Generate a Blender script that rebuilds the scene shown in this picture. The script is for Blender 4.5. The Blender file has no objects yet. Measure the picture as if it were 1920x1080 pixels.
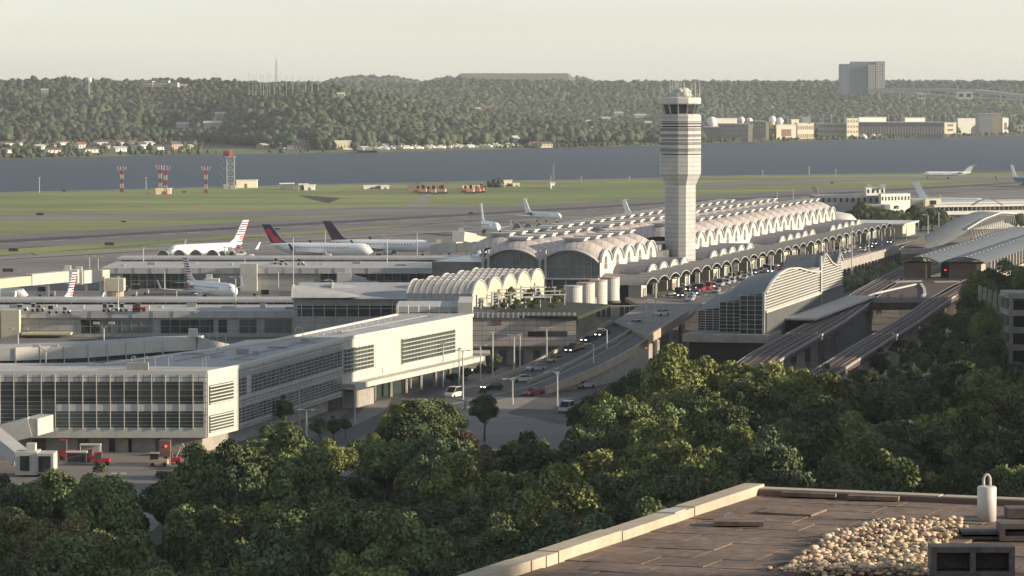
import bpy, math, random
import numpy as np
from mathutils import Vector, Matrix
random.seed(7); rng = np.random.default_rng(7)
sc = bpy.context.scene
R = math.radians
# ------------------------------------------------------------ camera, world, sun, exposure
F = 6880.0; HC = 60.0; TH = math.atan(370/F)
cam = bpy.data.cameras.new('camera'); camo = bpy.data.objects.new('camera', cam)
sc.collection.objects.link(camo); sc.camera = camo
cam.sensor_width = 36; cam.lens = F/1920*36; cam.clip_start = 0.5; cam.clip_end = 40000
camo.location = (0, 0, HC); camo.rotation_euler = (math.pi/2-TH, 0, 0)
SUN_AZ = 84.0; SUN_EL = 14.0          # azimuth from the camera-facing side (-Y) towards +X
sd = Vector((math.sin(R(SUN_AZ))*math.cos(R(SUN_EL)), -math.cos(R(SUN_AZ))*math.cos(R(SUN_EL)), math.sin(R(SUN_EL))))
w = bpy.data.worlds.new("World"); sc.world = w; w.use_nodes = True
nt = w.node_tree; nt.nodes.clear()
sky = nt.nodes.new('ShaderNodeTexSky'); sky.sky_type = 'NISHITA'; sky.sun_disc = False
sky.sun_elevation = R(SUN_EL); sky.sun_rotation = math.atan2(sd.x, sd.y)
sky.air_density = 1.0; sky.dust_density = 0.35; sky.ozone_density = 1.0
hsv = nt.nodes.new('ShaderNodeHueSaturation'); hsv.inputs['Saturation'].default_value = 0.45
mx = nt.nodes.new('ShaderNodeMix'); mx.data_type = 'RGBA'; mx.blend_type = 'MULTIPLY'
mx.inputs[0].default_value = 1; mx.inputs[7].default_value = (0.97, 1.02, 1.07, 1)
bg = nt.nodes.new('ShaderNodeBackground'); bg.inputs['Strength'].default_value = 0.109
wo = nt.nodes.new('ShaderNodeOutputWorld')
cn = nt.nodes.new('ShaderNodeTexNoise'); cn.inputs['Scale'].default_value = 5; cn.inputs['Detail'].default_value = 4
tcw = nt.nodes.new('ShaderNodeTexCoord'); mpw = nt.nodes.new('ShaderNodeMapping'); mpw.inputs['Scale'].default_value = (1, 1, 14)
nt.links.new(tcw.outputs['Generated'], mpw.inputs[0]); nt.links.new(mpw.outputs[0], cn.inputs['Vector'])
cr = nt.nodes.new('ShaderNodeMapRange'); cr.inputs['From Min'].default_value = .3; cr.inputs['From Max'].default_value = .7; cr.inputs['To Min'].default_value = .955; cr.inputs['To Max'].default_value = 1.02
nt.links.new(cn.outputs[0], cr.inputs[0]); nt.links.new(cr.outputs[0], hsv.inputs['Value'])
nt.links.new(sky.outputs[0], hsv.inputs['Color']); nt.links.new(hsv.outputs[0], mx.inputs[6])
nt.links.new(mx.outputs[2], bg.inputs[0]); nt.links.new(bg.outputs[0], wo.inputs[0])
sl = bpy.data.lights.new('sun', 'SUN'); sl.energy = 5.0; sl.angle = R(0.6); sl.color = (1.0, 0.85, 0.65)
so = bpy.data.objects.new('sun', sl); sc.collection.objects.link(so)
so.rotation_euler = sd.to_track_quat('Z', 'Y').to_euler()
sc.view_settings.view_transform = 'Standard'; sc.view_settings.look = 'None'
sc.view_settings.exposure = 0.66; sc.view_settings.gamma = 1.0
sc.render.resolution_x = 1024; sc.render.resolution_y = 576
cy = sc.cycles; cy.max_bounces = 5; cy.diffuse_bounces = 2; cy.glossy_bounces = 2
cy.transmission_bounces = 2; cy.volume_bounces = 0; cy.use_denoising = True
cy.caustics_reflective = False; cy.caustics_refractive = False

# ------------------------------------------------------------ point helpers
ct, st = math.cos(TH), math.sin(TH)
def ray(px, py):
    u = (px-960)/F; v = (540-py)/F
    return u, ct+v*st, -st+v*ct
def G(px, py, z=0.0):
    a, b, c = ray(px, py); t = (z-HC)/c
    return Vector((a*t, b*t, z))
def PY(px, py, Y):
    a, b, c = ray(px, py); t = Y/b
    return Vector((a*t, Y, HC+c*t))
def proj(p):
    x, y, z = p[0], p[1], p[2]-HC
    f = y*ct - z*st; up = y*st + z*ct
    return 960+F*x/f, 540-F*up/f
class Fr:
    def __init__(s, ox, oy, deg): s.o = (ox, oy); s.c = math.cos(R(deg)); s.s = math.sin(R(deg)); s.deg = deg
    def __call__(s, x, y, z): return (s.o[0]+x*s.c-y*s.s, s.o[1]+x*s.s+y*s.c, z)
I = lambda x, y, z: (x, y, z)
ORD = 'first second third fourth fifth sixth seventh eighth ninth tenth eleventh twelfth thirteenth fourteenth fifteenth sixteenth seventeenth eighteenth nineteenth twentieth'.split()
def ordw(i):
    if i < 20: return ORD[i]
    t = 'twenty thirty forty'.split()[(i+1)//10-2]; r = (i+1) % 10
    return t+'-'+ORD[r-1] if r else {'twenty': 'twentieth', 'thirty': 'thirtieth', 'forty': 'fortieth'}[t]

# ------------------------------------------------------------ materials
MATS = {}
def M(name, col, rough=0.8, var=0.12, scale=0.25, metal=0.0, stretch=None, emit=0, obj_rand=0.0, spec=0.3, attr=False, stain=0.0, col2=None):
    m = bpy.data.materials.new(name); m.use_nodes = True; n = m.node_tree.nodes; l = m.node_tree.links
    b = n['Principled BSDF']; b.inputs['Roughness'].default_value = rough; b.inputs['Metallic'].default_value = metal
    b.inputs['Specular IOR Level'].default_value = spec
    tc = n.new('ShaderNodeTexCoord'); src = tc.outputs['Object']
    if stretch:
        mp = n.new('ShaderNodeMapping'); mp.inputs['Scale'].default_value = stretch[:3]
        if len(stretch) > 3: mp.inputs['Rotation'].default_value = (0, 0, stretch[3])
        l.new(src, mp.inputs[0]); src = mp.outputs[0]
    no = n.new('ShaderNodeTexNoise'); no.inputs['Scale'].default_value = scale; no.inputs['Detail'].default_value = 5
    l.new(src, no.inputs['Vector'])
    r = n.new('ShaderNodeMapRange'); r.inputs['From Min'].default_value = .3; r.inputs['From Max'].default_value = .7
    r.inputs['To Min'].default_value = 1-var; r.inputs['To Max'].default_value = 1+var
    l.new(no.outputs[0], r.inputs[0])
    mul = n.new('ShaderNodeMix'); mul.data_type = 'RGBA'; mul.blend_type = 'MULTIPLY'; mul.inputs[0].default_value = 1
    mul.inputs[6].default_value = (*col, 1); l.new(r.outputs[0], mul.inputs[7])
    out = mul.outputs[2]
    if col2:
        n3 = n.new('ShaderNodeTexNoise'); n3.inputs['Scale'].default_value = scale*.6; n3.inputs['Detail'].default_value = 7; n3.inputs['Roughness'].default_value = .65
        l.new(src, n3.inputs['Vector']); r3 = n.new('ShaderNodeMapRange'); r3.inputs['From Min'].default_value = .42; r3.inputs['From Max'].default_value = .62; l.new(n3.outputs[0], r3.inputs[0])
        mc = n.new('ShaderNodeMix'); mc.data_type = 'RGBA'; l.new(r3.outputs[0], mc.inputs[0]); mc.inputs[6].default_value = (*col, 1); mc.inputs[7].default_value = (*col2, 1); l.new(mc.outputs[2], mul.inputs[6])
    if stain:
        n2 = n.new('ShaderNodeTexNoise'); n2.inputs['Scale'].default_value = scale*6; n2.inputs['Detail'].default_value = 6
        l.new(src, n2.inputs['Vector'])
        r2 = n.new('ShaderNodeMapRange'); r2.inputs['From Min'].default_value = .35; r2.inputs['From Max'].default_value = .6
        r2.inputs['To Min'].default_value = 1-stain; r2.inputs['To Max'].default_value = 1
        l.new(n2.outputs[0], r2.inputs[0])
        m2 = n.new('ShaderNodeMix'); m2.data_type = 'RGBA'; m2.blend_type = 'MULTIPLY'; m2.inputs[0].default_value = 1
        l.new(out, m2.inputs[6]); l.new(r2.outputs[0], m2.inputs[7]); out = m2.outputs[2]
    if obj_rand or attr:
        h = n.new('ShaderNodeHueSaturation'); l.new(out, h.inputs['Color']); out = h.outputs[0]
        if attr:
            at = n.new('ShaderNodeAttribute'); at.attribute_name = 'tone'; val = at.outputs['Fac']; k = 0.36
        else:
            oi = n.new('ShaderNodeObjectInfo'); val = oi.outputs['Random']; k = obj_rand
        if attr and obj_rand:
            oi = n.new('ShaderNodeObjectInfo'); av = n.new('ShaderNodeMath'); av.operation = 'ADD'; l.new(val, av.inputs[0]); l.new(oi.outputs['Random'], av.inputs[1]); hf = n.new('ShaderNodeMath'); hf.operation = 'MULTIPLY'; hf.inputs[1].default_value = .5; l.new(av.outputs[0], hf.inputs[0]); val = hf.outputs[0]; k = .62
        a = n.new('ShaderNodeMapRange'); a.inputs['To Min'].default_value = 1-k; a.inputs['To Max'].default_value = 1+k
        l.new(val, a.inputs[0]); l.new(a.outputs[0], h.inputs['Value'])
        mm = n.new('ShaderNodeMath'); mm.operation = 'FRACT'; m3 = n.new('ShaderNodeMath'); m3.operation = 'MULTIPLY'; m3.inputs[1].default_value = 7.31
        l.new(val, m3.inputs[0]); l.new(m3.outputs[0], mm.inputs[0])
        hr = n.new('ShaderNodeMapRange'); hr.inputs['To Min'].default_value = .47; hr.inputs['To Max'].default_value = .515
        l.new(mm.outputs[0], hr.inputs[0]); l.new(hr.outputs[0], h.inputs['Hue'])
    l.new(out, b.inputs['Base Color'])
    if emit:
        b.inputs['Emission Color'].default_value = (*col, 1); b.inputs['Emission Strength'].default_value = emit
    MATS[name] = m; return m

def panel_mat(name, col, joint, sx, sz, rough=.6, var=.06, jw=0.03, metal=0.0, axis='Z'):
    """wall or roof of panels: a joint grid sx metres wide and sz metres high, in object coordinates"""
    m = bpy.data.materials.new(name); m.use_nodes = True; n = m.node_tree.nodes; l = m.node_tree.links
    b = n['Principled BSDF']; b.inputs['Roughness'].default_value = rough; b.inputs['Metallic'].default_value = metal
    b.inputs['Specular IOR Level'].default_value = .3
    tc = n.new('ShaderNodeTexCoord'); s = n.new('ShaderNodeSeparateXYZ'); l.new(tc.outputs['Object'], s.inputs[0])
    c = n.new('ShaderNodeCombineXYZ')
    if axis == 'Z':
        a = n.new('ShaderNodeMath'); a.operation = 'ADD'; l.new(s.outputs[0], a.inputs[0]); l.new(s.outputs[1], a.inputs[1])
        l.new(a.outputs[0], c.inputs[0]); l.new(s.outputs[2], c.inputs[1])
    else:
        l.new(s.outputs[0], c.inputs[0]); l.new(s.outputs[1], c.inputs[1])
    br = n.new('ShaderNodeTexBrick'); br.offset = 0; br.squash = 1
    br.inputs['Scale'].default_value = 1; br.inputs['Brick Width'].default_value = sx; br.inputs['Row Height'].default_value = sz
    br.inputs['Mortar Size'].default_value = jw; br.inputs['Mortar Smooth'].default_value = .1; br.inputs['Bias'].default_value = 0
    br.inputs['Color1'].default_value = (*[x*(1-var) for x in col], 1); br.inputs['Color2'].default_value = (*[min(1, x*(1+var)) for x in col], 1)
    br.inputs['Mortar'].default_value = (*joint, 1)
    l.new(c.outputs[0], br.inputs['Vector'])
    no = n.new('ShaderNodeTexNoise'); no.inputs['Scale'].default_value = .35; no.inputs['Detail'].default_value = 5
    l.new(tc.outputs['Object'], no.inputs['Vector'])
    r = n.new('ShaderNodeMapRange'); r.inputs['From Min'].default_value = .3; r.inputs['From Max'].default_value = .7
    r.inputs['To Min'].default_value = .88; r.inputs['To Max'].default_value = 1.08; l.new(no.outputs[0], r.inputs[0])
    mul = n.new('ShaderNodeMix'); mul.data_type = 'RGBA'; mul.blend_type = 'MULTIPLY'; mul.inputs[0].default_value = 1
    l.new(br.outputs[0], mul.inputs[6]); l.new(r.outputs[0], mul.inputs[7]); l.new(mul.outputs[2], b.inputs['Base Color'])
    MATS[name] = m; return m

M('ground_concrete', (.215, .19, .168), var=.22, scale=.02, stain=.2, col2=(.16, .145, .135), stretch=(.4, 1, 1, -.3))
M('grass', (.18, .225, .06), var=.3, scale=.014, stretch=(.3, 1, 1, -.35), stain=.25, col2=(.23, .22, .09))
M('runway', (.16, .142, .135), var=.2, scale=.02, stretch=(.2, 1, 1, -1.0), stain=.2)
M('rubber', (.05, .046, .048), var=.3, scale=.03)
M('paint_white', (.7, .7, .66), var=.2, scale=2); M('paint_yellow', (.55, .38, .06), var=.15, scale=2)
M('water', (.014, .03, .048), rough=.5, var=.3, scale=.008, stretch=(.35, 2.2, 1), spec=.16)
M('shore', (.22, .2, .16), var=.3, scale=.05)
M('asphalt', (.105, .103, .1), var=.2, scale=.1, stain=.25); M('road_concrete', (.24, .215, .185), var=.15, scale=.15, stain=.15)
M('deck_dark', (.13, .125, .12), var=.2, scale=.2)
M('white', (.53, .515, .46), rough=.55, var=.05, scale=.6); M('white_matt', (.49, .475, .42), var=.08, scale=.3, stain=.08)
M('cream', (.52, .47, .34), var=.08, scale=.2); M('plane_white', (.78, .78, .76), rough=.3, var=.03, scale=.3, spec=.5)
M('grey', (.3, .3, .29), var=.1, scale=.3, stain=.1); M('light_grey', (.46, .45, .43), var=.08, scale=.3, stain=.08)
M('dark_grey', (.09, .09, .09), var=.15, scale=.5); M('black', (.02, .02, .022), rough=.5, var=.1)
M('steel', (.45, .45, .44), rough=.45, metal=.4, var=.08, scale=.8); M('pole', (.5, .49, .45), rough=.5, var=.1, scale=.5)
M('gable_glass', (.2, .2, .17), rough=.3, var=.15, scale=.3); M('canopy_roof', (.22, .2, .175), rough=.55, var=.15, scale=.4, stain=.15); M('house_white', (.72, .7, .62), var=.06, scale=.4); M('glass_green', (.055, .075, .066), rough=.18, var=.3, scale=.12, spec=.6)
M('glass_grey', (.14, .148, .14), rough=.25, var=.25, scale=.2, spec=.5)
M('red', (.36, .03, .035), rough=.5, var=.1); M('navy', (.02, .03, .1), rough=.4, var=.1); M('delta_red', (.62, .02, .05), rough=.4, var=.06)
M('delta_blue', (.035, .028, .07), rough=.4, var=.1); M('orange', (.62, .2, .05), rough=.6, var=.2); M('blue', (.05, .12, .3), rough=.4)
M('green_paint', (.018, .034, .027), rough=.5); M('salmon', (.5, .33, .26), var=.2, scale=3)
M('roof_metal', (.5, .49, .47), rough=.5, var=.1, scale=.4, stain=.1); M('roof_purple', (.2, .185, .2), rough=.55, var=.15, scale=.4, stain=.15)
M('dome_white', (.52, .5, .47), rough=.55, var=.08, scale=.5, stain=.12)
M('roof_membrane', (.4, .395, .39), rough=.8, var=.12, scale=.08, stain=.14); M('gravel_roof', (.3, .27, .25), var=.15, scale=.3, stain=.15)
M('roof_steel', (.15, .158, .16), rough=.5, var=.12, scale=.3, metal=.1, stain=.1)
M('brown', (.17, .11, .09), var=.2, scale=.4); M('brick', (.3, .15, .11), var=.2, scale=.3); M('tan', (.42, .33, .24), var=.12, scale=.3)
M('rail_deck', (.095, .062, .052), var=.25, scale=.5, stain=.3); M('rail_steel', (.16, .12, .1), rough=.4, metal=.6)
M('concrete', (.34, .31, .27), var=.14, scale=.25, stain=.2); M('concrete_sunlit', (.42, .33, .24), var=.12, scale=.3, stain=.15)  # second concrete has orange sunlight put into its colour
M('silver', (.45, .45, .46), rough=.3, metal=.3); M('car_black', (.02, .02, .022), rough=.2, spec=.6); M('car_red', (.3, .03, .03), rough=.3)
M('car_blue', (.04, .06, .12), rough=.3); M('car_tan', (.3, .26, .2), rough=.3); M('tyre', (.015, .015, .015), rough=.9)
M('lamp_glow', (1, .9, .8), emit=3.0); M('signal_red', (1, .05, .03), emit=2.5)
M('bark', (.1, .075, .055), var=.25, scale=2); M('far_wood', (.037, .058, .028), var=.4, scale=.007, col2=(.058, .07, .034), attr=True, stain=.0)
M('hill_soil', (.035, .045, .022), var=.3, scale=.01); M('mesa_grass', (.1, .115, .045), var=.2, scale=.01); M('far_grass', (.12, .13, .05), var=.3, scale=.02)
M('leaf_dark', (.094, .122, .06), var=.3, scale=.5, obj_rand=.25, spec=.15, attr=True); M('leaf_mid', (.136, .17, .07), var=.3, scale=.5, obj_rand=.25, spec=.15, attr=True)
M('leaf_olive', (.18, .2, .068), var=.3, scale=.5, obj_rand=.2, spec=.15, attr=True); M('leaf_pale', (.2, .2, .085), var=.35, scale=.5, obj_rand=.2, spec=.15)  # olive and pale tones also hold the sunlight on lit crowns
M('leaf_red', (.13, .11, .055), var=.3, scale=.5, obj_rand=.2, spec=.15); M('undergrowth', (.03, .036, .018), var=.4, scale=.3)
M('paver', (.21, .148, .108), var=.28, scale=1.3, stain=.35); M('coping', (.46, .385, .285), rough=.75, var=.1, scale=1.2, stain=.15)
M('pebble', (.52, .4, .26), rough=.7, var=.5, scale=9, stain=.1, attr=True); M('block', (.13, .11, .1), var=.2, scale=3, stain=.3); M('post_white', (.6, .57, .52), rough=.5, var=.06, scale=3, stain=.08)
M('radome', (.75, .68, .66), var=.08, scale=.2); M('plum', (.08, .035, .06), var=.2); M('roof_red', (.35, .12, .08), var=.2, scale=.3); M('roof_brown', (.16, .11, .09), var=.2, scale=.3)
panel_mat('glass', (.035, .042, .044), (.02, .022, .022), 2.3, 1.5, rough=.14, var=.65, jw=.03)
panel_mat('facade_glass', (.075, .077, .072), (.03, .03, .03), 2.28, 1.3, rough=.16, var=.55, jw=.03)
panel_mat('white_panel', (.68, .66, .58), (.3, .3, .27), 1.5, 1.2, jw=.035); panel_mat('grey_panel', (.5, .49, .465), (.17, .17, .17), 1.52, 1.05, jw=.06)
panel_mat('block_panel', (.43, .37, .33), (.2, .17, .16), 3.0, 1.1, jw=.06, var=.08); panel_mat('tower_panel', (.43, .42, .39), (.25, .24, .225), 40, 1.25, jw=.08)
panel_mat('tile_wall', (.36, .36, .33), (.2, .2, .19), 4.5, 1.6, jw=.06); panel_mat('ribbed_roof', (.5, .44, .4), (.37, .33, .31), 1.7, 40, jw=.1, axis='XY')
panel_mat('office_far', (.26, .29, .32), (.15, .17, .2), 3, 3.6, jw=.5); panel_mat('office_lit', (.5, .48, .44), (.25, .25, .25), 4, 3.6, jw=.5)  # office_lit repeats the slab with sunlight put into the colour
panel_mat('pavers', (.24, .18, .15), (.03, .025, .02), .66, .60, jw=.02, var=.1, axis='XY', rough=.85)

# ------------------------------------------------------------ mesh builder
OFF = {}
class MB:
    def __init__(s, fr=I): s.v = []; s.f = []; s.m = []; s.fr = fr; s.mi = 0
    def p(s, x, y, z): s.v.append(s.fr(x, y, z)); return len(s.v)-1
    def face(s, ids): s.f.append(tuple(ids)); s.m.append(s.mi)
    def quad(s, *pts):
        s.face([s.p(*q) for q in pts]); return s
    def box(s, x0, x1, y0, y1, z0, z1):
        b = [s.p(x, y, z) for z in (z0, z1) for x, y in ((x0, y0), (x1, y0), (x1, y1), (x0, y1))]
        for q in ((3, 2, 1, 0), (4, 5, 6, 7), (0, 1, 5, 4), (1, 2, 6, 5), (2, 3, 7, 6), (3, 0, 4, 7)): s.face([b[i] for i in q])
        return s
    def prism(s, pts, z0, z1):
        """pts: (x,y) or (x,y,zoff) counter-clockwise outline"""
        n = len(pts); lo = [s.p(q[0], q[1], z0+(q[2] if len(q) > 2 else 0)) for q in pts]; hi = [s.p(q[0], q[1], z1+(q[2] if len(q) > 2 else 0)) for q in pts]
        s.face(hi); s.face(lo[::-1])
        for i in range(n): j = (i+1) % n; s.face((lo[i], lo[j], hi[j], hi[i]))
        return s
    def walls(s, pts, z0, z1, closed=True):
        n = len(pts)
        for i in range(n if closed else n-1):
            a, b = pts[i], pts[(i+1) % n]; s.quad((a[0], a[1], z0), (b[0], b[1], z0), (b[0], b[1], z1), (a[0], a[1], z1))
        return s
    def bar(s, p, q, w, h=None):
        h = h or w; p = Vector(p); q = Vector(q); d = (q-p).normalized()
        up = Vector((0, 0, 1)) if abs(d.z) < .95 else Vector((0, 1, 0))
        a = d.cross(up).normalized()*w/2; b = a.cross(d).normalized()*h/2
        ids = [s.p(*(c+e)) for c in (p, q) for e in (a+b, a-b, -a-b, b-a)]
        for k in range(4): s.face((ids[k], ids[(k+1) % 4], ids[4+(k+1) % 4], ids[4+k]))
        s.face(ids[:4][::-1]); s.face(ids[4:]); return s
    def tube(s, p, q, r0, r1=None, n=6):
        r1 = r0 if r1 is None else r1; p = Vector(p); q = Vector(q); d = (q-p).normalized()
        up = Vector((0, 0, 1)) if abs(d.z) < .95 else Vector((0, 1, 0))
        a = d.cross(up).normalized(); b = a.cross(d).normalized(); A = []; B = []
        for k in range(n):
            t = 2*math.pi*k/n; e = a*math.cos(t)+b*math.sin(t); A.append(s.p(*(p+e*r0))); B.append(s.p(*(q+e*r1)))
        for k in range(n): s.face((A[k], A[(k+1) % n], B[(k+1) % n], B[k]))
        s.face(A[::-1]); s.face(B); return s
    def lathe(s, prof, c=(0, 0, 0), n=16, axis='z', cap=True):
        rings = []
        for r, h in prof:
            ring = []
            for k in range(n):
                t = 2*math.pi*k/n; x, y = r*math.cos(t), r*math.sin(t)
                ring.append(s.p(c[0]+x, c[1]+y, c[2]+h) if axis == 'z' else s.p(c[0]+h, c[1]+x, c[2]+y))
            rings.append(ring)
        for a, b in zip(rings, rings[1:]):
            for k in range(n): s.face((a[k], a[(k+1) % n], b[(k+1) % n], b[k]))
        if cap: s.face(rings[0][::-1]); s.face(rings[-1])
        return s
    def grid(s, fn, nu, nv):
        ids = [[s.p(*fn(i/nu, j/nv)) for j in range(nv+1)] for i in range(nu+1)]
        for i in range(nu):
            for j in range(nv): s.face((ids[i][j], ids[i+1][j], ids[i+1][j+1], ids[i][j+1]))
        return s
    def path(s, pts, w, h=None):
        for a, b in zip(pts, pts[1:]): s.bar(a, b, w, h)
        return s
    def build(s, name, mat, parent=None, smooth=False):
        o3 = OFF.get(parent.name, (0, 0, 0)) if parent else (0, 0, 0)
        me = bpy.data.meshes.new(name)
        me.from_pydata([(x-o3[0], y-o3[1], z-o3[2]) for x, y, z in s.v], [], s.f)
        for mm in (mat if isinstance(mat, (list, tuple)) else [mat]): me.materials.append(MATS[mm])
        if isinstance(mat, (list, tuple)): me.polygons.foreach_set('material_index', s.m)
        if smooth: me.polygons.foreach_set('use_smooth', [True]*len(me.polygons))
        me.update()
        o = bpy.data.objects.new(name, me); sc.collection.objects.link(o)
        if parent: o.parent = parent; OFF[o.name] = o3
        return o
def tag(o, label=None, cat=None, group=None, kind=None):
    if label: o['label'] = label
    if cat: o['category'] = cat
    if group: o['group'] = group
    if kind: o['kind'] = kind
    return o
def thing(name, label, cat, loc=(0, 0, 0), group=None, rz=0):
    o = bpy.data.objects.new(name, None); sc.collection.objects.link(o); o.empty_display_size = .5
    o.location = loc; o.rotation_euler = (0, 0, rz); OFF[o.name] = tuple(loc)
    return tag(o, label, cat, group)
def struct(mb, name, mat, kind='structure'): return tag(mb.build(name, mat), kind=kind)
def copy_tree(o, parent=None):
    c = o.copy(); sc.collection.objects.link(c); c.parent = parent
    for ch in list(o.children): copy_tree(ch, c)
    return c
def place(o, loc, rz=0, label=None, group=None, first=None, s=1):
    """the prototype itself the first time, copies afterwards"""
    c = o if not o.get('_used') else copy_tree(o)
    if c is o: o['_used'] = 1
    c.location = loc; c.rotation_euler = (0, 0, rz); c.scale = (s, s, s)
    if label: c['label'] = label
    if group: c['group'] = group
    return c
# ------------------------------------------------------------ ground, water, airfield
g = MB(); g.box(-9000, 9000, -600, 30000, -2, 0); struct(g, 'ground', 'ground_concrete')
NEAR = [(-900, 372), (0, 362), (400, 352), (700, 345), (1240, 335), (1330, 331), (1920, 322), (2900, 308)]
FAR = [(-900, 306), (-60, 300), (300, 291), (640, 286.5), (960, 279), (1240, 272.5), (1400, 266), (1640, 262), (1920, 253), (2900, 240)]
def sheet(pts, name, mat, z, th=.02):
    m = MB(); q = [G(x, y, z) for x, y in pts]
    if sum(a.x*b.y-b.x*a.y for a, b in zip(q, q[1:]+q[:1])) < 0: q = q[::-1]
    m.face([m.p(*p) for p in q]); return struct(m, name, mat)
sheet(NEAR+FAR[::-1], 'river_water', 'water', .06)
sheet([(x, y) for x, y in NEAR]+[(2900, y) for y in (310,)]+[(x, y-1.6) for x, y in NEAR[::-1]], 'river_bank', 'shore', .10)
def ru(x): return 444-(x+50)*114/2020      # runway far edge
def rl(x): return 470-(x+50)*120/2020
sheet([(x, y+.5) for x, y in NEAR[:7]]+[(2050, 320.3), (2050, ru(2050)), (-900, ru(-900))], 'airfield_grass', 'grass', .12)
sheet([(-900, ru(-900)), (2050, ru(2050)), (2050, rl(2050)), (-900, rl(-900))], 'runway', 'runway', .16)
sheet([(-900, 408), (330, 401), (700, 388), (1000, ru(1000)-1), (700, ru(700)-1), (330, 411), (-900, 421)], 'taxiway', 'ground_concrete', .18)
sheet([(760, 388), (785, 371), (800, 364), (815, 364), (806, 371), (800, 386)], 'dirt_track', 'shore', .2)
sheet([(560, 366), (640, 371), (616, 381), (590, 375)], 'drainage_ditch', 'undergrowth', .2)
sheet([(-900, 501.4), (2050, 333.4), (2050, 335.6), (-900, 508)], 'tyre_rubber_streak', 'rubber', .2)
m = MB()
for a in range(-700, 2020, 50):
    q = [G(a, ru(a)*.38+rl(a)*.62, .2), G(a+26, ru(a+26)*.38+rl(a+26)*.62, .2)]
    m.quad(*(tuple(p) for p in (q[0], q[1], q[1]+Vector((0, 1.5, 0)), q[0]+Vector((0, 1.5, 0)))))
struct(m, 'runway_centreline', 'paint_white')
sheet([(-900, 536), (600, 424), (1300, 385), (1560, 371), (1560, 381), (1300, 396), (900, 411), (620, 436), (300, 456), (-900, 549)], 'grass_strip', 'grass', .14)
sheet([(60, 474), (230, 466), (330, 462), (420, 456), (330, 466), (200, 473), (70, 479)], 'grass_island', 'grass', .17)
sheet([(1620, 347), (1970, 341), (1970, 345), (1620, 352)], 'grass_island', 'grass', .19)
sheet([(1240, 346), (1560, 334), (1970, 328), (1970, 331), (1560, 341), (1240, 356)], 'taxiway', 'ground_concrete', .18)
sheet([(-50, 486), (420, 458), (760, 437), (1180, 415), (1180, 417), (760, 440), (420, 461), (-50, 490)], 'taxiway_edge', 'road_concrete', .18)
m = MB()
for x0, y0, x1, y1 in ((-50, 498, 700, 455), (700, 455, 1180, 426), (0, 520, 180, 512)):
    a, b = G(x0, y0, .2), G(x1, y1, .2); m.quad(a, b, b+Vector((0, 1.2, 0)), a+Vector((0, 1.2, 0)))
struct(m, 'taxiway_line', 'paint_yellow')

# ------------------------------------------------------------ far shore terrain and woods
fx = [x for x, y in FAR]; fy = [y for x, y in FAR]
def pxa(a): return 960+F*a
def LF(px):
    k = np.clip((620-np.asarray(px, float))/330, 0, 1); return k*k*(3-2*k)
def Ds(px): return HC*F/(np.interp(px, fx, fy)-170)
R1 = ([-600, 0, 130, 230, 330, 420, 470, 560, 640, 760, 850, 960, 1240, 1330, 1600, 1920, 2600], [151, 150, 145, 151, 146, 149, 153, 156, 161, 180, 200, 216, 232, 232, 222, 212, 205])
R2 = ([-600, 600, 700, 780, 800, 860, 1000, 1080, 1240, 1330, 1500, 1650, 1920, 2600], [154, 153, 152, 154, 149, 145, 148, 149, 151, 152, 152, 151, 150, 150])
R3 = ([-600, 600, 640, 680, 740, 790, 820, 862, 1066, 1092, 1115, 1300, 2600], [154, 153, 144, 141, 142, 152, 146, 137.5, 137.5, 145, 151, 151, 151])
TREE = 13.0
def terr(px, D):
    px = np.asarray(px, float); D = np.asarray(D, float); d0 = Ds(px); lf = LF(px)
    D1 = d0+1350+750*lf; D2 = np.full_like(D, 7000.); D3 = np.full_like(D, 9300.)
    z = lambda tab, DD, t: HC-(np.interp(px, *tab)-170)*DD/F-t
    z1, z2, z3 = z(R1, D1, TREE), z(R2, D2, TREE), z(R3, D3, TREE)
    mesa = (px > 850) & (px < 1078); z3 = z3+np.where(mesa, TREE, 0)
    flat = 1.6
    a = d0+130+850*lf
    out = np.where(D < a, np.clip((D-d0)/25, 0, 1)*flat, 0)
    k = np.clip((D-a)/(D1-a), 0, 1); out = np.where((D >= a) & (D < D1), flat+(z1-flat)*k**.9, out)
    k = np.clip((D-D1)/(D2-D1), 0, 1); dip = 12*np.sin(math.pi*k)
    out = np.where((D >= D1) & (D < D2), z1+(z2-z1)*k-dip, out)
    k = np.clip((D-D2)/(D3-D2), 0, 1); out = np.where((D >= D2) & (D < D3), z2+(z3-z2)*k-14*np.sin(math.pi*k), out)
    out = np.where(D >= D3, z3-np.clip((D-D3)/3000, 0, 1)*40, out)
    un = 3.5*np.sin(D*.011+px*.013)*np.sin(px*.021-D*.004)
    out = out+np.where((D > a+150) & (D < D1-100), un, 0)
    return np.maximum(out, -.5 if False else 0.02)
pxs = np.concatenate([np.linspace(-700, -60, 12), np.linspace(-30, 1960, 110), np.linspace(2000, 2700, 12)])
ts = np.concatenate([[0, 12, 25, 70, 130], np.linspace(180, 1350, 22)])
V = []; idx = {}
for i, px in enumerate(pxs):
    d0 = float(Ds(px)); Ls = list(d0+ts)+list(np.linspace(d0+1500, 6900, 12))+[7000, 7100]+list(np.linspace(7400, 9100, 8))+[9200, 9300, 9400, 10500, 12500]
    zz = terr(np.full(len(Ls), px), np.array(Ls)); a = (px-960)/F
    for j, (D, z) in enumerate(zip(Ls, zz)): idx[i, j] = len(V); V.append((a*D, D, float(z)+(.05 if j else 0)))
nj = len(Ls); m = MB(); m.v = V
for i in range(len(pxs)-1):
    for j in range(nj-1):
        m.mi = 1 if j < 6 else (2 if (pxs[i] > 848 and pxs[i] < 1075 and j > nj-14) else 0)
        m.face((idx[i, j], idx[i+1, j], idx[i+1, j+1], idx[i, j+1]))
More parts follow.
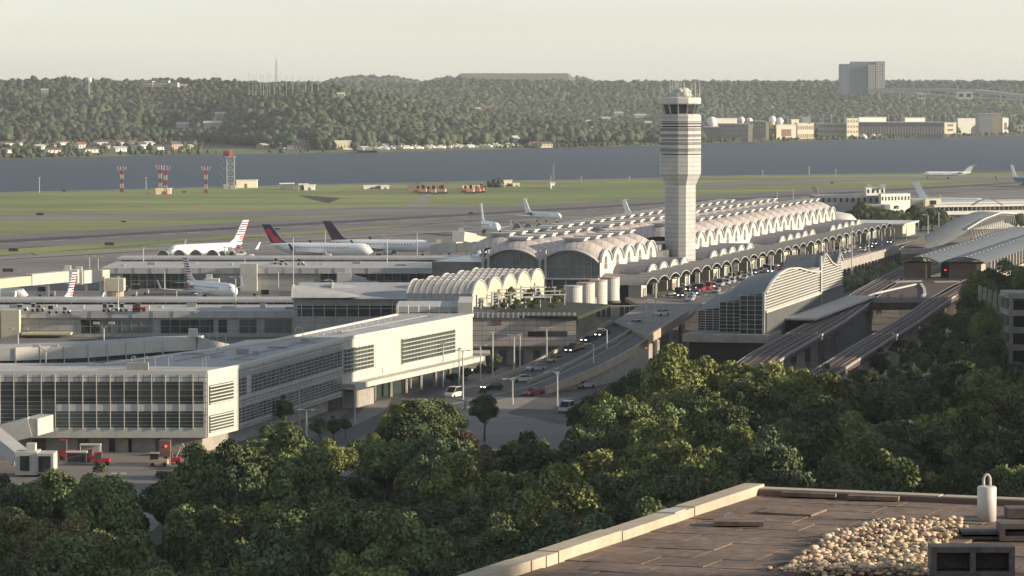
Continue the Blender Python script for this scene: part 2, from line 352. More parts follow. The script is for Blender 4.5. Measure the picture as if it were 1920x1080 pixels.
struct(m, 'hills_terrain', ['hill_soil', 'far_grass', 'mesa_grass'])

def ico(sub):
    me = bpy.data.meshes.new('t'); import bmesh
    b = bmesh.new(); bmesh.ops.create_icosphere(b, subdivisions=sub, radius=1); b.to_mesh(me); b.free()
    v = np.array([x.co[:] for x in me.vertices]); f = np.array([x.vertices[:] for x in me.polygons]); bpy.data.meshes.remove(me); return v, f
IC = {k: ico(k) for k in (1, 2, 3)}
def blob_mass(P, Rad, H, name, mat, sub, jit=.28, sm=False):
    """P (n,3) crown centres; one mesh of jittered crowns, with a random tone per crown"""
    v, f = IC[sub]; n = len(P); nv = len(v)
    j = 1+rng.uniform(-jit, jit, (n, nv, 1)); s = np.stack([Rad, Rad, H], 1)[:, None, :]
    vv = (v[None]*j*s+P[:, None, :]).reshape(-1, 3); ff = (f[None]+(np.arange(n)*nv)[:, None, None]).reshape(-1, 3)
    me = bpy.data.meshes.new(name); me.vertices.add(len(vv)); me.vertices.foreach_set('co', vv.astype(np.float32).ravel())
    me.loops.add(ff.size); me.loops.foreach_set('vertex_index', ff.astype(np.int32).ravel())
    me.polygons.add(len(ff)); me.polygons.foreach_set('loop_start', np.arange(0, ff.size, 3, dtype=np.int32))
    at = me.attributes.new('tone', 'FLOAT', 'POINT'); at.data.foreach_set('value', np.repeat(rng.uniform(0, 1, n), nv).astype(np.float32))
    me.materials.append(MATS[mat]); me.update(); me.validate()
    if sm: me.polygons.foreach_set('use_smooth', [True]*len(me.polygons))
    o = bpy.data.objects.new(name, me); sc.collection.objects.link(o); return o
def scatter(n, pr, tr, fn):
    px = rng.uniform(*pr, n); u = rng.uniform(0, 1, n); d0 = Ds(px); D = fn(d0, u); return px, D
CLEAR = []   # (px0,px1,D0,D1) keep free of woods
def keep(px, D):
    k = np.ones(len(px), bool)
    for a, b, c, d in CLEAR: k &= ~((px > a) & (px < b) & (D > c) & (D < d))
    return k
# ------------------------------------------------------------ far shore buildings
def tz(px, D): return float(terr(np.array([px]), np.array([D]))[0])
def house(px, wpx, yb, yt, roof, wall, label, D=None, group='houses along the far river bank', hip=False, dn=11):
    """gabled house whose base projects at yb"""
    if D is None:
        D = float(Ds(px))+60
        for _ in range(30): D += (proj((0, D, tz(px, D)))[1]-yb)*D*D/(HC*F)*.7; D = max(D, float(Ds(px))+14)
    z = tz(px, D); s = F/D; W = wpx/s*1.2; h = max(3.2, (yb-yt)/s*.75); X = (px-960)/F*D
    CLEAR.append((px-wpx*.62, px+wpx*.62, D-170, D+16))
    t = thing('river_house', label, 'house', (X, D, z), group)
    rot = rng.uniform(26, 48); W = W/(math.cos(R(rot))*1.0+.35); FH = Fr(X, D, rot); X_, D_ = X, D; X = 0; D = 0; w2 = W/2; d2 = dn/2; rz = h*.55; m = MB(FH)
    m.box(X-w2, X+w2, D-d2, D+d2, z-.5, z+h)
    if not hip:
        for sx in (-1, 1): m.face([m.p(X+sx*w2, D-d2, z+h), m.p(X+sx*w2, D+d2, z+h), m.p(X+sx*w2, D, z+h+rz)])
    m.build('wall', 'house_white' if wall in ('white_matt', 'white') else wall, t)
    m = MB(FH); e = .5; hx = w2*.45 if hip else 0
    for sy in (-1, 1): m.quad((X-w2-e, D+sy*(d2+e), z+h-.1), (X+w2+e, D+sy*(d2+e), z+h-.1), (X+w2+e-hx, D, z+h+rz+.1), (X-w2-e+hx, D, z+h+rz+.1))
    if hip:
        for sx in (-1, 1): m.face([m.p(X+sx*(w2+e), D-d2-e, z+h-.1), m.p(X+sx*(w2+e), D+d2+e, z+h-.1), m.p(X+sx*(w2+e-hx), D, z+h+rz+.1)])
    m.build('roof', roof, t)
    m = MB(FH); k = max(2, int(W/3.2))
    for i in range(k):
        x = X-w2+W*(i+.5)/k; m.box(x-.5, x+.5, D-d2-.06, D-d2+.05, z+h*.35, z+h*.78)
    for i in range(2): m.box(X+w2-.05, X+w2+.06, D-d2+dn*(i+.3)/2, D-d2+dn*(i+.3)/2+1.1, z+h*.35, z+h*.78)
    m.build('window_row', 'glass', t)
    return t
HS = [(12, 19, 274, 269, 'roof_brown', 'white_matt'), (8, 22, 287, 279, 'roof_brown', 'white_matt'), (38, 12, 273, 267, 'roof_brown', 'white_matt'), (28, 13, 264, 257, 'roof_metal', 'cream'), (44, 12, 263, 257, 'roof_brown', 'white_matt'),
      (74, 20, 280, 274, 'roof_metal', 'white_matt'), (99, 26, 287, 279, 'roof_brown', 'white_matt'), (102, 14, 277, 269, 'roof_brown', 'cream'), (117, 19, 272, 265, 'roof_brown', 'white_matt'),
      (152, 19, 279, 268, 'roof_red', 'white_matt'), (170, 31, 286, 278, 'roof_brown', 'white_matt'), (190, 24, 272, 264, 'dark_grey', 'white_matt'), (201, 14, 279, 270, 'dark_grey', 'cream'), (223, 17, 274, 264, 'roof_brown', 'white_matt'),
      (224, 27, 284, 277, 'roof_metal', 'white_matt'), (248, 10, 277, 265, 'roof_brown', 'white_matt'), (262, 16, 279, 268, 'roof_brown', 'white_matt'), (277, 18, 274, 266, 'roof_metal', 'white_matt'), (296, 14, 281, 273, 'dark_grey', 'white_matt'),
      (326, 24, 280, 267, 'roof_brown', 'tan'), (356, 8, 280, 273, 'cream', 'cream')]
rc = {'roof_brown': 'brown', 'roof_metal': 'pale grey', 'roof_red': 'red', 'dark_grey': 'dark grey', 'cream': 'yellow'}
wc = {'white_matt': 'white', 'cream': 'cream', 'tan': 'tan'}
for i, (px, wp, yb, yt, rf, wl) in enumerate(HS):
    house(px, wp, yb, yt, rf, wl, f'{wc[wl]} river bank house with a {rc[rf]} roof, {ordw(i)} from the water tower end', hip=i % 3 == 1)
house(642, 34, 277, 262, 'cream', 'cream', 'yellow boathouse with a stepped gable roof beside the moored barge', group='waterside buildings on the far bank')
house(965, 14, 273, 257, 'white_matt', 'white', 'tall plain white gabled house on the far river bank', group='waterside buildings on the far bank')
house(1012, 46, 277, 268, 'roof_brown', 'cream', 'long low cream lodge under a brown roof by the tall white house', group='waterside buildings on the far bank')
house(993, 16, 266, 258, 'dark_grey', 'white_matt', 'small dark roofed white house just above the cream lodge', group='waterside buildings on the far bank')
house(554, 22, 268, 257, 'roof_red', 'white_matt', 'house with a bright red hipped roof among riverside trees', group='waterside buildings on the far bank', hip=True)
house(528, 9, 266, 257, 'white', 'white', 'narrow white gabled cottage beside the red roofed house', group='waterside buildings on the far bank')
house(493, 14, 262, 255, 'white_matt', 'tan', 'pale roofed riverside house standing before the dark trees', group='waterside buildings on the far bank')
house(682, 18, 262, 256, 'white_matt', 'white_matt', 'flat white roofed shed above the moored barge', group='waterside buildings on the far bank')
house(722, 16, 268, 261, 'white_matt', 'light_grey', 'grey boat shed with a pale roof near the boat yard', group='waterside buildings on the far bank')
house(569, 30, 250, 238, 'dark_grey', 'white', 'white pavilion house with an arched upper floor high in the woods', D=3750, group='houses up in the far woods')
for px, yb, wp, rf, lab in ((86, 174, 14, 'cream', 'cream house high on the wooded hill below the water tower'), (345, 165, 15, 'tan', 'tan block at the hill crest beside the white institute'), (640, 161, 14, 'white', 'white house on the hill crest near the pole row'),
        (345, 238, 26, 'light_grey', 'grey roofed school low in the far woods'), (400, 236, 34, 'white_matt', 'long pale roofed hall low in the far woods'), (415, 219, 20, 'light_grey', 'grey roof half hidden in the middle of the woods'), (915, 206, 16, 'brick', 'red brick house high in the woods past the river bend'),
        (896, 208, 9, 'white', 'small white house beside the red brick hill house'), (860, 216, 7, 'white', 'tiny white cottage alone in the wooded slope'), (1105, 232, 12, 'white', 'white house in trees beyond the lodge'), (1160, 216, 16, 'white_matt', 'pale flat roofed house high among trees before the tower'),
        (1135, 226, 18, 'white', 'white house with a long roof before the tower'), (1200, 220, 22, 'white_matt', 'long white building in trees just beside the control tower'), (1215, 234, 12, 'white', 'white cottage in trees at the side of the control tower'), (1113, 246, 8, 'white', 'small white shed among trees near the bank')):
    D = {True: 4600, False: 4300}[yb < 200]
    for DD in np.linspace(float(Ds(px))+140, 6800, 260):
        if proj((0, DD, tz(px, DD)+8))[1] <= yb: D = float(DD); break
    z = tz(px, D)+5.5; s = F/D; W = wp/s; X = (px-960)/F*D; h = 8
    CLEAR.append((px-wp*.6, px+wp*.6, D-110, D+20))
    t = thing('hillside_house', lab, 'house', (X, D, z-5.5), 'houses up in the far woods')
    m = MB(); m.box(X-W/2, X+W/2, D-7, D+7, z-8, z+h*.7); m.build('wall', 'white_matt' if rf != 'brick' else 'brick', t)
    m = MB(); m.quad((X-W/2-.5, D-7.5, z+h*.68), (X+W/2+.5, D-7.5, z+h*.68), (X+W/2+.5, D, z+h), (X-W/2-.5, D, z+h))
    m.quad((X-W/2-.5, D+7.5, z+h*.68), (X+W/2+.5, D+7.5, z+h*.68), (X+W/2+.5, D, z+h), (X-W/2-.5, D, z+h)); m.build('roof', rf, t)
# white institute on the crest
def block(t, px0, px1, y0, y1, D, dep, mat, name='wall', z0=None, win=None, sk=0.0):
    a = PY(px0, y0, D); b = PY(px1, y1, D); zb = b.z if z0 is None else z0
    m = MB(); Wd = b.x-a.x; m.prism([(a.x, D), (b.x, D+Wd*sk), (b.x, D+Wd*sk+dep), (a.x, D+dep)], zb, a.z); o = m.build(name, mat, t)
    if win:
        nc, nr, wm = win; Wd = b.x-a.x; H = a.z-zb; m = MB()
        for i in range(nc):
            for j in range(nr):
                x = a.x+Wd*(i+.25)/nc; z = zb+H*(j+.3)/nr; e = Wd*.5/nc; y_ = D+(x-a.x)*sk; m.prism([(x, y_-.2), (x+e, y_+e*sk-.2), (x+e, y_+e*sk+.1), (x, y_+.1)], z, z+H*.45/nr)
        m.build('window_grid', wm, o)
    return o
CLEAR.append((262, 350, 4420, 4600)); CLEAR.append((158, 174, 4500, 4760))
t = thing('hilltop_institute', 'long low white institute spread along the far hill crest', 'building', tuple(PY(300, 162, 4560)))
for a, b, c in ((266, 286, 152), (283, 300, 154), (299, 316, 151), (318, 333, 155)): block(t, a, b, c, 163, 4560+a % 5, 25, 'white_matt', win=(5, 2, 'glass'))
# water tower
p = PY(166, 160, 4700); t = thing('water_tower', 'white water tower rising over the wooded crest', 'water tower', tuple(p))
z = PY(166, 152, 4700).z; m = MB(); m.lathe([(1.2, -14), (1, 0), (3.5, 1.2), (4.6, 3.5), (4.6, 5.5), (3.2, 7.4), (.2, 8.2)], (p.x, p.y, z-3), 12); m.build('tank', 'white', t, True)
m = MB(); m.tube((p.x-3.5, p.y, z-14), (p.x-3.5, p.y, z+1), .5); m.tube((p.x+3, p.y, z+4), (p.x+3, p.y, z+11), .25); m.build('leg', 'light_grey', t)
# antenna tower and mast row
p = PY(518, 156, 5200); zt = PY(518, 113, 5200).z; t = thing('antenna_tower', 'tall lattice broadcast tower above the far woods', 'antenna tower', tuple(p))
m = MB(); zb = p.z-15
for k in range(3):
    an = k*2.1; m.bar((p.x+2.4*math.cos(an), p.y+2.4*math.sin(an), zb), (p.x+.7*math.cos(an), p.y+.7*math.sin(an), zt), .5)
for k in range(12):
    z0 = zb+(zt-zb)*k/12; r = 2.4-1.7*k/12; m.bar((p.x-r, p.y, z0), (p.x+r, p.y, z0+(zt-zb)/12), .35); m.bar((p.x+r, p.y, z0), (p.x-r, p.y, z0+(zt-zb)/12), .35)
m.build('lattice_frame', 'steel', t); m = MB(); m.tube((p.x, p.y, zt), (p.x, p.y, zt+5), .3); m.build('aerial', 'steel', t)
for i, px in enumerate((467, 474, 480, 489, 494, 501, 506, 514, 525, 537, 549, 561, 573, 585, 597)):
    p = PY(px, 158, 4650); zt = PY(px, (138 if i < 10 else 143)+(i*7) % 5, 4650).z
    t = thing('radio_mast', f'thin white radio mast on the crest, {ordw(i)} from the water tower', 'mast', tuple(p), 'row of radio masts on the crest')
    m = MB(); m.tube((p.x, p.y, p.z-14), (p.x, p.y, zt), .38, .22, 5); m.build('pole', 'steel', t); m = MB(); m.box(p.x-.9, p.x+.9, p.y-.2, p.y+.2, zt-.8, zt-.3); m.build('cross_arm', 'steel', t)
# grey office slab and highway
t = thing('office_block', 'tall slate grey office slab standing alone above the woods', 'office building', tuple(PY(1618, 165, 5600)))
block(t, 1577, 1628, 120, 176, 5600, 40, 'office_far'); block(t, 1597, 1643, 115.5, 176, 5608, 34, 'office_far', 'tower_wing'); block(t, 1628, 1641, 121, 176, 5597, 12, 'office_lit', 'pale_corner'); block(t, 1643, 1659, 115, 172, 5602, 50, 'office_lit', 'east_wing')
CLEAR.append((1572, 1665, 5350, 5720)); CLEAR.append((1630, 2400, 5120, 5330))
t = thing('highway_viaduct', 'long pale highway viaduct sweeping past the grey office slab', 'bridge', tuple(PY(1750, 175, 5500)))
m = MB(); pts = [(1628, 168, 5300), (1680, 166, 5290), (1760, 166, 5270), (1830, 169, 5250), (1880, 174, 5230), (1940, 181, 5210), (2050, 192, 5180)]
for (a, b, c), (d, e, f) in zip(pts, pts[1:]): m.bar(PY(a, b, c)-Vector((0, 0, 1.5)), PY(d, e, f)-Vector((0, 0, 1.5)), 14, 5.0)
m.build('road_deck', 'white_matt', t)
m = MB(); pts = [(1648, 172, 5240), (1720, 175, 5200), (1790, 181, 5180), (1850, 184, 5160), (1960, 189, 5140)]
for (a, b, c), (d, e, f) in zip(pts, pts[1:]): m.bar(PY(a, b, c), PY(d, e, f), 10, 2)
m.build('lower_ramp', 'light_grey', t); m = MB()
for k in range(8):
    px = 1650+k*38; y = np.interp(px, [1628, 1760, 1880, 2050], [168, 166, 174, 192]); q = PY(px, y, 5260); m.box(q.x-1, q.x+1, q.y+6, q.y+8, q.z-14, q.z-4)
m.build('pier_row', 'light_grey', t)
for a, b, c, lab in ((1722, 1735, 4, 'white sound wall panel block beneath the highway viaduct'), (1795, 1824, 7, 'white boxy building with a dark opening beside the highway')):
    t = thing('roadside_building', lab, 'building', tuple(PY(a, 186, 5100))); block(t, a, b, 179-c, 186, 5100, 20, 'white', win=(2, 1, 'glass'))
# ---- the agency campus on the far bank
def camp(lab, px0, px1, y0, y1, mat, win=None, dd=60, dep=40, side=None, cat='building', extra=None):
    D = float(Ds((px0+px1)/2))+dd; t = thing('campus_building', lab, cat, tuple(PY((px0+px1)/2, y1, D)), 'campus buildings on the far bank')
    sk = .75 if mat in ('cream', 'white', 'white_matt') and px1-px0 < 60 else (.12 if mat in ('cream', 'white', 'white_matt') else 0); block(t, px0, px1, y0, y1, D, dep, mat, z0=-.2, win=win, sk=sk); CLEAR.append((px0-3, px1+3, D-120, D+dep+25))
    if side: block(t, px1, px1+side, y0+1, y1, D+2, dep-4, 'cream', 'sunlit_side', z0=-.2)  # sunlight on the side face is put into a cream block
    m = MB(); a = PY(px0, y0, D); b = PY(px1, y0, D); Wd = b.x-a.x; m.prism([(a.x-.6, D-.6), (b.x+.6, D+Wd*sk-.6), (b.x+.6, D+Wd*sk+dep+.6), (a.x-.6, D+dep+.6)], a.z+.003, a.z+.9); m.build('roof_edge', 'light_grey', t)
    if extra: block(t, *extra, D+10, 12, 'white_matt', 'roof_plant', z0=a.z)
    return t, D
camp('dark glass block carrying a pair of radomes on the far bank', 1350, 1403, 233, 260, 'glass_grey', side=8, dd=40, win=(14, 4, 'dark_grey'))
camp('square dark glass block with its sunlit side coloured cream between the radome pairs', 1412, 1436, 228, 260, 'glass_grey', side=6, dd=50, win=(7, 5, 'dark_grey'))
camp('small dark building under the big pink radome by the tower', 1322, 1348, 239, 260, 'dark_grey', dd=44)
camp('long white roofed hall behind the dark radome blocks', 1340, 1384, 223, 245, 'white_matt', dd=240)
camp('sunlit cream hall with a brown window band on the far bank', 1456, 1495, 235, 262, 'cream', dd=30, win=(1, 1, 'brown'))
camp('sunlit yellow block with small square windows beside the brown banded hall', 1495, 1528, 232, 252, 'cream', win=(9, 2, 'brown'), dd=80, extra=(1505, 1520, 219, 232))
camp('stepped cream plant block rising over the brown banded hall', 1484, 1499, 225, 240, 'cream', dd=150)
camp('grey office with rows of dark windows between the yellow and cream blocks', 1535, 1586, 232, 252, 'grey', win=(12, 3, 'dark_grey'), dd=95)
camp('narrow sunlit yellow wing at the end of the columned building', 1588, 1611, 223, 253, 'cream', win=(4, 4, 'brown'), dd=50)
camp('long dark building with tall vertical fins on the far bank', 1612, 1768, 230, 256, 'dark_grey', win=(30, 1, 'grey'), dd=60)
camp('long white roof behind the finned building, near the yellow wing', 1611, 1666, 221, 235, 'white', dd=200)
camp('second white roof behind the finned building, past the dark tree', 1697, 1738, 222, 236, 'white', dd=200)
camp('cream tower block with one dark window bay by the finned building', 1771, 1795, 231, 254, 'cream', win=(1, 3, 'brown'), dd=45)
camp('broad pale hall behind the cream tower block', 1796, 1833, 223, 242, 'white_matt', dd=160)
camp('grey windowless tower with an orange lit upper side', 1836, 1860, 214, 253, 'grey', dd=50)
camp('sunlit upper side of the grey windowless tower, its light coloured tan', 1860, 1877, 214, 230, 'tan', dd=90)  # lit side of the grey tower, built with sunlight in its colour
camp('small white block with a dark window past the windowless tower', 1880, 1892, 222, 236, 'white', win=(1, 1, 'brown'), dd=90)
camp('low grey waterfront office at the far end of the bank', 1908, 1960, 236, 254, 'light_grey', win=(6, 2, 'glass'), dd=40)
for i, (px, y, r, b, lab) in enumerate(((1334.5, 228, 9.5, 244, 'large pink white radome alone beside the tower'), (1390, 225, 6.5, 233, 'hindmost pink radome of the pair on the dark glass block'), (1405, 227, 6.5, 234, 'paler front radome of the pair on the dark glass block'),
        (1448, 224, 7, 235, 'shaded pink radome beside the square dark block'), (1462, 227, 7, 236, 'white radome above the brown banded hall'))):
    D = float(Ds(px))+70; p = PY(px, y, D); r = r*D/F; t = thing('radome', lab, 'radome', (p.x, p.y, p.z-r), 'radomes on the far bank')
    m = MB(); m.lathe([(r*math.sin(a), -r*math.cos(a)) for a in np.linspace(.35, math.pi-.02, 12)], tuple(p), 18); m.build('dome', 'radome', t, True)
    zb = PY(px, b, D).z; m = MB(); m.lathe([(r*.72, zb-p.z-4), (r*.72, -r*.7)], tuple(p), 14); m.build('pedestal', 'cream', t)
for i, (px, y, wp, hp, lab) in enumerate(((1618, 262, 17, 9, 'largest white dome tent on the bank before the yellow wing'), (1637, 260, 13, 9, 'middle white dome tent before the finned building'), (1649, 261, 12, 8, 'smaller white dome tent before the finned building'))):
    D = float(Ds(px))+16; p = G(px, y, 1.6); p = PY(px, y-2, D); W = wp/2*D/F; H = hp*D/F
    t = thing('dome_tent', lab, 'tent', (p.x, p.y, 1.6), 'white tents on the far bank'); m = MB(); m.lathe([(W, 0), (W*.95, H*.35), (W*.75, H*.7), (W*.4, H*.93), (.1, H)], (p.x, p.y, 1.6), 14); m.build('canvas', 'white', t, True)
    m = MB(); m.box(p.x-W*.3, p.x+W*.3, p.y-W-.1, p.y-W*.7, 1.6, 1.6+H*.4); m.build('doorway', 'dark_grey', t)
for k in range(22):
    px = 1452+k*21+(k*13) % 9; D = float(Ds(px))+300; p = PY(px, 228, D); zt = PY(px, 213+(k*5) % 6, D).z
    t = thing('floodlight_mast', f'thin floodlight mast behind the campus, {ordw(k)} from the radomes', 'mast', (p.x, p.y, 2), 'floodlight masts behind the campus')
    m = MB(); m.tube((p.x, p.y, 2), (p.x, p.y, zt), .5, .3, 5); m.build('pole', 'light_grey', t); m = MB(); m.box(p.x-1.3, p.x+1.3, p.y-.6, p.y+.6, zt-1, zt+.4); m.build('lamp_head', 'white', t)
# boat yard and barge
D = float(Ds(690))-18; p = PY(690, 287, D); t = thing('moored_barge', 'long dark barge with cranes moored at the yellow boathouse', 'barge', (p.x, D, 0))
m = MB(); m.prism([(p.x-11, D-4), (p.x+9, D-4), (p.x+11.5, D), (p.x+9, D+4), (p.x-11, D+4)], -.3, 2.2); m.build('hull', 'black', t)
m = MB(); m.box(p.x-3, p.x+3, D-2, D+2, 2.203, 5.2); m.build('cabin', 'white', t); m = MB()
for k in range(5): x = p.x-9+k*4.3; m.tube((x, D, 2.2), (x, D, 9+k % 2*3), .16); m.bar((x, D, 8), (x+2.5, D, 11), .16)
m.build('crane_rig', 'light_grey', t)
t = thing('wooden_pier', 'pale wooden pier beside the dark barge', 'pier', (p.x-14, D, 0)); m = MB(); m.box(p.x-22, p.x-12, D-2, D+8, .7, 1.3); m.build('planks', 'white_matt', t); m = MB()
for k in range(5): m.box(p.x-21.5+k*2, p.x-21.2+k*2, D-2.2, D-1.9, -.4, 1.9)
m.build('piling', 'brown', t)
proto = thing('yard_boat', 'x', 'boat', (0, 0, 0)); m = MB()
m.prism([(-3.2, -.8), (2.2, -1.1), (3.9, 0), (2.2, 1.1), (-3.2, .8)], .4, 1.7); m.build('hull', 'house_white', proto); m = MB(); m.prism([(-1.6, -.7), (.9, -.7), (1.5, 0), (.9, .7), (-1.6, .7)], 1.703, 2.7); m.build('cabin', 'white', proto)
m = MB(); m.box(-1.2, -.9, -.6, .6, 0, .4); m.box(1.2, 1.5, -.6, .6, 0, .4); m.build('cradle', 'brown', proto)
for k in range(44):
    px = 696+k*6.1+rng.uniform(-2, 2); D = float(Ds(px))+rng.uniform(18, 75); X = (px-960)/F*D
    if 636 < px < 700: continue
    CLEAR.append((px-4, px+4, D-75, D+8))
    place(proto, (X, D, 1.6), rng.uniform(-.5, .5), f'small white boat laid up in the far boat yard, {ordw(k)} along from the barge', 'boats laid up in the far boat yard', s=rng.uniform(.9, 1.6))
# ---- the woods

px = rng.uniform(-90, 1990, 42000); lf_ = LF(px); D = Ds(px)+35+800*lf_+(1385-60*lf_)*rng.uniform(0, 1, 42000); k = keep(px, D) & (rng.uniform(0, 1, len(px)) < np.clip((D-Ds(px)-20)/90, .25, 1)); px, D = px[k], D[k]
rr = 1.9+3.9*rng.uniform(0, 1, len(px))**1.7; hh = rr*rng.uniform(.75, 1.3, len(px)); z = terr(px, D)
tag(blob_mass(np.stack([(px-960)/F*D, D, z+hh*.75+rng.uniform(1, 5.5, len(px))], 1), rr, hh, 'hillside_woods', 'far_wood', 2, jit=.26, sm=True), kind='stuff')
n = 24000; px = rng.uniform(-90, 1990, n); D = (Ds(px)+1420)+(7080-Ds(px)-1420)*rng.uniform(0, 1, n)**.9; k = keep(px, D); px, D = px[k], D[k]
rr = rng.uniform(3, 6.6, len(px)); hh = rr*rng.uniform(.8, 1.1, len(px))
tag(blob_mass(np.stack([(px-960)/F*D, D, terr(px, D)+hh*.6+rng.uniform(1, 4, len(px))], 1), rr, hh, 'far_ridge_woods', 'far_wood', 2, jit=.26, sm=True), kind='stuff')
n = 4200; px = rng.uniform(-90, 1990, n); D = rng.uniform(8500, 9400, n); k = ~((px > 846) & (px < 1080)); px, D = px[k], D[k]
rr = rng.uniform(8, 13, len(px)); tag(blob_mass(np.stack([(px-960)/F*D, D, terr(px, D)+rr*.45], 1), rr, rr*.8, 'horizon_woods', 'far_wood', 1), kind='stuff')
# scrub along the bank
n = 700; px = rng.uniform(-60, 1960, n); D = Ds(px)+rng.uniform(4, 22, n); ok = rng.uniform(0, 1, n) < np.where(px < 420, .35, np.where(px < 960, .1, .8)); px, D = px[ok], D[ok]
rr = rng.uniform(1.2, 3.2, len(px)); tag(blob_mass(np.stack([(px-960)/F*D, D, 1+rr*.6], 1), rr, rr, 'riverside_bushes', 'far_wood', 1), kind='stuff')
px = rng.uniform(-60, 380, 620); D = Ds(px)+40+rng.uniform(0, 1, 620)*(850*LF(px)+60)
hk = [c for c in CLEAR if c[1]-c[0] < 60]; k = np.ones(620, bool)
for a, b, c, d in hk: k &= ~((px > a) & (px < b) & (D > c) & (D < d))
px, D = px[k], D[k]; rr = rng.uniform(1.2, 3.2, len(px)); tag(blob_mass(np.stack([(px-960)/F*D, D, terr(px, D)+rr*1.0], 1), rr, rr*1.1, 'garden_shrubbery', 'far_wood', 2), kind='stuff')
# ------------------------------------------------------------ control tower
TX, TY = (1275.5-960)/F*1035, 1035.0; s_ = 1035/F
def zy(y): return HC-(y-170)*s_
def octo(r, k=0):
    out = []
    for q in range(4):
        for e in (-14, 14): a = R(5+e+90*q); out.append((TX+r*math.sin(a), TY-r*math.cos(a)))
    return out
def oct_prism(m, prof):
    rings = [[m.p(x, y, z) for x, y in octo(r)] for r, z in prof]
    for a, b in zip(rings, rings[1:]):
        for k in range(8): m.face((a[k], a[(k+1) % 8], b[(k+1) % 8], b[k]))
    m.face(rings[0][::-1]); m.face(rings[-1])
tw = thing('control_tower', 'tall white panelled air traffic control tower with a dark glazed cab', 'control tower', (TX, TY, 0))
r0 = 29*s_; r1 = 38.8*s_
m = MB(); oct_prism(m, [(r0, 0), (r0, zy(347))]); m.build('shaft', 'tower_panel', tw)
m = MB(); prof = [(r0, zy(347)+.002), (r0*1.06, zy(343)), (r1, zy(325)), (r1, zy(290))]; oct_prism(m, prof)
def band(m, ya, yb, r=r1): oct_prism(m, [(r, zy(ya)), (r, zy((ya+yb)/2)+.55), (r-.28, zy((ya+yb)/2)+.3), (r-.28, zy((ya+yb)/2)-.1), (r, zy((ya+yb)/2)-.35), (r, zy(yb))])
band(m, 288, 275); band(m, 275.02, 263); band(m, 261, 248); band(m, 248.02, 238); m.build('upper_shaft', 'tower_panel', tw)
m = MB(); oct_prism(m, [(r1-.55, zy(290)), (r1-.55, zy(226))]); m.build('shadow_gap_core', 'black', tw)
m = MB(); oct_prism(m, [(r1*1.01, zy(230.5)), (r1*1.01, zy(229))]); oct_prism(m, [(r1*1.0, zy(235.5)), (r1*1.0, zy(233))]); m.build('gallery_rail', 'tower_panel', tw)
m = MB(); oct_prism(m, [(r1*1.0, zy(227.5)), (r1*1.0, zy(217)), (r1*.93, zy(214)), (31*s_, zy(213))]); m.build('cab_base', 'tower_panel', tw)
m = MB()
def ring(r, z, n=12, rot=5): return [(TX+r*math.sin(R(rot+(k+.5)*360/n)), TY-r*math.cos(R(rot+(k+.5)*360/n)), z) for k in range(n)]
a, b = ring(30*s_, zy(213)), ring(35*s_, zy(196)); ia, ib = [m.p(*q) for q in a], [m.p(*q) for q in b]
for k in range(12): m.face((ia[k], ia[(k+1) % 12], ib[(k+1) % 12], ib[k]))
m.build('cab_glass', 'glass', tw); m = MB()
for k in range(12): m.bar(a[k], b[k], .32)
m.build('cab_mullion', 'white', tw); m = MB()
for r, z in ((37.8, 196.2),): pass
rr = [ring(rv*s_, zy(y)) for rv, y in ((34.5, 196), (38.5, 194), (38.9, 185), (37.5, 183), (20, 182))]; ids = [[m.p(*q) for q in x] for x in rr]
for p, q in zip(ids, ids[1:]):
    for k in range(12): m.face((p[k], p[(k+1) % 12], q[(k+1) % 12], q[k]))
m.face(ids[0][::-1]); m.face(ids[-1]); m.build('cab_roof', 'white', tw)
m = MB(); m.lathe([(13*s_, 0), (14.5*s_, .7), (13*s_, 1.7), (8*s_, 2.5), (1*s_, 2.75)], (TX+6*s_, TY-1, zy(182)), 14); m.build('roof_dome', 'white', tw, True)
m = MB(); c = TX-3*s_
for dy in (-2.5, 2.5):
    m.path([(c+27*s_*math.cos(t)*-1+0, TY+dy, zy(183)+2.2*math.sin(t)) for t in np.linspace(.15, math.pi/2, 7)]+[(c+27*s_*math.sin(t), TY+dy, zy(183)+2.2*math.cos(t)) for t in np.linspace(0.1, 1.45, 7)], .22)
m.build('arched_rail', 'white', tw); m = MB(); m.box(TX-1.2, TX+.6, TY-3, TY-2, zy(183), zy(172)); m.lathe([(.9, 0), (1.1, .5), (.2, 1.1)], (TX-.4, TY-2.6, zy(172)), 10); m.build('radar_scanner', 'light_grey', tw)
for k, (px, yt, wd) in enumerate(((1238.5, 153, .14), (1242, 165, .2), (1257, 152, .14), (1260.5, 152, .14), (1266.5, 152, .24), (1271, 151, .12), (1276, 154, .12), (1282.5, 153, .16), (1303.5, 152, .18), (1311, 153, .18), (1296, 156, .1))):
    dx = (px-1275.5)*s_; m = MB(); m.tube((TX+dx, TY-1+(k % 3), zy(184)+(.0 if abs(dx) < 5.6 else -.4)), (TX+dx, TY-1+(k % 3), zy(yt)), wd*.7, wd*.5, 5)
    if k in (4, 5): m.box(TX+dx-.3, TX+dx+.3, TY-1+(k % 3)-.2, TY-1+(k % 3)+.2, zy(yt)-2.2, zy(yt)-.6)
    m.build('antenna', 'white', tw)

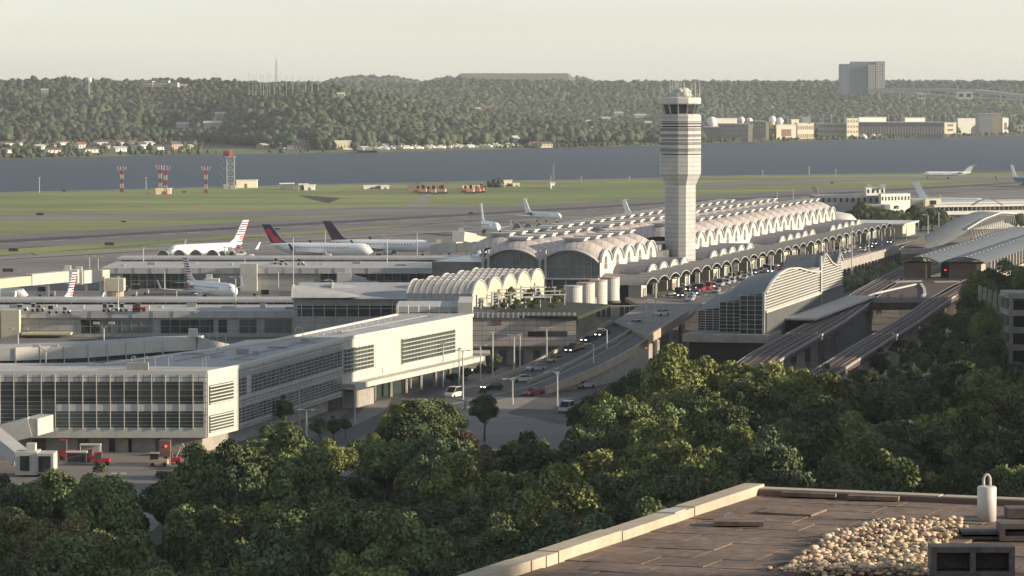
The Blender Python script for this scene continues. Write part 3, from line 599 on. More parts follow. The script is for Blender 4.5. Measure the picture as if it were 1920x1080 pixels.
# ------------------------------------------------------------ great hall of domes
HA = -14.46; H0 = Fr(54.9, 1073.0, HA); BU, BW = 13.69, 15.3; ZS = 15.6
def bays(i): return i*BU
hall = thing('terminal_hall', 'long white terminal hall roofed with rows of shallow domes and arched gables', 'terminal', H0(0, 0, 0))
hr = [-9.6, 17.9]
def dome_mesh():
    m = MB(Fr(0, 0, HA)); h1, h2 = 2.5, 3.1; a, b = BW/2, BU/2
    m.grid(lambda u, v: ((u*2-1)*a, (v*2-1)*b, h1*(1-(u*2-1)**2)**.9+h2*(1-(v*2-1)**2)**.9), 10, 8); return m
dm = dome_mesh(); d0 = dm.build('roof_dome', 'ribbed_roof', None); dme = d0.data; bpy.data.objects.remove(d0)
lm = MB(Fr(0, 0, HA)); lm.box(-2.6, 2.6, -2.2, 2.2, 0, .5); lm.box(-3.1, 3.1, -2.9, 2.6, .503, .85); l0 = lm.build('lantern', ['dome_white'], None); lme = l0.data; bpy.data.objects.remove(l0)
k_ = 0
for r_i in range(3):
    for i in np.arange(-9, 18):
        if -4 <= i <= -2 and r_i == 0: continue
        if r_i == 2 and i < -6: continue
        c = H0(-BW*(r_i+.5), bays(i), ZS+(0 if r_i < 2 else -.6)); o = bpy.data.objects.new('roof_dome', dme); sc.collection.objects.link(o); o.parent = hall
        o.location = Vector(c)-Vector(H0(0, 0, 0)); OFF[o.name] = (0, 0, 0)
        l = bpy.data.objects.new('lantern', lme); sc.collection.objects.link(l); l.parent = o; l.location = (0, 0, 5.4)
# gables with windows
def arch(y, h, b, z0, p=.8): return z0+h*(1-(y/b)**2)**p
gm = MB(Fr(0, 0, HA)); N = 14; b = BU/2
pts = [(0.0, -b, -3.4)]+[(0.0, y, arch(y, 3.3, b, 0)) for y in np.linspace(-b, b, N+1)]+[(0.0, b, -3.4)]
gm.face([gm.p(*q) for q in pts][::-1]); gm.face([gm.p(q[0]-.25, q[1], q[2]) for q in pts])
for q, r in zip(pts[1:-1], pts[2:-1]): gm.bar((.15, q[1], q[2]), (.15, r[1], r[2]), .6, .28)
g0 = gm.build('gable', 'white', None); gme = g0.data; bpy.data.objects.remove(g0)
wm = MB(Fr(0, 0, HA)); wp = [(.06, -1.7, -1.9)]+[(.06, y, -.4+2.0*(1-(y/1.7)**2)**.6) for y in np.linspace(-1.7, 1.7, 9)]+[(.06, 1.7, -1.9)]
wm.face([wm.p(*q) for q in wp][::-1]); w0 = wm.build('window', 'gable_glass', None); wme = w0.data; bpy.data.objects.remove(w0)
mm_ = MB(Fr(0, 0, HA))
for y in (-.85, 0, .85): mm_.bar((.12, y, -1.9), (.12, y, 1.2), .12)
mm_.bar((.12, -1.7, -.4), (.12, 1.7, -.4), .12); q0 = mm_.build('window_frame', 'white', None); qme = q0.data; bpy.data.objects.remove(q0)
def add_child(me, name, parent, loc):
    o = bpy.data.objects.new(name, me); sc.collection.objects.link(o); o.parent = parent; o.location = loc; return o
for i in range(-9, 18):
    if -4 <= i <= -2: continue
    gb = add_child(gme, 'gable', hall, Vector(H0(.3, bays(i), ZS))-Vector(H0(0, 0, 0))); wd = add_child(wme, 'window', gb, (0, 0, 0)); add_child(qme, 'window_frame', wd, (0, 0, 0))
# hall body, end facades
u0, u1 = bays(-9.5), bays(17.5)
m = MB(H0); m.box(-3*BW+1, .1, u0+.6, u1-.3, 0, ZS-.2); m.build('hall_body', 'glass_grey', hall)
m = MB(H0)
for (ua, ub) in ((u0, bays(-4.5)), (bays(-1.5), u1)): m.box(-.2, .45, ua, ub, ZS-5.2, ZS-3.3)
m.build('parapet_band', 'white', hall)
for r_i in range(2):
    m = MB(H0); xc = -BW*(r_i+.5); a = BW/2
    pts = [(xc-a, u0+.25, 3)]+[(x, u0+.25, arch(x-xc, 3.1, a, ZS, .9)) for x in np.linspace(xc-a, xc+a, 15)]+[(xc+a, u0+.25, 3)]
    m.face([m.p(*q) for q in pts]); fo = m.build('end_glass_wall', 'glass_grey', hall)
    m = MB(H0)
    for q, r in zip(pts[1:-1], pts[2:-1]): m.bar((q[0], u0-.5, q[2]+.15), (r[0], u0-.5, r[2]+.15), 1.6, .3)
    m.build('arch_rim', 'light_grey', fo); m = MB(H0)
    for k in range(1, 8): x = xc-a+2*a*k/8; m.bar((x, u0+.1, 3), (x, u0+.1, arch(x-xc, 3.1, a, ZS, .9)), .16)
    for z in (7, 9.5, 12, 14.5): m.bar((xc-a, u0+.1, z), (xc+a, u0+.1, z), .12)
    m.build('mullion_grid', 'grey', fo); m = MB(H0)
    m.tube((xc-a, u0-1.6, 2), (xc-a, u0-1.6, ZS+3.2), .3); m.tube((xc-a+1.5, u0-1.6, 2), (xc-a+1.5, u0-1.6, ZS+3.2), .3); m.build('steel_mast', 'light_grey', fo)
m = MB(H0); m.box(-2*BW-.3, .3, u0-2.6, u0-.0, 11.2, 11.6)
for k in range(5): m.tube((-1-k*3.6, u0-2.2, 3), (-1-k*3.6, u0-2.2, 11.2), .16)
m.build('entrance_screen', 'light_grey', hall)
# recessed dark link behind the tower
m = MB(H0); m.box(-BW, -2, bays(-4.5), bays(-1.5), ZS-.5, ZS+1.2); m.build('link_roof', 'roof_purple', hall)
m = MB(H0); m.box(-3, -1.9, bays(-4.5)+1, bays(-1.5)-1, 9, ZS-.6); m.build('link_glass', 'glass', hall); m = MB(H0)
for k in range(6): y = bays(-4.4)+k*2.3; m.bar((-1.8, y, 9), (-1.8, y, ZS+1), .3)
m.build('link_column', 'white', hall)
# lower ribbed roof with lunettes
m = MB(H0)
for i in range(-9, 18):
    y = bays(i); m.grid(lambda u, v: (.3+u*9.4, y+(v-.5)*BU, 11.0+.9*(1-(2*v-1)**2)+.7*(1-u)), 2, 6)
m.build('lower_roof', 'roof_purple', hall)
lun = MB(Fr(0, 0, HA)); b2 = BU/2*.96
lp = [(0, y, 3.1*(1-(y/b2)**2)**.75) for y in np.linspace(-b2, b2, 13)]; lun.face([lun.p(*q) for q in lp][::-1])
for q, r in zip(lp, lp[1:]): lun.bar((.05, q[1], q[2]), (.05, r[1], r[2]), .5, .2)
l1 = lun.build('lunette', 'white', None); lume = l1.data; bpy.data.objects.remove(l1)
luv = MB(Fr(0, 0, HA)); luv.grid(lambda u, v: (-9.2*u, (2*v-1)*b2, 3.1*max(0, 1-(2*v-1)**2)**.75), 3, 12); l2 = luv.build('lunette_vault', 'roof_purple', None); lvme = l2.data; bpy.data.objects.remove(l2)
for i in (-8, -7, -6, -5, -2, -1, 0, 1, 2, 6, 7, 8, 9, 10, 13, 14, 15, 16, 17):
    lu = add_child(lume, 'lunette', hall, Vector(H0(9.7, bays(i), 11.3))-Vector(H0(0, 0, 0))); add_child(lvme, 'lunette_vault', lu, (0, 0, 0))
# kerbside canopy
can = thing('kerbside_canopy', 'scalloped grey vaulted canopy running along the terminal kerb', 'canopy', H0(14, 0, 7.5))
cv = MB(Fr(0, 0, HA)); bb = BU/2
cv.grid(lambda u, v: (u*8.8, (2*v-1)*bb, 1.5*max(0, 1-(2*v-1)**2)**.8), 3, 10); c0 = cv.build('canopy_vault', 'ribbed_roof', None); cme = c0.data; cme.materials[0] = MATS['canopy_roof']; bpy.data.objects.remove(c0)
ce = MB(Fr(0, 0, HA)); cp = [(8.8, y, 1.5*max(0, 1-(y/bb)**2)**.8) for y in np.linspace(-bb, bb, 11)]
for q, r in zip(cp, cp[1:]): ce.bar(q, r, .22, .16)
c1 = ce.build('vault_edge', 'light_grey', None); ceme = c1.data; bpy.data.objects.remove(c1)
cc = MB(Fr(0, 0, HA)); cc.tube((8.2, bb, -3.9), (8.2, bb, .1), .2); cc.bar((8.2, bb, -.3), (.3, bb, -.1), .3); c2 = cc.build('column', 'white', None); ccme = c2.data; bpy.data.objects.remove(c2)
for i in range(-11, 19):
    v = add_child(cme, 'canopy_vault', can, Vector(H0(9.8, bays(i), 11.4))-Vector(H0(14, 0, 7.5))); add_child(ceme, 'vault_edge', v, (0, 0, 0)); add_child(ccme, 'column', can, v.location)
kw = thing('kerbside_facade', 'cream lit entrance wall with dark doorways under the scalloped canopy', 'facade', H0(10, 0, 7.5))
m = MB(H0); m.box(9.2, 10.2, bays(-10), bays(18.6), 7.5, 11); m.build('glazed_wall', 'glass', kw)
for i in range(-10, 19):
    m = MB(H0); y = bays(i); m.box(10.2, 13.5 if i % 4 else 15.5, y-(3.4 if i % 4 else 2.0), y+(3.0 if i % 4 else 2.0), 7.5, 10.6); bx = m.build('entrance_vestibule', ('cream', 'white', 'white_matt', 'dark_grey')[i % 4], kw)
    for dy in (-1.6, .6): m = MB(H0); m.box(13.4 if i % 4 else 15.4, 13.56 if i % 4 else 15.56, y+dy, y+dy+.9, 7.5, 9.6); m.build('doorway', 'black', bx)
# far end of hall: stepped white roofs
t = thing('hall_end_rotunda', 'low white drum roof at the far end of the domed hall', 'rotunda', H0(-6, bays(19.5), 0))
m = MB(H0); m.lathe([(8, 0), (8, 12), (9, 12.5), (6.5, 15), (1, 16)], (-6, bays(20), 0), 20); m.build('drum', 'white_matt', t, True); m = MB(H0); m.box(2, 22, bays(18.7), bays(21), 7.5, 11.8); m.build('kerb_pavilion', 'cream', t)
m = MB(H0); m.box(1, 23, bays(18.5), bays(21.2), 11.803, 12.4); m.build('pavilion_roof', 'white', t)

# ------------------------------------------------------------ arcaded hall with five vaults
A0 = Fr(-7.5, 848.0, HA)
arc = thing('arcade_hall', 'white arcaded hall under five parallel ribbed barrel vaults', 'terminal', A0(0, 0, 0))
for i in range(5):
    y = i*BU; m = MB(A0); m.grid(lambda u, v: (-15.6+u*15.6, y+(2*v-1)*BU/2, 13.3+2.9*max(0, 1-(2*v-1)**2)**.8), 4, 12); vt = m.build('barrel_vault', 'ribbed_roof', arc, True)
    m = MB(A0)
    for k in range(11):
        x = -15.6+k*1.56
        if k in (0, 10): m.path([(x, y+yy, 13.35+2.95*max(0, 1-(yy/(BU/2))**2)**.8) for yy in np.linspace(-BU/2, BU/2, 11)], .5 if k == 10 else .34, .22)
        else: m.path([(x, y+yy, 13.38+2.9*max(0, 1-(yy/(BU/2))**2)**.8) for yy in np.linspace(-BU/2, BU/2, 11)], .08, .07)
    m.build('vault_rib', 'white', vt)
    m = MB(A0); pts = [(.05, y-BU/2, 8.7)]+[(.05, y+yy, 13.3+2.75*max(0, 1-(yy/(BU/2))**2)**.8) for yy in np.linspace(-BU/2, BU/2, 13)]+[(.05, y+BU/2, 8.7)]
    m.face([m.p(*q) for q in pts][::-1]); gb = m.build('gable', 'cream', arc); m = MB(A0)
    m.face([m.p(.12, y+a, z) for a, z in [(-2.6, 9)]+[(yy, 10.5+1.6*(1-(yy/2.6)**2)**.5) for yy in np.linspace(-2.6, 2.6, 9)]+[(2.6, 9)]][::-1]); m.build('arched_window', 'glass', gb)
    m = MB(A0)
    for z in np.arange(9.2, 15.2, .75):
        hw = BU/2 if z < 13.3 else BU/2*math.sqrt(max(0, 1-((z-13.3)/2.8)**1.25))
        m.bar((.22, y-hw+.1, z), (.22, y+hw-.1, z), .12)
    m.build('louvre', 'light_grey', gb); m = MB(A0); m.tube((1.2, y-BU/2, 4), (1.2, y-BU/2, 13.2), .3); m.build('column', 'white', arc)
m = MB(A0); m.box(-15.4, -.1, -BU/2+.2, 4.5*BU-.2, 10.6, 13.25); m.build('end_wall', 'light_grey', arc); m = MB(A0); m.box(-15.5, -.4, -BU/2+.1, 4.5*BU-.1, 4, 10.597); m.build('window_band', 'glass', arc)
m = MB(A0)
for k in range(9): m.bar((-15.5+k*1.8, -BU/2+.0, 10.6), (-15.5+k*1.8, -BU/2+.0, 13.2), .16)
m.build('front_mullion', 'white', arc)
# roof garden between arcade and drums
gd = thing('roof_garden', 'planted roof terrace with pale slatted trellises in front of the arcade', 'roof garden', G(990, 585, 11))
P0 = G(888, 590, 11.1); P1 = G(1083, 592, 11.1)
m = MB(); m.prism([(P0.x+2, P0.y+1), (P1.x, P1.y+1), (P1.x+8, P1.y+46), (P0.x+14, P0.y+60)], 10.2, 10.9); m.build('terrace_slab', 'undergrowth', gd)
for k in range(13):
    q = G(925+(k*37) % 120, 577-(k*11) % 26, 11.2); z = 13.2; m = MB()
    for e in range(3): m.bar((q.x-3, q.y+e*.8, z), (q.x+3.2, q.y+1.2+e*.8, z+.1), .5, .12)
    for e in (-2.8, 2.8): m.tube((q.x+e, q.y+.8, 10.9), (q.x+e, q.y+.8, z), .08, n=4)
    m.build('trellis', 'white', gd)
# ------------------------------------------------------------ drums
for i, (a, b, yt, yb, lab) in enumerate(((1058, 1092, 538, 580, 'first white stair drum, fully visible beside the roof garden'), (1093, 1115.5, 532, 571.5, 'second white stair drum from the roof garden'), (1118, 1139, 527, 567, 'third white stair drum from the roof garden'), (1141, 1162, 521.5, 560, 'last white stair drum, beside the kerbside canopy'))):
    D = G(a, yb, 8).y; r = 2.2; X = (b-960)/F*D-r; zt = HC-(yt-170)*D/F
    t = thing('stair_drum', lab, 'stair drum', (X, D, 7.5), 'row of stair drums'); m = MB(); prof = [(r, 7.6)]
    for k in range(6): z = 7.6+(zt-7.6)*(k+1)/6; prof += [(r, z-.14), (r-.06, z-.1), (r-.06, z-.02), (r, z)]
    m.lathe(prof, (X, D, 0), 28); m.build('drum_wall', 'white', t, False); m = MB(); m.lathe([(r+.08, zt+.003), (r+.08, zt+.3), (r-.3, zt+.35)], (X, D, 0), 28); m.build('cap_ring', 'salmon' if i else 'light_grey', t)
    m = MB(); m.lathe([(r+.3, 7.0), (r+.3, 7.597)], (X, D, 0), 28); m.build('plinth', 'dark_grey', t)
# ------------------------------------------------------------ nearest concourse building (L-shaped, white)
ZT = 13.7
fb = thing('front_concourse', 'white and glass concourse building with a sharp corner and long ribbon windows', 'concourse', (-50.6, 605.6, 0))
A, B, C, Dp, E, Fp, Gp, Hp, Ip, J = (-130, 605.6), (-50.6, 605.6), (-46.4, 619), (-31.9, 688), (-8.2, 762), (-23.9, 762), (-45.2, 680), (-56.8, 652), (-69.6, 623.5), (-130, 619)
def off(a, b, d):   # unit vector and outward normal (to the viewer's side, i.e. right of a->b)
    L = math.dist(a, b); ux, uy = (b[0]-a[0])/L, (b[1]-a[1])/L; return ux, uy, uy, -ux, L
m = MB(); m.prism([A, B, C, Dp, (-33, 700), (-50, 690), Hp, Ip, J], 2.65, ZT-.6); m.build('wall', 'grey_panel', fb)
m = MB(); m.prism([(Dp[0]+.02, Dp[1]+.02), E, Fp, Gp, (-45.5, 684)], 4.9, ZT-.603); m.build('wing_wall', 'cream', fb).data.materials[0] = MATS['white_matt']
m = MB(); m.prism([A, B, C, Dp, E, Fp, Gp, Hp, Ip, J], ZT-.6, ZT-.35); m.build('roof', 'roof_membrane', fb)
m = MB()
for a, b in ((A, B), (B, C), (C, Dp), (Dp, E), (E, Fp), (Fp, Gp), (Gp, Hp), (Hp, Ip), (Ip, J)):
    ux, uy, nx, ny, L = off(a, b, 0); m.bar((a[0], a[1], ZT-.3), (b[0], b[1], ZT-.3), .5, .62)
m.build('parapet', 'white', fb)
def fac(a, b, z0, z1, s0, s1, d, name, mat, parent=fb):
    """thin slab on wall a->b between distances s0..s1, d metres proud"""
    ux, uy, nx, ny, L = off(a, b, 0); s1 = L if s1 is None else s1; q = lambda s, o: (a[0]+ux*s+nx*o, a[1]+uy*s+ny*o)
    m = MB(); m.prism([q(s0, -.05), q(s0, d), q(s1, d), q(s1, -.05)][::-1], z0, z1); return m.build(name, mat, parent)
def fins(a, b, z0, z1, s0, s1, step, w, d, name, mat, parent, o=0):
    ux, uy, nx, ny, L = off(a, b, 0); s1 = L if s1 is None else s1; m = MB(); n = int(round((s1-s0)/step))
    for k in range(n+1):
        s = s0+(s1-s0)*k/n; d2 = d/2+o; m.bar((a[0]+ux*s+nx*d2, a[1]+uy*s+ny*d2, z0), (a[0]+ux*s+nx*d2, a[1]+uy*s+ny*d2, z1), w, d)
    return m.build(name, mat, parent)
def rails(a, b, zs, s0, s1, w, d, name, mat, parent):
    ux, uy, nx, ny, L = off(a, b, 0); s1 = L if s1 is None else s1; m = MB()
    for z in zs: m.bar((a[0]+ux*s0+nx*d/2, a[1]+uy*s0+ny*d/2, z), (a[0]+ux*s1+nx*d/2, a[1]+uy*s1+ny*d/2, z), d, w)
    return m.build(name, mat, parent)
LA = 79.4
g1 = fac(A, B, 8.2, 11.9, 0, LA-.5, .08, 'upper_glazing', 'facade_glass', fb); g2 = fac(A, B, 4.3, 7.0, 0, LA-.5, .08, 'lower_glazing', 'glass_green', fb)
for g_, z0, z1 in ((g1, 8.2, 11.9), (g2, 4.3, 7.0)):
    rails(A, B, np.linspace(z0+.4, z1-.4, 4), 0, LA-.5, .06, .14, 'glazing_rail', 'light_grey', g_); fins(A, B, z0, z1, 0, LA-.5, 1.52, .05, .1, 'mullion', 'dark_grey', g_)
fins(A, B, 4.0, ZT-.6, LA-2.2-2.28*33, LA-2.2, 2.28, .1, .42, 'fin', 'white', fb)
fac(A, B, 7.02, 8.18, 54.6, LA-.3, .3, 'spandrel_band', 'light_grey', fb); g3 = fac(A, B, 7.02, 8.18, 0, 54.6, .08, 'middle_glazing', 'facade_glass', fb); rails(A, B, (7.3, 7.9), 0, 54.6, .06, .14, 'glazing_rail', 'light_grey', g3); fac(A, B, 2.6, 4.28, 0, LA-.1, .25, 'lower_band', 'white_matt', fb); fac(A, B, 11.92, ZT-.62, 0, LA-.1, .25, 'upper_band', 'grey_panel', fb)
# corner return
fac(B, C, 2.62, ZT-.62, .2, 13.9, .2, 'corner_panel', 'white_matt', fb)
for z0, z1 in ((8.0, 11.2), (3.3, 6.2)):
    g_ = fac(B, C, z0, z1, .6, 11.6, .26, 'window', 'glass_green', fb); rails(B, C, np.linspace(z0+.2, z1-.2, 6), .6, 11.6, .16, .5, 'sunshade', 'white', g_)
# side face, two ribbon windows
for z0, z1, s0 in ((8.2, 11.4, 8.5), (3.6, 6.4, .8)):
    g_ = fac(C, Dp, z0, z1, s0, 70, .08, 'ribbon_window', 'facade_glass', fb); rails(C, Dp, np.linspace(z0+.1, z1-.1, 6), s0, 70, .07, .2, 'sunshade', 'light_grey', g_); fins(C, Dp, z0, z1, s0, 70, 1.35, .05, .07, 'mullion', 'grey', g_, .02)
g_ = fac(C, Dp, 8.2, 11.4, 1.0, 5.2, .08, 'corner_window', 'glass', fb); rails(C, Dp, np.linspace(8.3, 11.3, 6), 1.0, 5.2, .07, .2, 'sunshade', 'white', g_)
fins(C, Dp, 2.7, ZT-.6, .3, 70, 2.7, .06, .06, 'trellis_lattice', 'light_grey', fb, .5); rails(C, Dp, (7.0, 7.6, 12.0, 12.6, 3.1), .3, 70, .05, .3, 'trellis_rail', 'grey', fb)
# wing face
LW = math.dist(Dp, E)
for z0, z1, s0, s1 in ((6.9, 11.4, .6, 17), (6.4, 11.2, 33, 66)):
    g_ = fac(Dp, E, z0, z1, s0, s1, .06, 'window', 'glass_green', fb); rails(Dp, E, np.linspace(z0, z1, 7), s0, s1, .12, .5, 'sunshade', 'white', g_); fins(Dp, E, z0, z1, s0, s1, 1.9, .14, .2, 'glazing_bar', 'light_grey', g_)
fac(Dp, E, 3.9, 4.9, 0, LW, 2.6, 'ledge', 'white_matt', fb)
# ground floor under the front and undercroft columns
m = MB(); m.prism([(-130, 607.5), (-51.5, 607.5), (-48, 619), (-34.5, 686), (-60, 690), (-130, 618)], 0, 2.64); m.build('ground_floor_wall', 'concrete', fb)
m = MB(); m.prism([(-38, 692), (-29.8, 692), (-26.5, 702), (-35, 702)], 0, 3.2); m.build('stair_core', 'concrete', fb)
for k in range(9):
    s = 4+k*9; ux, uy, nx, ny, L = off(Dp, E, 0); q = (Dp[0]+ux*s-nx*1.5, Dp[1]+uy*s-ny*1.5); m = MB(); m.tube((q[0], q[1], 0), (q[0], q[1], 4.9), .4, n=8); m.build('column', 'concrete', fb)
for dx, w_, mt in ((-24.6, 1.0, 'black'), (-22.4, 1.6, 'concrete_sunlit'), (-21.2, .5, 'black'), (-16.5, 1, 'dark_grey'), (-30, 1.8, 'dark_grey'), (-38, 2.2, 'dark_grey')):
    m = MB(); m.box(-50.6+dx*.95+7, -50.6+dx*.95+7+w_, 607.38, 607.53, 0, 2.2); m.build('door', mt, fb)
# roof clutter
for px, y, w_, h_ in ((455, 664, 2.2, .9), (395, 655, 3.0, .3), (360, 664, 4, .2), (520, 653, 3.5, .35), (480, 666, 1.2, .7), (572, 640, 1.6, .5)):
    q = G(px, y, ZT-.35); m = MB(); m.box(q.x-w_/2, q.x+w_/2, q.y-w_/3, q.y+w_/3, ZT-.347, ZT-.35+h_); m.build('roof_vent', 'grey', fb)
for k in range(14):
    q = G(583+k*11.4, 633-k*2.55, ZT-.35); m = MB(); m.lathe([(.14, 0), (.14, .28), (.05, .34)], (q.x, q.y, ZT-.347), 6); m.build('roof_light', 'white', fb)
for px, y in ((247, 690), (271, 690), (291, 689), (316, 689), (380, 691), (386, 690)):
    q = G(px, y, ZT-.3); m = MB(); m.path([(q.x, q.y, ZT-.4), (q.x, q.y, ZT+1.5), (q.x+.5, q.y, ZT+1.7), (q.x+.6, q.y, ZT+1.3)], .12); m.build('roof_hook', 'light_grey', fb)
q = G(568, 634, ZT); m = MB(); m.path([(q.x, q.y, ZT-.4), (q.x, q.y, ZT+1.6), (q.x-.6, q.y, ZT+2.1), (q.x-1.3, q.y, ZT+1.9), (q.x-1.4, q.y, ZT+1.4)], .16); m.build('goose_neck_vent', 'white', fb)
q = G(258, 694, ZT-.35); m = MB(); m.box(q.x-1.8, q.x+1.8, q.y-.4, q.y+.9, ZT-.347, ZT+.9); m.build('roof_unit', 'grey', fb)
for px, y, w_, d_, mt in ((350, 672, 5, 7, 'gravel_roof'), (480, 655, 4, 9, 'light_grey'), (540, 645, 5, 6, 'gravel_roof'), (610, 628, 3, 8, 'gravel_roof'), (700, 612, 4, 9, 'light_grey'), (420, 676, 6, 4, 'gravel_roof'), (780, 596, 3, 10, 'gravel_roof'), (160, 689, 9, 4, 'gravel_roof')):
    q = G(px, y, ZT-.35); m = MB(); m.prism([(q.x, q.y), (q.x+w_, q.y), (q.x+w_+d_*.22, q.y+d_), (q.x+d_*.22, q.y+d_)], ZT-.347, ZT-.34); m.build('roof_patch', mt, fb)
for px0, y0, px1, y1 in ((440, 672, 600, 634), (330, 676, 420, 660), (640, 622, 800, 592)):
    a, b = G(px0, y0, ZT-.2), G(px1, y1, ZT-.2); m = MB(); m.bar(a, b, .16); m.build('roof_pipe', 'grey', fb)
# ---- curved concourse behind
cb = thing('curved_concourse', 'curved low concourse with a white fascia behind the sharp cornered one', 'concourse', (-90, 665, 0))
Pc = [(-132, 662), (-112, 663), (-90.3, 665.5), (-78, 673), (-65.8, 688), (-60, 693)]; Pb = [(-59, 701), (-68, 697), (-80, 684), (-92, 677), (-112, 674), (-132, 673)]
m = MB(); m.prism(Pc+Pb, 0, 12.9); m.build('wall', 'light_grey', cb); m = MB(); m.prism(Pc+Pb, 12.903, 13.25); m.build('roof', 'roof_membrane', cb)
for (a, b), mt in zip(zip(Pc, Pc[1:]), ('white', 'white', 'white_matt', 'light_grey', 'light_grey')):
    ux, uy, nx, ny, L = off(a, b, 0); f_ = fac(a, b, 11.0, 13.4, 0, L, .3, 'fascia', 'white_matt', cb); g_ = fac(a, b, 7.5, 10.98, 0, L, .1, 'glazing', 'glass', cb)
    rails(a, b, (8.5, 9.3, 10.1), 0, L, .1, .3, 'glazing_rail', 'light_grey', g_); fins(a, b, 7.5, 13.3, 0, L, max(2.0, L/max(1, round(L/5.2))), .14, .5, 'fin', 'white', g_)
# jet-bridge link off the curved concourse
jt = thing('link_bridge', 'grey enclosed passenger link sloping off the curved concourse', 'jet bridge', tuple(G(395, 655, 9)))
a = PY(361, 634, 694); b = PY(432, 649, 700); m = MB(); m.bar((a.x, a.y, a.z-1.3), (b.x, b.y, b.z-1.3), 3.2, 3.0); m.build('tunnel', 'light_grey', jt); m = MB(); m.bar((a.x, a.y, a.z+.25), (b.x-3, b.y, b.z+.25+.3), 2.6, .2); m.build('tunnel_roof', 'white', jt)
q = PY(361, 622, 693); m = MB(); m.box(q.x-.7, q.x+.9, q.y-1, q.y+1, q.z-1, q.z+.6); m.build('roof_box', 'white', jt)
m = MB()
for k in range(5): m.tube((a.x+k*1.6, a.y-1.5, 12), (a.x+k*1.6, a.y-1.5, 14.2), .07, n=4)
m.bar((a.x, a.y-1.5, 14.2), (a.x+6.4, a.y-1.5, 14.2), .1); m.build('handrail', 'light_grey', jt)
# ---- piers across the apron
def pier(lab, D, px0, px1, ztop, dep, mat, z2=None, dep2=None, glass=(1.0, 3.6), bands=()):
    a = PY(px0, 500, D).x; b = PY(px1, 500, D).x; t = thing('airside_pier', lab, 'concourse', ((a+b)/2, D, 0), 'airside piers')
    m = MB(); m.box(a, b, D, D+dep, 0, ztop-.3); m.build('wall', mat, t); m = MB(); m.box(a-.5, b+.5, D-.6, D+dep, ztop-.297, ztop+.15); m.build('roof', 'roof_membrane', t)
    m = MB(); m.box(a-.5, b+.5, D-.75, D-.603, ztop-1.4, ztop+.3); m.build('fascia', 'light_grey', t)
    m = MB(); k = a
    while k < b: m.box(k, k+.1, D-.85, D-.753, ztop-1.4, ztop+.3); k += 5
    m.build('fascia_joint', 'grey', t)
    for p0, p1, mm in bands:
        x0, x1 = PY(p0, 500, D).x, PY(p1, 500, D).x; m = MB(); m.box(x0, x1, D-.12, D+.05, glass[0], glass[1]); gl = m.build('window', mm, t); m = MB(); k = x0
        while k < x1: m.box(k, k+.12, D-.2, D-.123, glass[0], glass[1]); k += 2.4
        m.box(x0, x1, D-.2, D-.123, (glass[0]+glass[1])/2, (glass[0]+glass[1])/2+.1); m.build('mullion_grid', 'grey', gl)
    for k in range(11):
        x = a+(b-a)*(k+.4+.3*math.sin(k*5.1))/11; yy = D+dep*(.3+.4*((k*7) % 5)/5); m = MB(); m.box(x, x+1.4+k % 3, yy, yy+1.5, ztop+.153, ztop+.7+.3*(k % 2)); m.build('roof_unit', ('light_grey', 'grey', 'white_matt')[k % 3], t)
    if z2:
        m = MB(); m.box(a+1, b-1, D+dep-.002, D+dep+dep2, 0, z2-.5); m.build('upper_glazing', 'glass', t); m = MB(); m.box(a, b, D+dep-1.2, D+dep+dep2+.5, z2-.497, z2+.2); m.build('upper_roof', 'roof_membrane', t)
        m = MB(); k = a+1
        while k < b-1: m.box(k, k+.18, D+dep-.1, D+dep-.005, ztop, z2-.5); k += 3.4
        m.build('upper_mullion', 'light_grey', t)
    return t
p1 = pier('nearer grey airside pier with dark window bays and parked ramp trucks on its deck', 893, -60, 552, 6.1, 30, 'tile_wall', 7.3, 12, (1.0, 4.2), ((150, 190, 'glass'), (190, 285, 'glass_grey'), (300, 400, 'glass'), (408, 425, 'black'), (448, 480, 'glass_green'), (495, 545, 'glass_grey')))
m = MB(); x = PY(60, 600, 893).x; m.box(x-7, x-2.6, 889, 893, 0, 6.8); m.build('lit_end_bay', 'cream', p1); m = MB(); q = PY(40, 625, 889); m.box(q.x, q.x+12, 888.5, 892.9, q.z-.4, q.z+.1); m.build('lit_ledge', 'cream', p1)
p2 = pier('farther grey airside pier spanning behind the parked jets toward the domed hall', 1100, 190, 905, 6.6, 46, 'tile_wall', 7.7, 14, (.8, 5.2), ((230, 345, 'glass'), (345, 410, 'glass_grey'), (600, 660, 'glass'), (660, 900, 'glass')))
m = MB(); x = PY(482, 500, 1098).x; m.box(x-5, x, 1097, 1100, 0, 8.2); m.build('corner_bay', 'white_matt', p2)
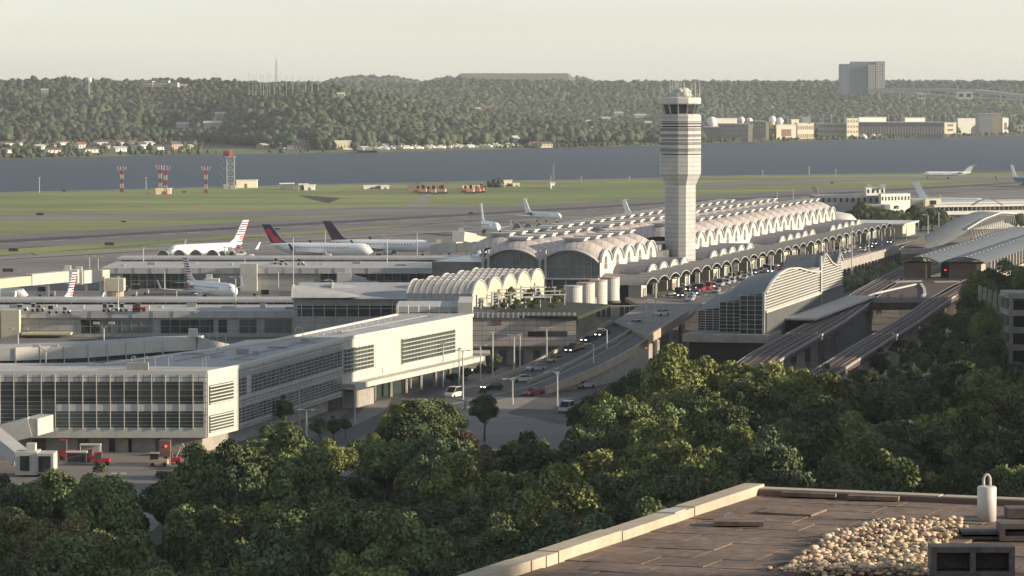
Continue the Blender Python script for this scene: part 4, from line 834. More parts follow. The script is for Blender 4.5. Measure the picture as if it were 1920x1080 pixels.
# grey vaulted hall behind the wing
vh = thing('vaulted_annex', 'low grey annex with a softly vaulted roof and a dark window slot', 'annex', (-47, 872, 0))
xa, xb = PY(550, 560, 872).x, PY(766, 560, 872).x
m = MB(); m.box(xa, xb, 872, 905, 0, 10.4); m.build('wall', 'tile_wall', vh); m = MB(); m.grid(lambda u, v: (xa-.3+(xb-xa+.6)*u, 871+v*36, 10.45+2.2*math.sin(v*math.pi*.55)), 10, 8); m.build('vaulted_roof', 'roof_membrane', vh, True)
m = MB(); m.box(xa+1, xb-3, 871.85, 872.02, 6.4, 8.9); sl_ = m.build('window_slot', 'glass', vh); m = MB()
for k in range(10): x = xa+2+k*2.7; m.tube((x, 871.6, 6), (x, 871.6, 9.6), .1, n=4)
m.box(xa+1, xb-3, 871.5, 871.8, 8.2, 8.3); m.build('slot_post', 'white', sl_)
for k, (px, y) in enumerate(((566, 536), (576, 542), (640, 533))):
    q = PY(px, y, 876+k*9); m = MB(); m.grid(lambda u, v: (q.x-2+u*16, q.y+(2*v-1)*6.5, 10.9+(q.z-10.7)*max(0, 1-(2*v-1)**2)**.6*(1-u)**.8), 8, 12); m.build('roof_shell', 'roof_membrane', vh, True); m = MB(); m.path([(q.x-2.05, q.y+(2*v-1)*6.5, 10.95+(q.z-10.7)*max(0, 1-(2*v-1)**2)**.6) for v in np.linspace(0, 1, 13)], .3, .25); m.build('shell_rim', 'white', vh)
# terrace block
tb = thing('terrace_block', 'pale terrace block with a row of white posts below the arcade', 'annex', tuple(G(812, 590, 10)))
xa, xb = PY(742, 590, 812).x, PY(884, 590, 812).x
m = MB(); m.box(xa, xb, 812, 834, 6, 12.2); m.build('wall', 'light_grey', tb); m = MB(); m.box(xa+.4, xb-2.6, 811.85, 812.02, 9.6, 10.9); m.build('window_slot', 'glass', tb); m = MB()
for k in range(8): x = xa+.5+k*2.3; m.tube((x, 811.2, 9), (x, 811.2, 12.6), .1, n=4)
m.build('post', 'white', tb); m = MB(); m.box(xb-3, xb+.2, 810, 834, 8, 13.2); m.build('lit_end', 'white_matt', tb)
# ---- blank panelled block
bb_ = thing('panelled_block', 'windowless beige panelled block with a white post railing and a dark slit window', 'building', tuple(G(985, 680, 0)))
q0, q1 = PY(883, 650, 800), PY(1080, 650, 800)
m = MB(); m.box(q0.x, q1.x, 800, 842, 4.2, 10.2); m.build('wall', 'block_panel', bb_); m = MB(); m.box(q0.x+2, q1.x-1.5, 803, 842, 0, 4.197); m.build('undercroft_wall', 'concrete', bb_)
a, b = PY(990, 637, 800), PY(1064, 628, 800); m = MB(); m.box(a.x, b.x, 799.88, 800.05, PY(0, 631, 800).z, PY(0, 621, 800).z); m.build('slit_window', 'glass', bb_)
a, b = PY(922, 637, 800), PY(940, 628, 800); m = MB(); m.box(a.x, b.x, 799.9, 800.05, PY(0, 609, 800).z, PY(0, 600.5, 800).z); m.build('square_panel', 'brown', bb_)
m = MB(); m.box(q0.x, q1.x, 799.7, 842, 10.203, 10.45); m.build('coping', 'dark_grey', bb_)
for k in range(21): x = q0.x+.4+k*(q1.x-q0.x-.8)/20; m = MB(); m.box(x-.17, x+.17, 799.9, 800.3, 10.453, 11.6); m.build('railing_post', 'white', bb_)
m = MB(); m.box(q0.x, q1.x, 800.31, 800.4, 10.453, 11.5); m.build('railing_panel', 'light_grey', bb_)
for k in range(6): x = q0.x+2.5+k*3.7; m = MB(); m.box(x, x+1.6, 802.85, 803.02, .1, 3.2); m.build('doorway', 'dark_grey', bb_)
# low lit service building and picket fence under the wing
sb = thing('service_hut', 'small sunlit cream service building beyond the wing undercroft', 'hut', tuple(G(850, 690, 0)))
q = G(826, 697, 0); m = MB(); m.box(q.x, q.x+9.5, q.y+2, q.y+9, 0, 3.4); m.build('wall', 'cream', sb); m = MB(); m.box(q.x-.8, q.x+10.5, q.y+1, q.y+10, 3.403, 3.9); m.build('roof', 'white_matt', sb)
m = MB(); m.box(q.x+2.6, q.x+4, q.y+1.88, q.y+2.02, 0, 2.4); m.build('door', 'dark_grey', sb)
pf = thing('picket_fence', 'white picket fence along the service road below the wing', 'fence', tuple(G(820, 705, 0))); m = MB(); a, b = G(740, 722, 0), G(905, 690, 0)
for k in range(58): q = a.lerp(b, k/57); m.box(q.x-.13, q.x+.13, q.y-.05, q.y+.05, .1, 1.7)
m.build('picket', 'white', pf); m = MB(); m.bar((a.x, a.y+.12, 1.2), (b.x, b.y+.12, 1.2), .08); m.build('fence_rail', 'light_grey', pf)

# ------------------------------------------------------------ roads, deck and ramps
def PZ(px, y, z): return G(px, y, z)
def ramp(name, L, Rr, mat='asphalt', thick=.9, kind='structure'):
    """L and Rr: lists of (px,y,z)"""
    m = MB(); a = [PZ(*q) for q in L]; b = [PZ(*q) for q in Rr]
    for i in range(len(a)-1):
        m.quad(a[i], b[i], b[i+1], a[i+1]); lo = Vector((0, 0, -thick)); m.quad(a[i]+lo, a[i+1]+lo, b[i+1]+lo, b[i]+lo)
        m.quad(a[i], a[i+1], a[i+1]+lo, a[i]+lo); m.quad(b[i+1], b[i], b[i]+lo, b[i+1]+lo)
    return struct(m, name, mat, kind)
def barrier(lab, pts, h=1.0, w_=.35, mat='concrete_sunlit', drop=0.0):
    p = [PZ(*q) for q in pts]; c = p[len(p)//2]; t = thing('concrete_barrier', lab, 'barrier', tuple(c), 'concrete barriers along the ramps'); m = MB()
    for a, b in zip(p, p[1:]): m.bar((a.x, a.y, a.z+h/2-drop/2), (b.x, b.y, b.z+h/2-drop/2), w_, h+drop)
    m.build('barrier_wall', mat, t); m = MB()
    for a, b in zip(p, p[1:]): m.bar((a.x, a.y, a.z+h+.06), (b.x, b.y, b.z+h+.06), w_+.12, .12)
    m.build('barrier_cap', 'concrete', t); return t
ua = bays(-16.5)
dk = MB(H0); dk.prism([(10, bays(-10.5)), (34.2, bays(-12.2)), (34.2, bays(22)), (10, bays(22))], 6.7, 7.5)
struct(dk, 'upper_road_deck', 'deck_dark')
e1 = H0(34.2, bays(-12.2), 7.5); e0 = H0(10, bays(-10.5), 7.5); pe1 = proj(e1); pe0 = proj(e0)
m = MB(); P = [Vector(e0), Vector(e1), PZ(1297, 588, 7.5), PZ(1219, 640, 6.6), PZ(1150, 612, 6.4), PZ(1200, 573, 7.4)]
m.prism([(q.x, q.y) for q in P], 6.6, 7.46) if sum(a.x*b.y-b.x*a.y for a, b in zip(P, P[1:]+P[:1])) > 0 else m.prism([(q.x, q.y) for q in P[::-1]], 6.6, 7.46)
struct(m, 'road_junction_slab', 'road_concrete')
def strip(f, pxa): return f
RA = [(1150, 606, 6.9), (1112, 628, 5.4), (1060, 655, 3.6), (1010, 682, 1.8), (960, 705, .5), (905, 722, .08), (800, 745, .08)]
RB = [(1225, 632, 7.1), (1190, 655, 5.6), (1130, 688, 3.7), (1075, 712, 2.0), (1020, 732, .7), (960, 745, .08), (850, 768, .08)]
MID = [tuple((np.array(a)*.5+np.array(b)*.5)) for a, b in zip(RA, RB)]
ramp('exit_ramp_road', RA, RB)
ramp('exit_ramp_lane', [(q[0]+6, q[1]+4, q[2]+.03) for q in MID], [(q[0]+7.4, q[1]+4.7, q[2]+.03) for q in MID], 'concrete', .02)
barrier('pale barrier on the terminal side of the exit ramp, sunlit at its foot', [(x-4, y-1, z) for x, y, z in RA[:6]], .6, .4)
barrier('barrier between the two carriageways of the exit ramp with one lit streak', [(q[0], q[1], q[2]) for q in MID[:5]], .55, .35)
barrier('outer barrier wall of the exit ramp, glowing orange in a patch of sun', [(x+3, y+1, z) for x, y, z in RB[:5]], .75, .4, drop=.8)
RC = [(1100, 706, 0.1), (1060, 722, .1), (1010, 745, .1), (950, 775, .1)]; RD = [(1190, 712, .1), (1140, 735, .1), (1110, 760, .1), (1080, 800, .1)]
sheet([(q[0], q[1]) for q in RC]+[(q[0], q[1]) for q in RD[::-1]], 'lower_road', 'asphalt', .05)
sheet([(880, 700), (1010, 690), (1110, 715), (1180, 740), (1100, 790), (850, 790), (780, 750)], 'road_junction', 'road_concrete', .03)
sheet([(690, 740), (860, 700), (880, 712), (730, 790), (560, 880), (540, 860)], 'service_road', 'asphalt', .04)
sheet([(700, 752), (735, 748), (720, 772), (660, 800), (640, 800)], 'footpath', 'road_concrete', .07)
sheet([(-80, 845), (400, 845), (520, 845), (330, 905), (230, 960), (-80, 960)], 'service_apron', 'ground_concrete', .04)
sheet([(325, 893), (480, 845), (484, 847), (329, 897)], 'apron_line', 'paint_white', .08)
m = MB(); a, b = PZ(1083, 700, 1.9), PZ(1215, 648, 6.4)
m.quad((a.x, a.y, 0), (b.x, b.y, 0), (b.x, b.y, b.z-.5), (a.x, a.y, a.z-.5)); m.quad((a.x, a.y+.5, 0), (a.x, a.y+.5, a.z-.5), (b.x, b.y+.5, b.z-.5), (b.x, b.y+.5, 0))
rw = thing('retaining_wall', 'grey concrete wall carrying the side of the exit ramp', 'wall', (a.x, a.y, 0)); m.build('wall_face', 'concrete', rw)
# embankment under the ramp
m = MB(); L_ = [PZ(*q) for q in RA[:5]]; R_ = [PZ(*q) for q in RB[:5]]
for i in range(4):
    for q in (L_, R_): m.quad((q[i].x, q[i].y, 0), (q[i+1].x, q[i+1].y, 0), (q[i+1].x, q[i+1].y, q[i+1].z-.9), (q[i].x, q[i].y, q[i].z-.9))
struct(m, 'ramp_embankment_ground', 'concrete')
# windowed abutment facing the viewer
ab = thing('deck_abutment', 'grey wall with two dark glazed bays below the stair drums', 'wall', tuple(PZ(1155, 597, 4)))
a, b = PZ(1085, 573, 7.6), PZ(1215, 573, 7.6); m = MB(); m.box(a.x, b.x, a.y, a.y+2, 1, 7.55); m.build('wall_face', 'concrete', ab)
for p0, p1 in ((1117, 1146), (1161, 1190)):
    x0, x1 = PY(p0, 585, a.y).x, PY(p1, 585, a.y).x; m = MB(); m.box(x0, x1, a.y-.12, a.y+.05, PY(0, 594, a.y).z, PY(0, 575, a.y).z); g_ = m.build('window', 'glass_green', ab); m = MB()
    for k in range(4): x = x0+(x1-x0)*k/3; m.box(x-.08, x+.08, a.y-.25, a.y-.123, PY(0, 594, a.y).z, PY(0, 575, a.y).z)
    m.build('mullion', 'light_grey', g_)
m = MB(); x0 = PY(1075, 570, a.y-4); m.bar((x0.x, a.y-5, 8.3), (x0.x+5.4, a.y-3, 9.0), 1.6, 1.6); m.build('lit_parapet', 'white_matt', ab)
# parapet on the station side with columns
pp = thing('road_parapet', 'orange sunlit concrete parapet on columns at the head of the deck', 'parapet', tuple(PZ(1250, 615, 7.4)))
a, b = PZ(1217, 640, 7.2), PZ(1290, 593, 7.4); m = MB(); m.bar((a.x, a.y, 7.6), (b.x, b.y, 7.9), .4, 1.9); m.build('parapet_wall', 'concrete_sunlit', pp)
for k in range(3): q = a.lerp(b, .12+k*.33); m = MB(); m.tube((q.x+.4, q.y, 0), (q.x+.4, q.y, 6.9), .75, n=10); m.build('column', 'concrete', pp)
# deck edge wall and columns along the rail side
dw = thing('deck_edge_wall', 'long dark concrete edge of the upper road above its row of piers', 'wall', H0(34.4, 0, 7.5))
m = MB(H0); m.box(34.2, 34.6, bays(-9.5), bays(22), 5.9, 8.5); m.build('edge_beam', 'concrete', dw)
for k in range(-18, 44): m = MB(H0); m.box(31.8, 33.4, k*6.9-.7, k*6.9+.7, 0, 6.69); m.build('pier', 'concrete', dw)
m = MB(H0)
for x in (20.5, 24, 27.5):
    y = bays(-10)
    while y < bays(21): m.box(x-.08, x+.08, y, y+3, 7.504, 7.515); y += 9
struct(m, 'lane_markings', 'paint_white')
m = MB(H0); m.prism([(29.6, bays(-9)), (30.2, bays(-9)), (30.2, bays(21)), (29.6, bays(21))], 7.504, 7.65); struct(m, 'kerb', 'concrete')
m = MB(H0); m.prism([(15.5, bays(-10)), (18.4, bays(-10)), (18.4, bays(21)), (15.5, bays(21))], 7.504, 7.66); struct(m, 'kerbside_pavement', 'road_concrete')

# ------------------------------------------------------------ glazed station entrance (three waves)
SO = G(1432, 630, 7.0); S0 = Fr(SO.x, SO.y, -13.7)
stn = thing('station_building', 'grey station hall of stepped wave roofs with a louvred side and gridded glass front', 'station', (SO.x, SO.y, 7))
def wave(y):   # roof height over length
    t = y/112; return 16.6+1.9*math.sin(min(1, y/46)*math.pi*.62)-.9*max(0, (y-46)/30)*(y < 76)+0
def wv(y):
    pts = [(0, 16.2), (8, 18.2), (18, 19.6), (30, 20.1), (44, 19.6), (58, 18.3), (70, 17.4), (76, 17.3)]; return float(np.interp(y, [p[0] for p in pts], [p[1] for p in pts]))
m = MB(S0); N = 30; ys = np.linspace(0, 76, N); x1_ = 0
fcs = [m.p(0, y, wv(y)) for y in ys]; lo = [m.p(0, y, 12.2) for y in ys]
for i in range(N-1): m.face((lo[i], lo[i+1], fcs[i+1], fcs[i]))
m.build('side_glass', 'glass_grey', stn); m = MB(S0)
for z in np.arange(12.6, 20, .62):
    seg = [y for y in ys if wv(y) > z+.1]
    if len(seg) > 1: m.bar((.18, seg[0], z), (.18, seg[-1], z), .3, .2)
m.build('louvre', 'white', stn); m = MB(S0); m.path([(.35, y, wv(y)+.1) for y in ys], .6, .3); m.build('roof_edge', 'white', stn)
m = MB(S0); m.path([(.2, 0, 12.2), (.2, 76, 12.2)], .9, .5); m.build('sill_beam', 'white_matt', stn)
m = MB(S0); m.grid(lambda u, v: (-8.0*(1-u), -(1-u)*0+v*76, wv(v*76)+.05-1.6*(1-u)), 3, 24); m.build('wave_roof', 'roof_steel', stn, True)
m = MB(S0); m.box(-8, -.05, 6.5, 112, 7, 12.1); m.box(-15.5, -8.003, 14, 112, 6.9, 12.0); m.build('core_wall', 'dark_grey', stn)
m = MB(S0); m.box(-.2, .6, 0.2, 112, 0, 12.0); m.build('blank_side_wall', 'dark_grey', stn)  # shade on this wall is put into its dark grey
# far zigzag piece
m = MB(S0); zz = [(78, 18.2), (84, 21.2), (94, 18.6), (102, 17.4), (108, 20.2), (112, 18.2)]; ys2 = np.linspace(78, 112, 18); zf = lambda y: float(np.interp(y, [a for a, b in zz], [b for a, b in zz]))
f_ = [m.p(0, y, zf(y)) for y in ys2]; l_ = [m.p(0, y, 12.2) for y in ys2]
for i in range(17): m.face((l_[i], l_[i+1], f_[i+1], f_[i]))
m.build('far_side_glass', 'glass_grey', stn); m = MB(S0)
for z in np.arange(12.6, 21, .62):
    seg = [y for y in ys2 if zf(y) > z+.1]; k = 0
    for a, b in zip(ys2, ys2[1:]):
        if zf(a) > z and zf(b) > z: m.bar((.18, a, z), (.18, b, z), .3, .2)
m.build('far_louvre', 'white', stn); m = MB(S0); m.path([(.35, y, zf(y)+.1) for y in ys2], .5, .3); m.tube((.3, 77.4, 9), (.3, 77.4, 21), .35); m.build('far_roof_edge', 'white', stn)
m = MB(S0); m.grid(lambda u, v: (-9*(1-u), 78+v*34, zf(78+v*34)+.05-.5*(1-u)), 3, 17); m.build('far_wave_roof', 'roof_steel', stn, True)
# glass fronts: three stepped bays
for k, (xa, xb, yo, zb, zt, ztl) in enumerate(((-5.2, -.3, 0, 7.4, 16.1, 15.7), (-10.6, -5.9, 5, 7.4, 14.2, 13.9), (-16.4, -11.3, 10, 7.4, 12.2, 11.7))):
    m = MB(S0); m.face([m.p(xa, yo, zb), m.p(xb, yo, zb), m.p(xb, yo, zt), m.p(xa, yo, ztl)]); g_ = m.build('front_glass', 'glass', stn); m = MB(S0)
    for i in range(4): x = xa+(xb-xa)*i/3; m.bar((x, yo-.12, zb), (x, yo-.12, zt), .12)
    for i in range(9): z = zb+(ztl-zb)*i/8; m.bar((xa, yo-.12, z), (xb, yo-.12, z), .1)
    m.build('mullion_grid', 'steel', g_); m = MB(S0); m.box(xb, xb+.55, yo-.5, yo+.6, 5.6, zt+.4); m.build('edge_pier', 'light_grey', stn)
    if k:
        m = MB(S0); L_ = 40; m.grid(lambda u, v: (xa-.6+(xb-xa+1.4)*u+(2.0*v if k == 1 else 1.5*v), yo-.5+v*L_, (zt if True else 0)+.2+3.2*math.sin(v*math.pi/2)*(1 if k == 1 else .8)-.6*(1-u)), 3, 10); m.build('wave_roof', 'roof_steel', stn, True)
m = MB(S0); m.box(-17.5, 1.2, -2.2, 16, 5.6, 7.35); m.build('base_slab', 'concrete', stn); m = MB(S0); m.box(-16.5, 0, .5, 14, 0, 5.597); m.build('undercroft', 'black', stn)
m = MB(S0); m.box(.7, 7.5, 24, 118, 9.0, 9.45); m.build('platform_canopy', 'light_grey', stn); m = MB(S0); m.box(.7, 7.0, 22, 116, 0, 6.4); m.build('platform_base', 'dark_grey', stn)  # darkness under the viaduct is put into the base colour

# ------------------------------------------------------------ elevated guideways
def guide(lab, P, w_, D0=None):
    t = thing('rail_viaduct', lab, 'viaduct', (P[0][0], P[0][1], 0), 'elevated rail viaducts'); m = MB()
    for a, b in zip(P, P[1:]): m.bar((a[0], a[1], 7.75), (b[0], b[1], 7.75), w_, 1.3)
    m.build('track_deck', 'rail_deck', t); m = MB(); n_ = []
    for sgn in (-1, 1):
        q = []
        for i, p in enumerate(P):
            a, b = P[max(0, i-1)], P[min(len(P)-1, i+1)]; L = math.dist(a, b); nx, ny = (b[1]-a[1])/L, -(b[0]-a[0])/L; q.append((p[0]+nx*sgn*w_/2, p[1]+ny*sgn*w_/2)); 
        n_.append(q); m.path([(x, y, 8.2) for x, y in q], .25, .5)
    m.build('side_parapet', 'grey', t); m = MB()
    for sgn in (-1, 1):
        for e in (-.75, .75):
            c = sgn*(w_/4 if w_ > 5.5 else 0)+e
            if w_ <= 5.5 and sgn > 0: continue
            q = []
            for i, p in enumerate(P):
                a, b = P[max(0, i-1)], P[min(len(P)-1, i+1)]; L = math.dist(a, b); nx, ny = (b[1]-a[1])/L, -(b[0]-a[0])/L; q.append((p[0]+nx*c, p[1]+ny*c, 8.52))
            m.path(q, .12, .18)
    m.build('running_rail', 'rail_steel', t); m = MB()
    for e in (w_*.32,):
        q = [(p[0]+e, p[1]-.2, 8.6) for p in P]; m.path(q, .3, .12)
    m.build('third_rail_cover', 'brown', t); s = 0
    for a, b in zip(P, P[1:]):
        L = math.dist(a, b); k = 0
        while s+k*25 < L: f = (s+k*25)/L; x, y = a[0]+(b[0]-a[0])*f, a[1]+(b[1]-a[1])*f; m = MB(); m.box(x-.8, x+.8, y-.6, y+.6, 0, 6.2); m.box(x-w_*.45, x+w_*.45, y-1, y+1, 6.2, 7.1); m.build('pier', 'concrete', t); k += 1
        s = s+k*25-L
    return t
def gp(px, y): q = G(px, y, 8.5); return (q.x, q.y)
guide('rail viaduct running close beside the louvred station hall', [gp(1395, 695), gp(1445, 660), gp(1553, 600), gp(1632, 545), gp(1680, 517), gp(1735, 490)], 7.4)
guide('single track rail viaduct nearer the trees, sweeping into the far platform', [gp(1480, 740), gp(1530, 706), gp(1640, 637), gp(1700, 602), gp(1760, 560), gp(1800, 537), gp(1860, 508), gp(1960, 462)], 5.0)
yd = thing('rail_junction_deck', 'wide brown track deck with curving white kerbs before the platform ends', 'viaduct', tuple(G(1690, 550, 8.4)))
m = MB(); P = [G(x, y, 8.4) for x, y in ((1606, 568), (1690, 524), (1800, 522), (1795, 536), (1730, 567))]; m.prism([(q.x, q.y) for q in P][::-1] if sum(a.x*b.y-b.x*a.y for a, b in zip(P, P[1:]+P[:1])) < 0 else [(q.x, q.y) for q in P], 6.6, 8.4); m.build('track_bed', 'rail_deck', yd)
m = MB(); m.path([tuple(G(x, y, 8.6)) for x, y in ((1619, 558), (1645, 549), (1680, 541), (1716, 533))], .7, .35); m.build('long_kerb', 'light_grey', yd); m = MB(); m.path([tuple(G(x, y, 8.6)) for x, y in ((1727, 532), (1733, 541), (1734, 550), (1729, 558))], .7, .35); m.build('curved_kerb', 'light_grey', yd)
m = MB(); 
for p0, p1 in (((1672, 529), (1722, 527)), ((1748, 529), (1795, 528))): m.bar(tuple(G(*p0, 8.5)), tuple(G(*p1, 8.5)), 3, .5)
m.build('walkway', 'road_concrete', yd)
for px, y in ((1622, 563), (1665, 558), (1690, 560), (1712, 563), (1640, 566)): q = G(px, y, 8.4); m = MB(); m.box(q.x-.3, q.x+.3, q.y-.3, q.y+.3, 8.4, 9.4); m.build('signal_box', 'grey', yd)
for px, y in ((1625, 600), (1700, 590), (1770, 560)): q = G(px, y+8, 0); m = MB(); m.box(q.x-1, q.x+1, q.y+6, q.y+8, 0, 6.6); m.build('pier', 'concrete', yd)
# ------------------------------------------------------------ twin-vault platform canopy
PO = G(1748, 522, 8.5); Q0 = Fr(PO.x-3.5, PO.y, -14.5)
st2 = thing('platform_station', 'elevated platform under twin low vaulted metal roofs', 'station', (PO.x, PO.y, 8.5))
for k, xc in enumerate((0, 12.4)):
    m = MB(Q0); m.grid(lambda u, v: (xc+(2*u-1)*6.0, -3+v*235, 12.9+1.5*(1-(2*u-1)**2)), 12, 12); vr = m.build('vault_roof', 'roof_steel', st2, True)
    m = MB(Q0); m.path([(xc+(2*u-1)*6.0, -3.1, 12.95+1.55*(1-(2*u-1)**2)) for u in np.linspace(0, 1, 13)], .5, .25); m.build('roof_edge', 'dark_grey', vr)
    for j in range(26): m = MB(Q0); m.box(xc-.35, xc+.35, 2+j*9, 3+j*9, 14.35, 14.62); m.build('ridge_light', 'white', vr)
    m = MB(Q0); m.box(xc-4.3, xc+(1.5 if k == 0 else 3.2), 0, 9, 8.6, 12.8); m.build('end_cabin', 'brown', st2)
    m = MB(Q0); m.box(xc+(1.6 if k == 0 else 3.3), xc+(2.1 if k == 0 else 4.6), -.5, 9, 8.6, 12.7); m.build('cabin_pillar', 'tan', st2)
m = MB(Q0); m.box(-6.5, 19, 0, 235, 7.2, 8.55); m.build('platform', 'concrete', st2); m = MB(Q0); m.box(5.0, 7.4, 6, 8, 8.6, 12.8); m.build('dark_portal', 'black', st2)
for j in range(30): m = MB(Q0); m.tube((18.0, 12+j*7.4, 8.5), (18.0, 12+j*7.4, 13.1), .22, n=6); m.bar((18.0, 12+j*7.4, 12.6), (15.4, 12+j*7.4, 13.4), .2); m.build('column', 'light_grey', st2)
m = MB(Q0); m.box(19.0, 19.3, 4, 235, 8.3, 9.2); m.build('platform_edge', 'tan', st2)
m = MB(Q0); m.lathe([(.28, 0), (.28, .15)], (6.5, 4.5, 10.6), 8); m.build('signal_lamp', 'signal_red', st2)
for j in range(14): m = MB(Q0); m.box(4, 8, 8+j*17, 10+j*17, 0, 7.19); m.build('pier', 'concrete', st2)
# curved lattice footbridge roof behind the platforms
fo = G(1740, 470, 9); cw = thing('arched_walkway', 'arched glass and lattice pedestrian bridge rising behind the platforms', 'footbridge', tuple(fo))
L0 = [PY(1735, 462, 1190), PY(1790, 432, 1215), PY(1830, 408, 1250), PY(1862, 396, 1285), PY(1892, 398, 1320)]
def arcpt(t): 
    k = min(3, int(t*4)); return L0[k].lerp(L0[k+1], t*4-k)
m = MB()
m.grid(lambda u, v: (arcpt(u).x-3.5+6.2*math.sin((v-.5)*2.4), arcpt(u).y, arcpt(u).z+2.4*math.cos((v-.5)*2.4)-2.4), 20, 8); m.build('curved_roof', 'roof_steel', cw, True)
m = MB()
for i in range(22):
    p = arcpt(.35+i*.65/22); q = arcpt(min(1, .35+(i+1)*.65/22)); b0, b1 = p.z-.6, 9
    m.bar((p.x+2.4, p.y, b0), (p.x+2.4, p.y, max(9, b0-8)), .16); m.bar((p.x+2.4, p.y, b0), (q.x+2.4, q.y, max(9.5, b0-4)), .2); m.bar((p.x+2.4, p.y, b0-4), (q.x+2.4, q.y, max(9.2, b0-8)), .2)
m.build('lattice_side', 'light_grey', cw); m = MB(); m.path([(arcpt(t).x+2.6, arcpt(t).y, arcpt(t).z-.5) for t in np.linspace(.3, 1, 14)], .5, .4); m.build('roof_edge', 'light_grey', cw)
m = MB(); a, b = L0[0], L0[4]; m.prism([(a.x-8, a.y), (a.x+2, a.y-2), (b.x+2, b.y-2), (b.x-8, b.y)], 7, 9); m.build('walkway_base', 'concrete', cw)
t = thing('concrete_ramp', 'small orange lit concrete ramp head at the bend of the upper road', 'stair head', tuple(PY(1715, 460, 1190))); a = PY(1697, 466, 1195); b = PY(1733, 452, 1195); m = MB(); m.bar((a.x, a.y, a.z), (b.x, b.y, b.z+.6), 3, 2.4); m.build('stair_wall', 'tan', t); m = MB(); m.box(a.x-1, a.x+6, a.y+1, a.y+4, 0, a.z); m.build('stair_base', 'concrete', t)
# garage at right edge
gg = thing('parking_garage', 'grey open-sided parking garage at the edge of the trees', 'garage', tuple(G(1910, 690, 0)))
a = G(1890, 685, 0)
for k, z in enumerate((3.2, 7.0, 10.8, 14.6)): m = MB(); m.box(a.x, a.x+60, a.y, a.y+14, z, z+1.2); m.build('floor_slab', 'concrete', gg)
for k in range(8): m = MB(); m.box(a.x+.3, a.x+1.1, a.y+.3+k*9, a.y+1.1+k*9, 0, 14.6); m.build('column', 'concrete', gg)
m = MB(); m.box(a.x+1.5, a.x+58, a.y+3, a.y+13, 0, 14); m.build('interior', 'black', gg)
# old white terminal at the far right
oa = thing('old_terminal', 'old white stepped terminal with small square windows and a rounded lookout cab', 'terminal', tuple(G(1650, 400, 0)))
Y0 = 1560.
def bl(px0, px1, y0, y1, D, dep, mat, name, win=None, par=oa, wm='glass', sk=0.0):
    a, b = PY(px0, y0, D), PY(px1, y1, D); W_ = b.x-a.x; m = MB(); m.prism([(a.x, D), (b.x, D+W_*sk), (b.x, D+W_*sk+dep), (a.x, D+dep)], b.z if b.z < a.z else 0, a.z); o = m.build(name, mat, par)
    if win:
        n, y_a, y_b = win; m = MB(); za, zb = PY(0, y_a, D).z, PY(0, y_b, D).z
        for i in range(n): x = a.x+W_*(i+.3)/n; e = W_*.4/n; y_ = D+(x-a.x)*sk; m.prism([(x, y_-.15), (x+e, y_+e*sk-.15), (x+e, y_+e*sk+.05), (x, y_+.05)], zb, za)
        m.build('window_row', wm, o)
    return o
bl(1527, 1660, 367, 420, Y0, 25, 'grey', 'shaded_wing', (12, 371, 379)); bl(1652, 1711, 364, 440, Y0-12, 12, 'white', 'white_wing', (9, 369, 376), sk=.7); bl(1624, 1661, 352, 368, Y0+2, 12, 'white', 'lookout_base', (4, 355, 362), sk=.5); bl(1627, 1634, 346, 353, Y0+3, 3, 'white', 'lookout_corner'); bl(1651, 1661, 346, 353, Y0+3, 3, 'white', 'lookout_corner')  # grey of the long wing holds the shade on its front
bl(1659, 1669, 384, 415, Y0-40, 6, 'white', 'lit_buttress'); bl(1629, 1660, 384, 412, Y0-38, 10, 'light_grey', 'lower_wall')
t = thing('white_concourse', 'long bright white concourse with a strip of dark windows past the old terminal', 'concourse', tuple(G(1820, 420, 0)))
bl(1711, 1960, 380.5, 432, Y0+8, 30, 'white', 'wall', par=t, sk=.45); bl(1711, 1738, 374, 381, Y0+9, 20, 'white_matt', 'roof_step', par=t); bl(1735, 1766, 373, 388, Y0-2, 9, 'cream', 'cream_box', (1, 376, 384), par=t, sk=.45)
bl(1758, 1962, 389, 396, Y0-6, 13, 'glass', 'window_strip', par=t, sk=.45); bl(1752, 1966, 384.5, 388.8, Y0-8, 16, 'white', 'canopy_edge', par=t, sk=.45); bl(1755, 1966, 396.3, 403, Y0-9, 16, 'white', 'base_wall', par=t, sk=.45)
m = MB()
for k in range(24): a = PY(1762+k*8.6, 392.5, Y0-7+k*.88); m.box(a.x-.15, a.x+.15, a.y-.3, a.y+.3, a.z-1.1, a.z+1.1)
m.build('mullion_grid', 'white', t)
q = PY(1850, 381, 1545); m = MB(); m.grid(lambda u, v: (q.x-6+u*13, q.y-2+8*v, q.z-1+2.8*math.sin(u*math.pi)), 10, 2); m.build('vault_hood', 'light_grey', t, True)
for px, y0, y1 in ((1771, 405, 419), (1808, 405, 419)): bl(px, px+12, y0, y0+3, Y0-50, 4, 'white', 'gate_sign', par=t); bl(px+3, px+5, y0+3, y1, Y0-49.5, .8, 'white', 'gate_post', par=t)
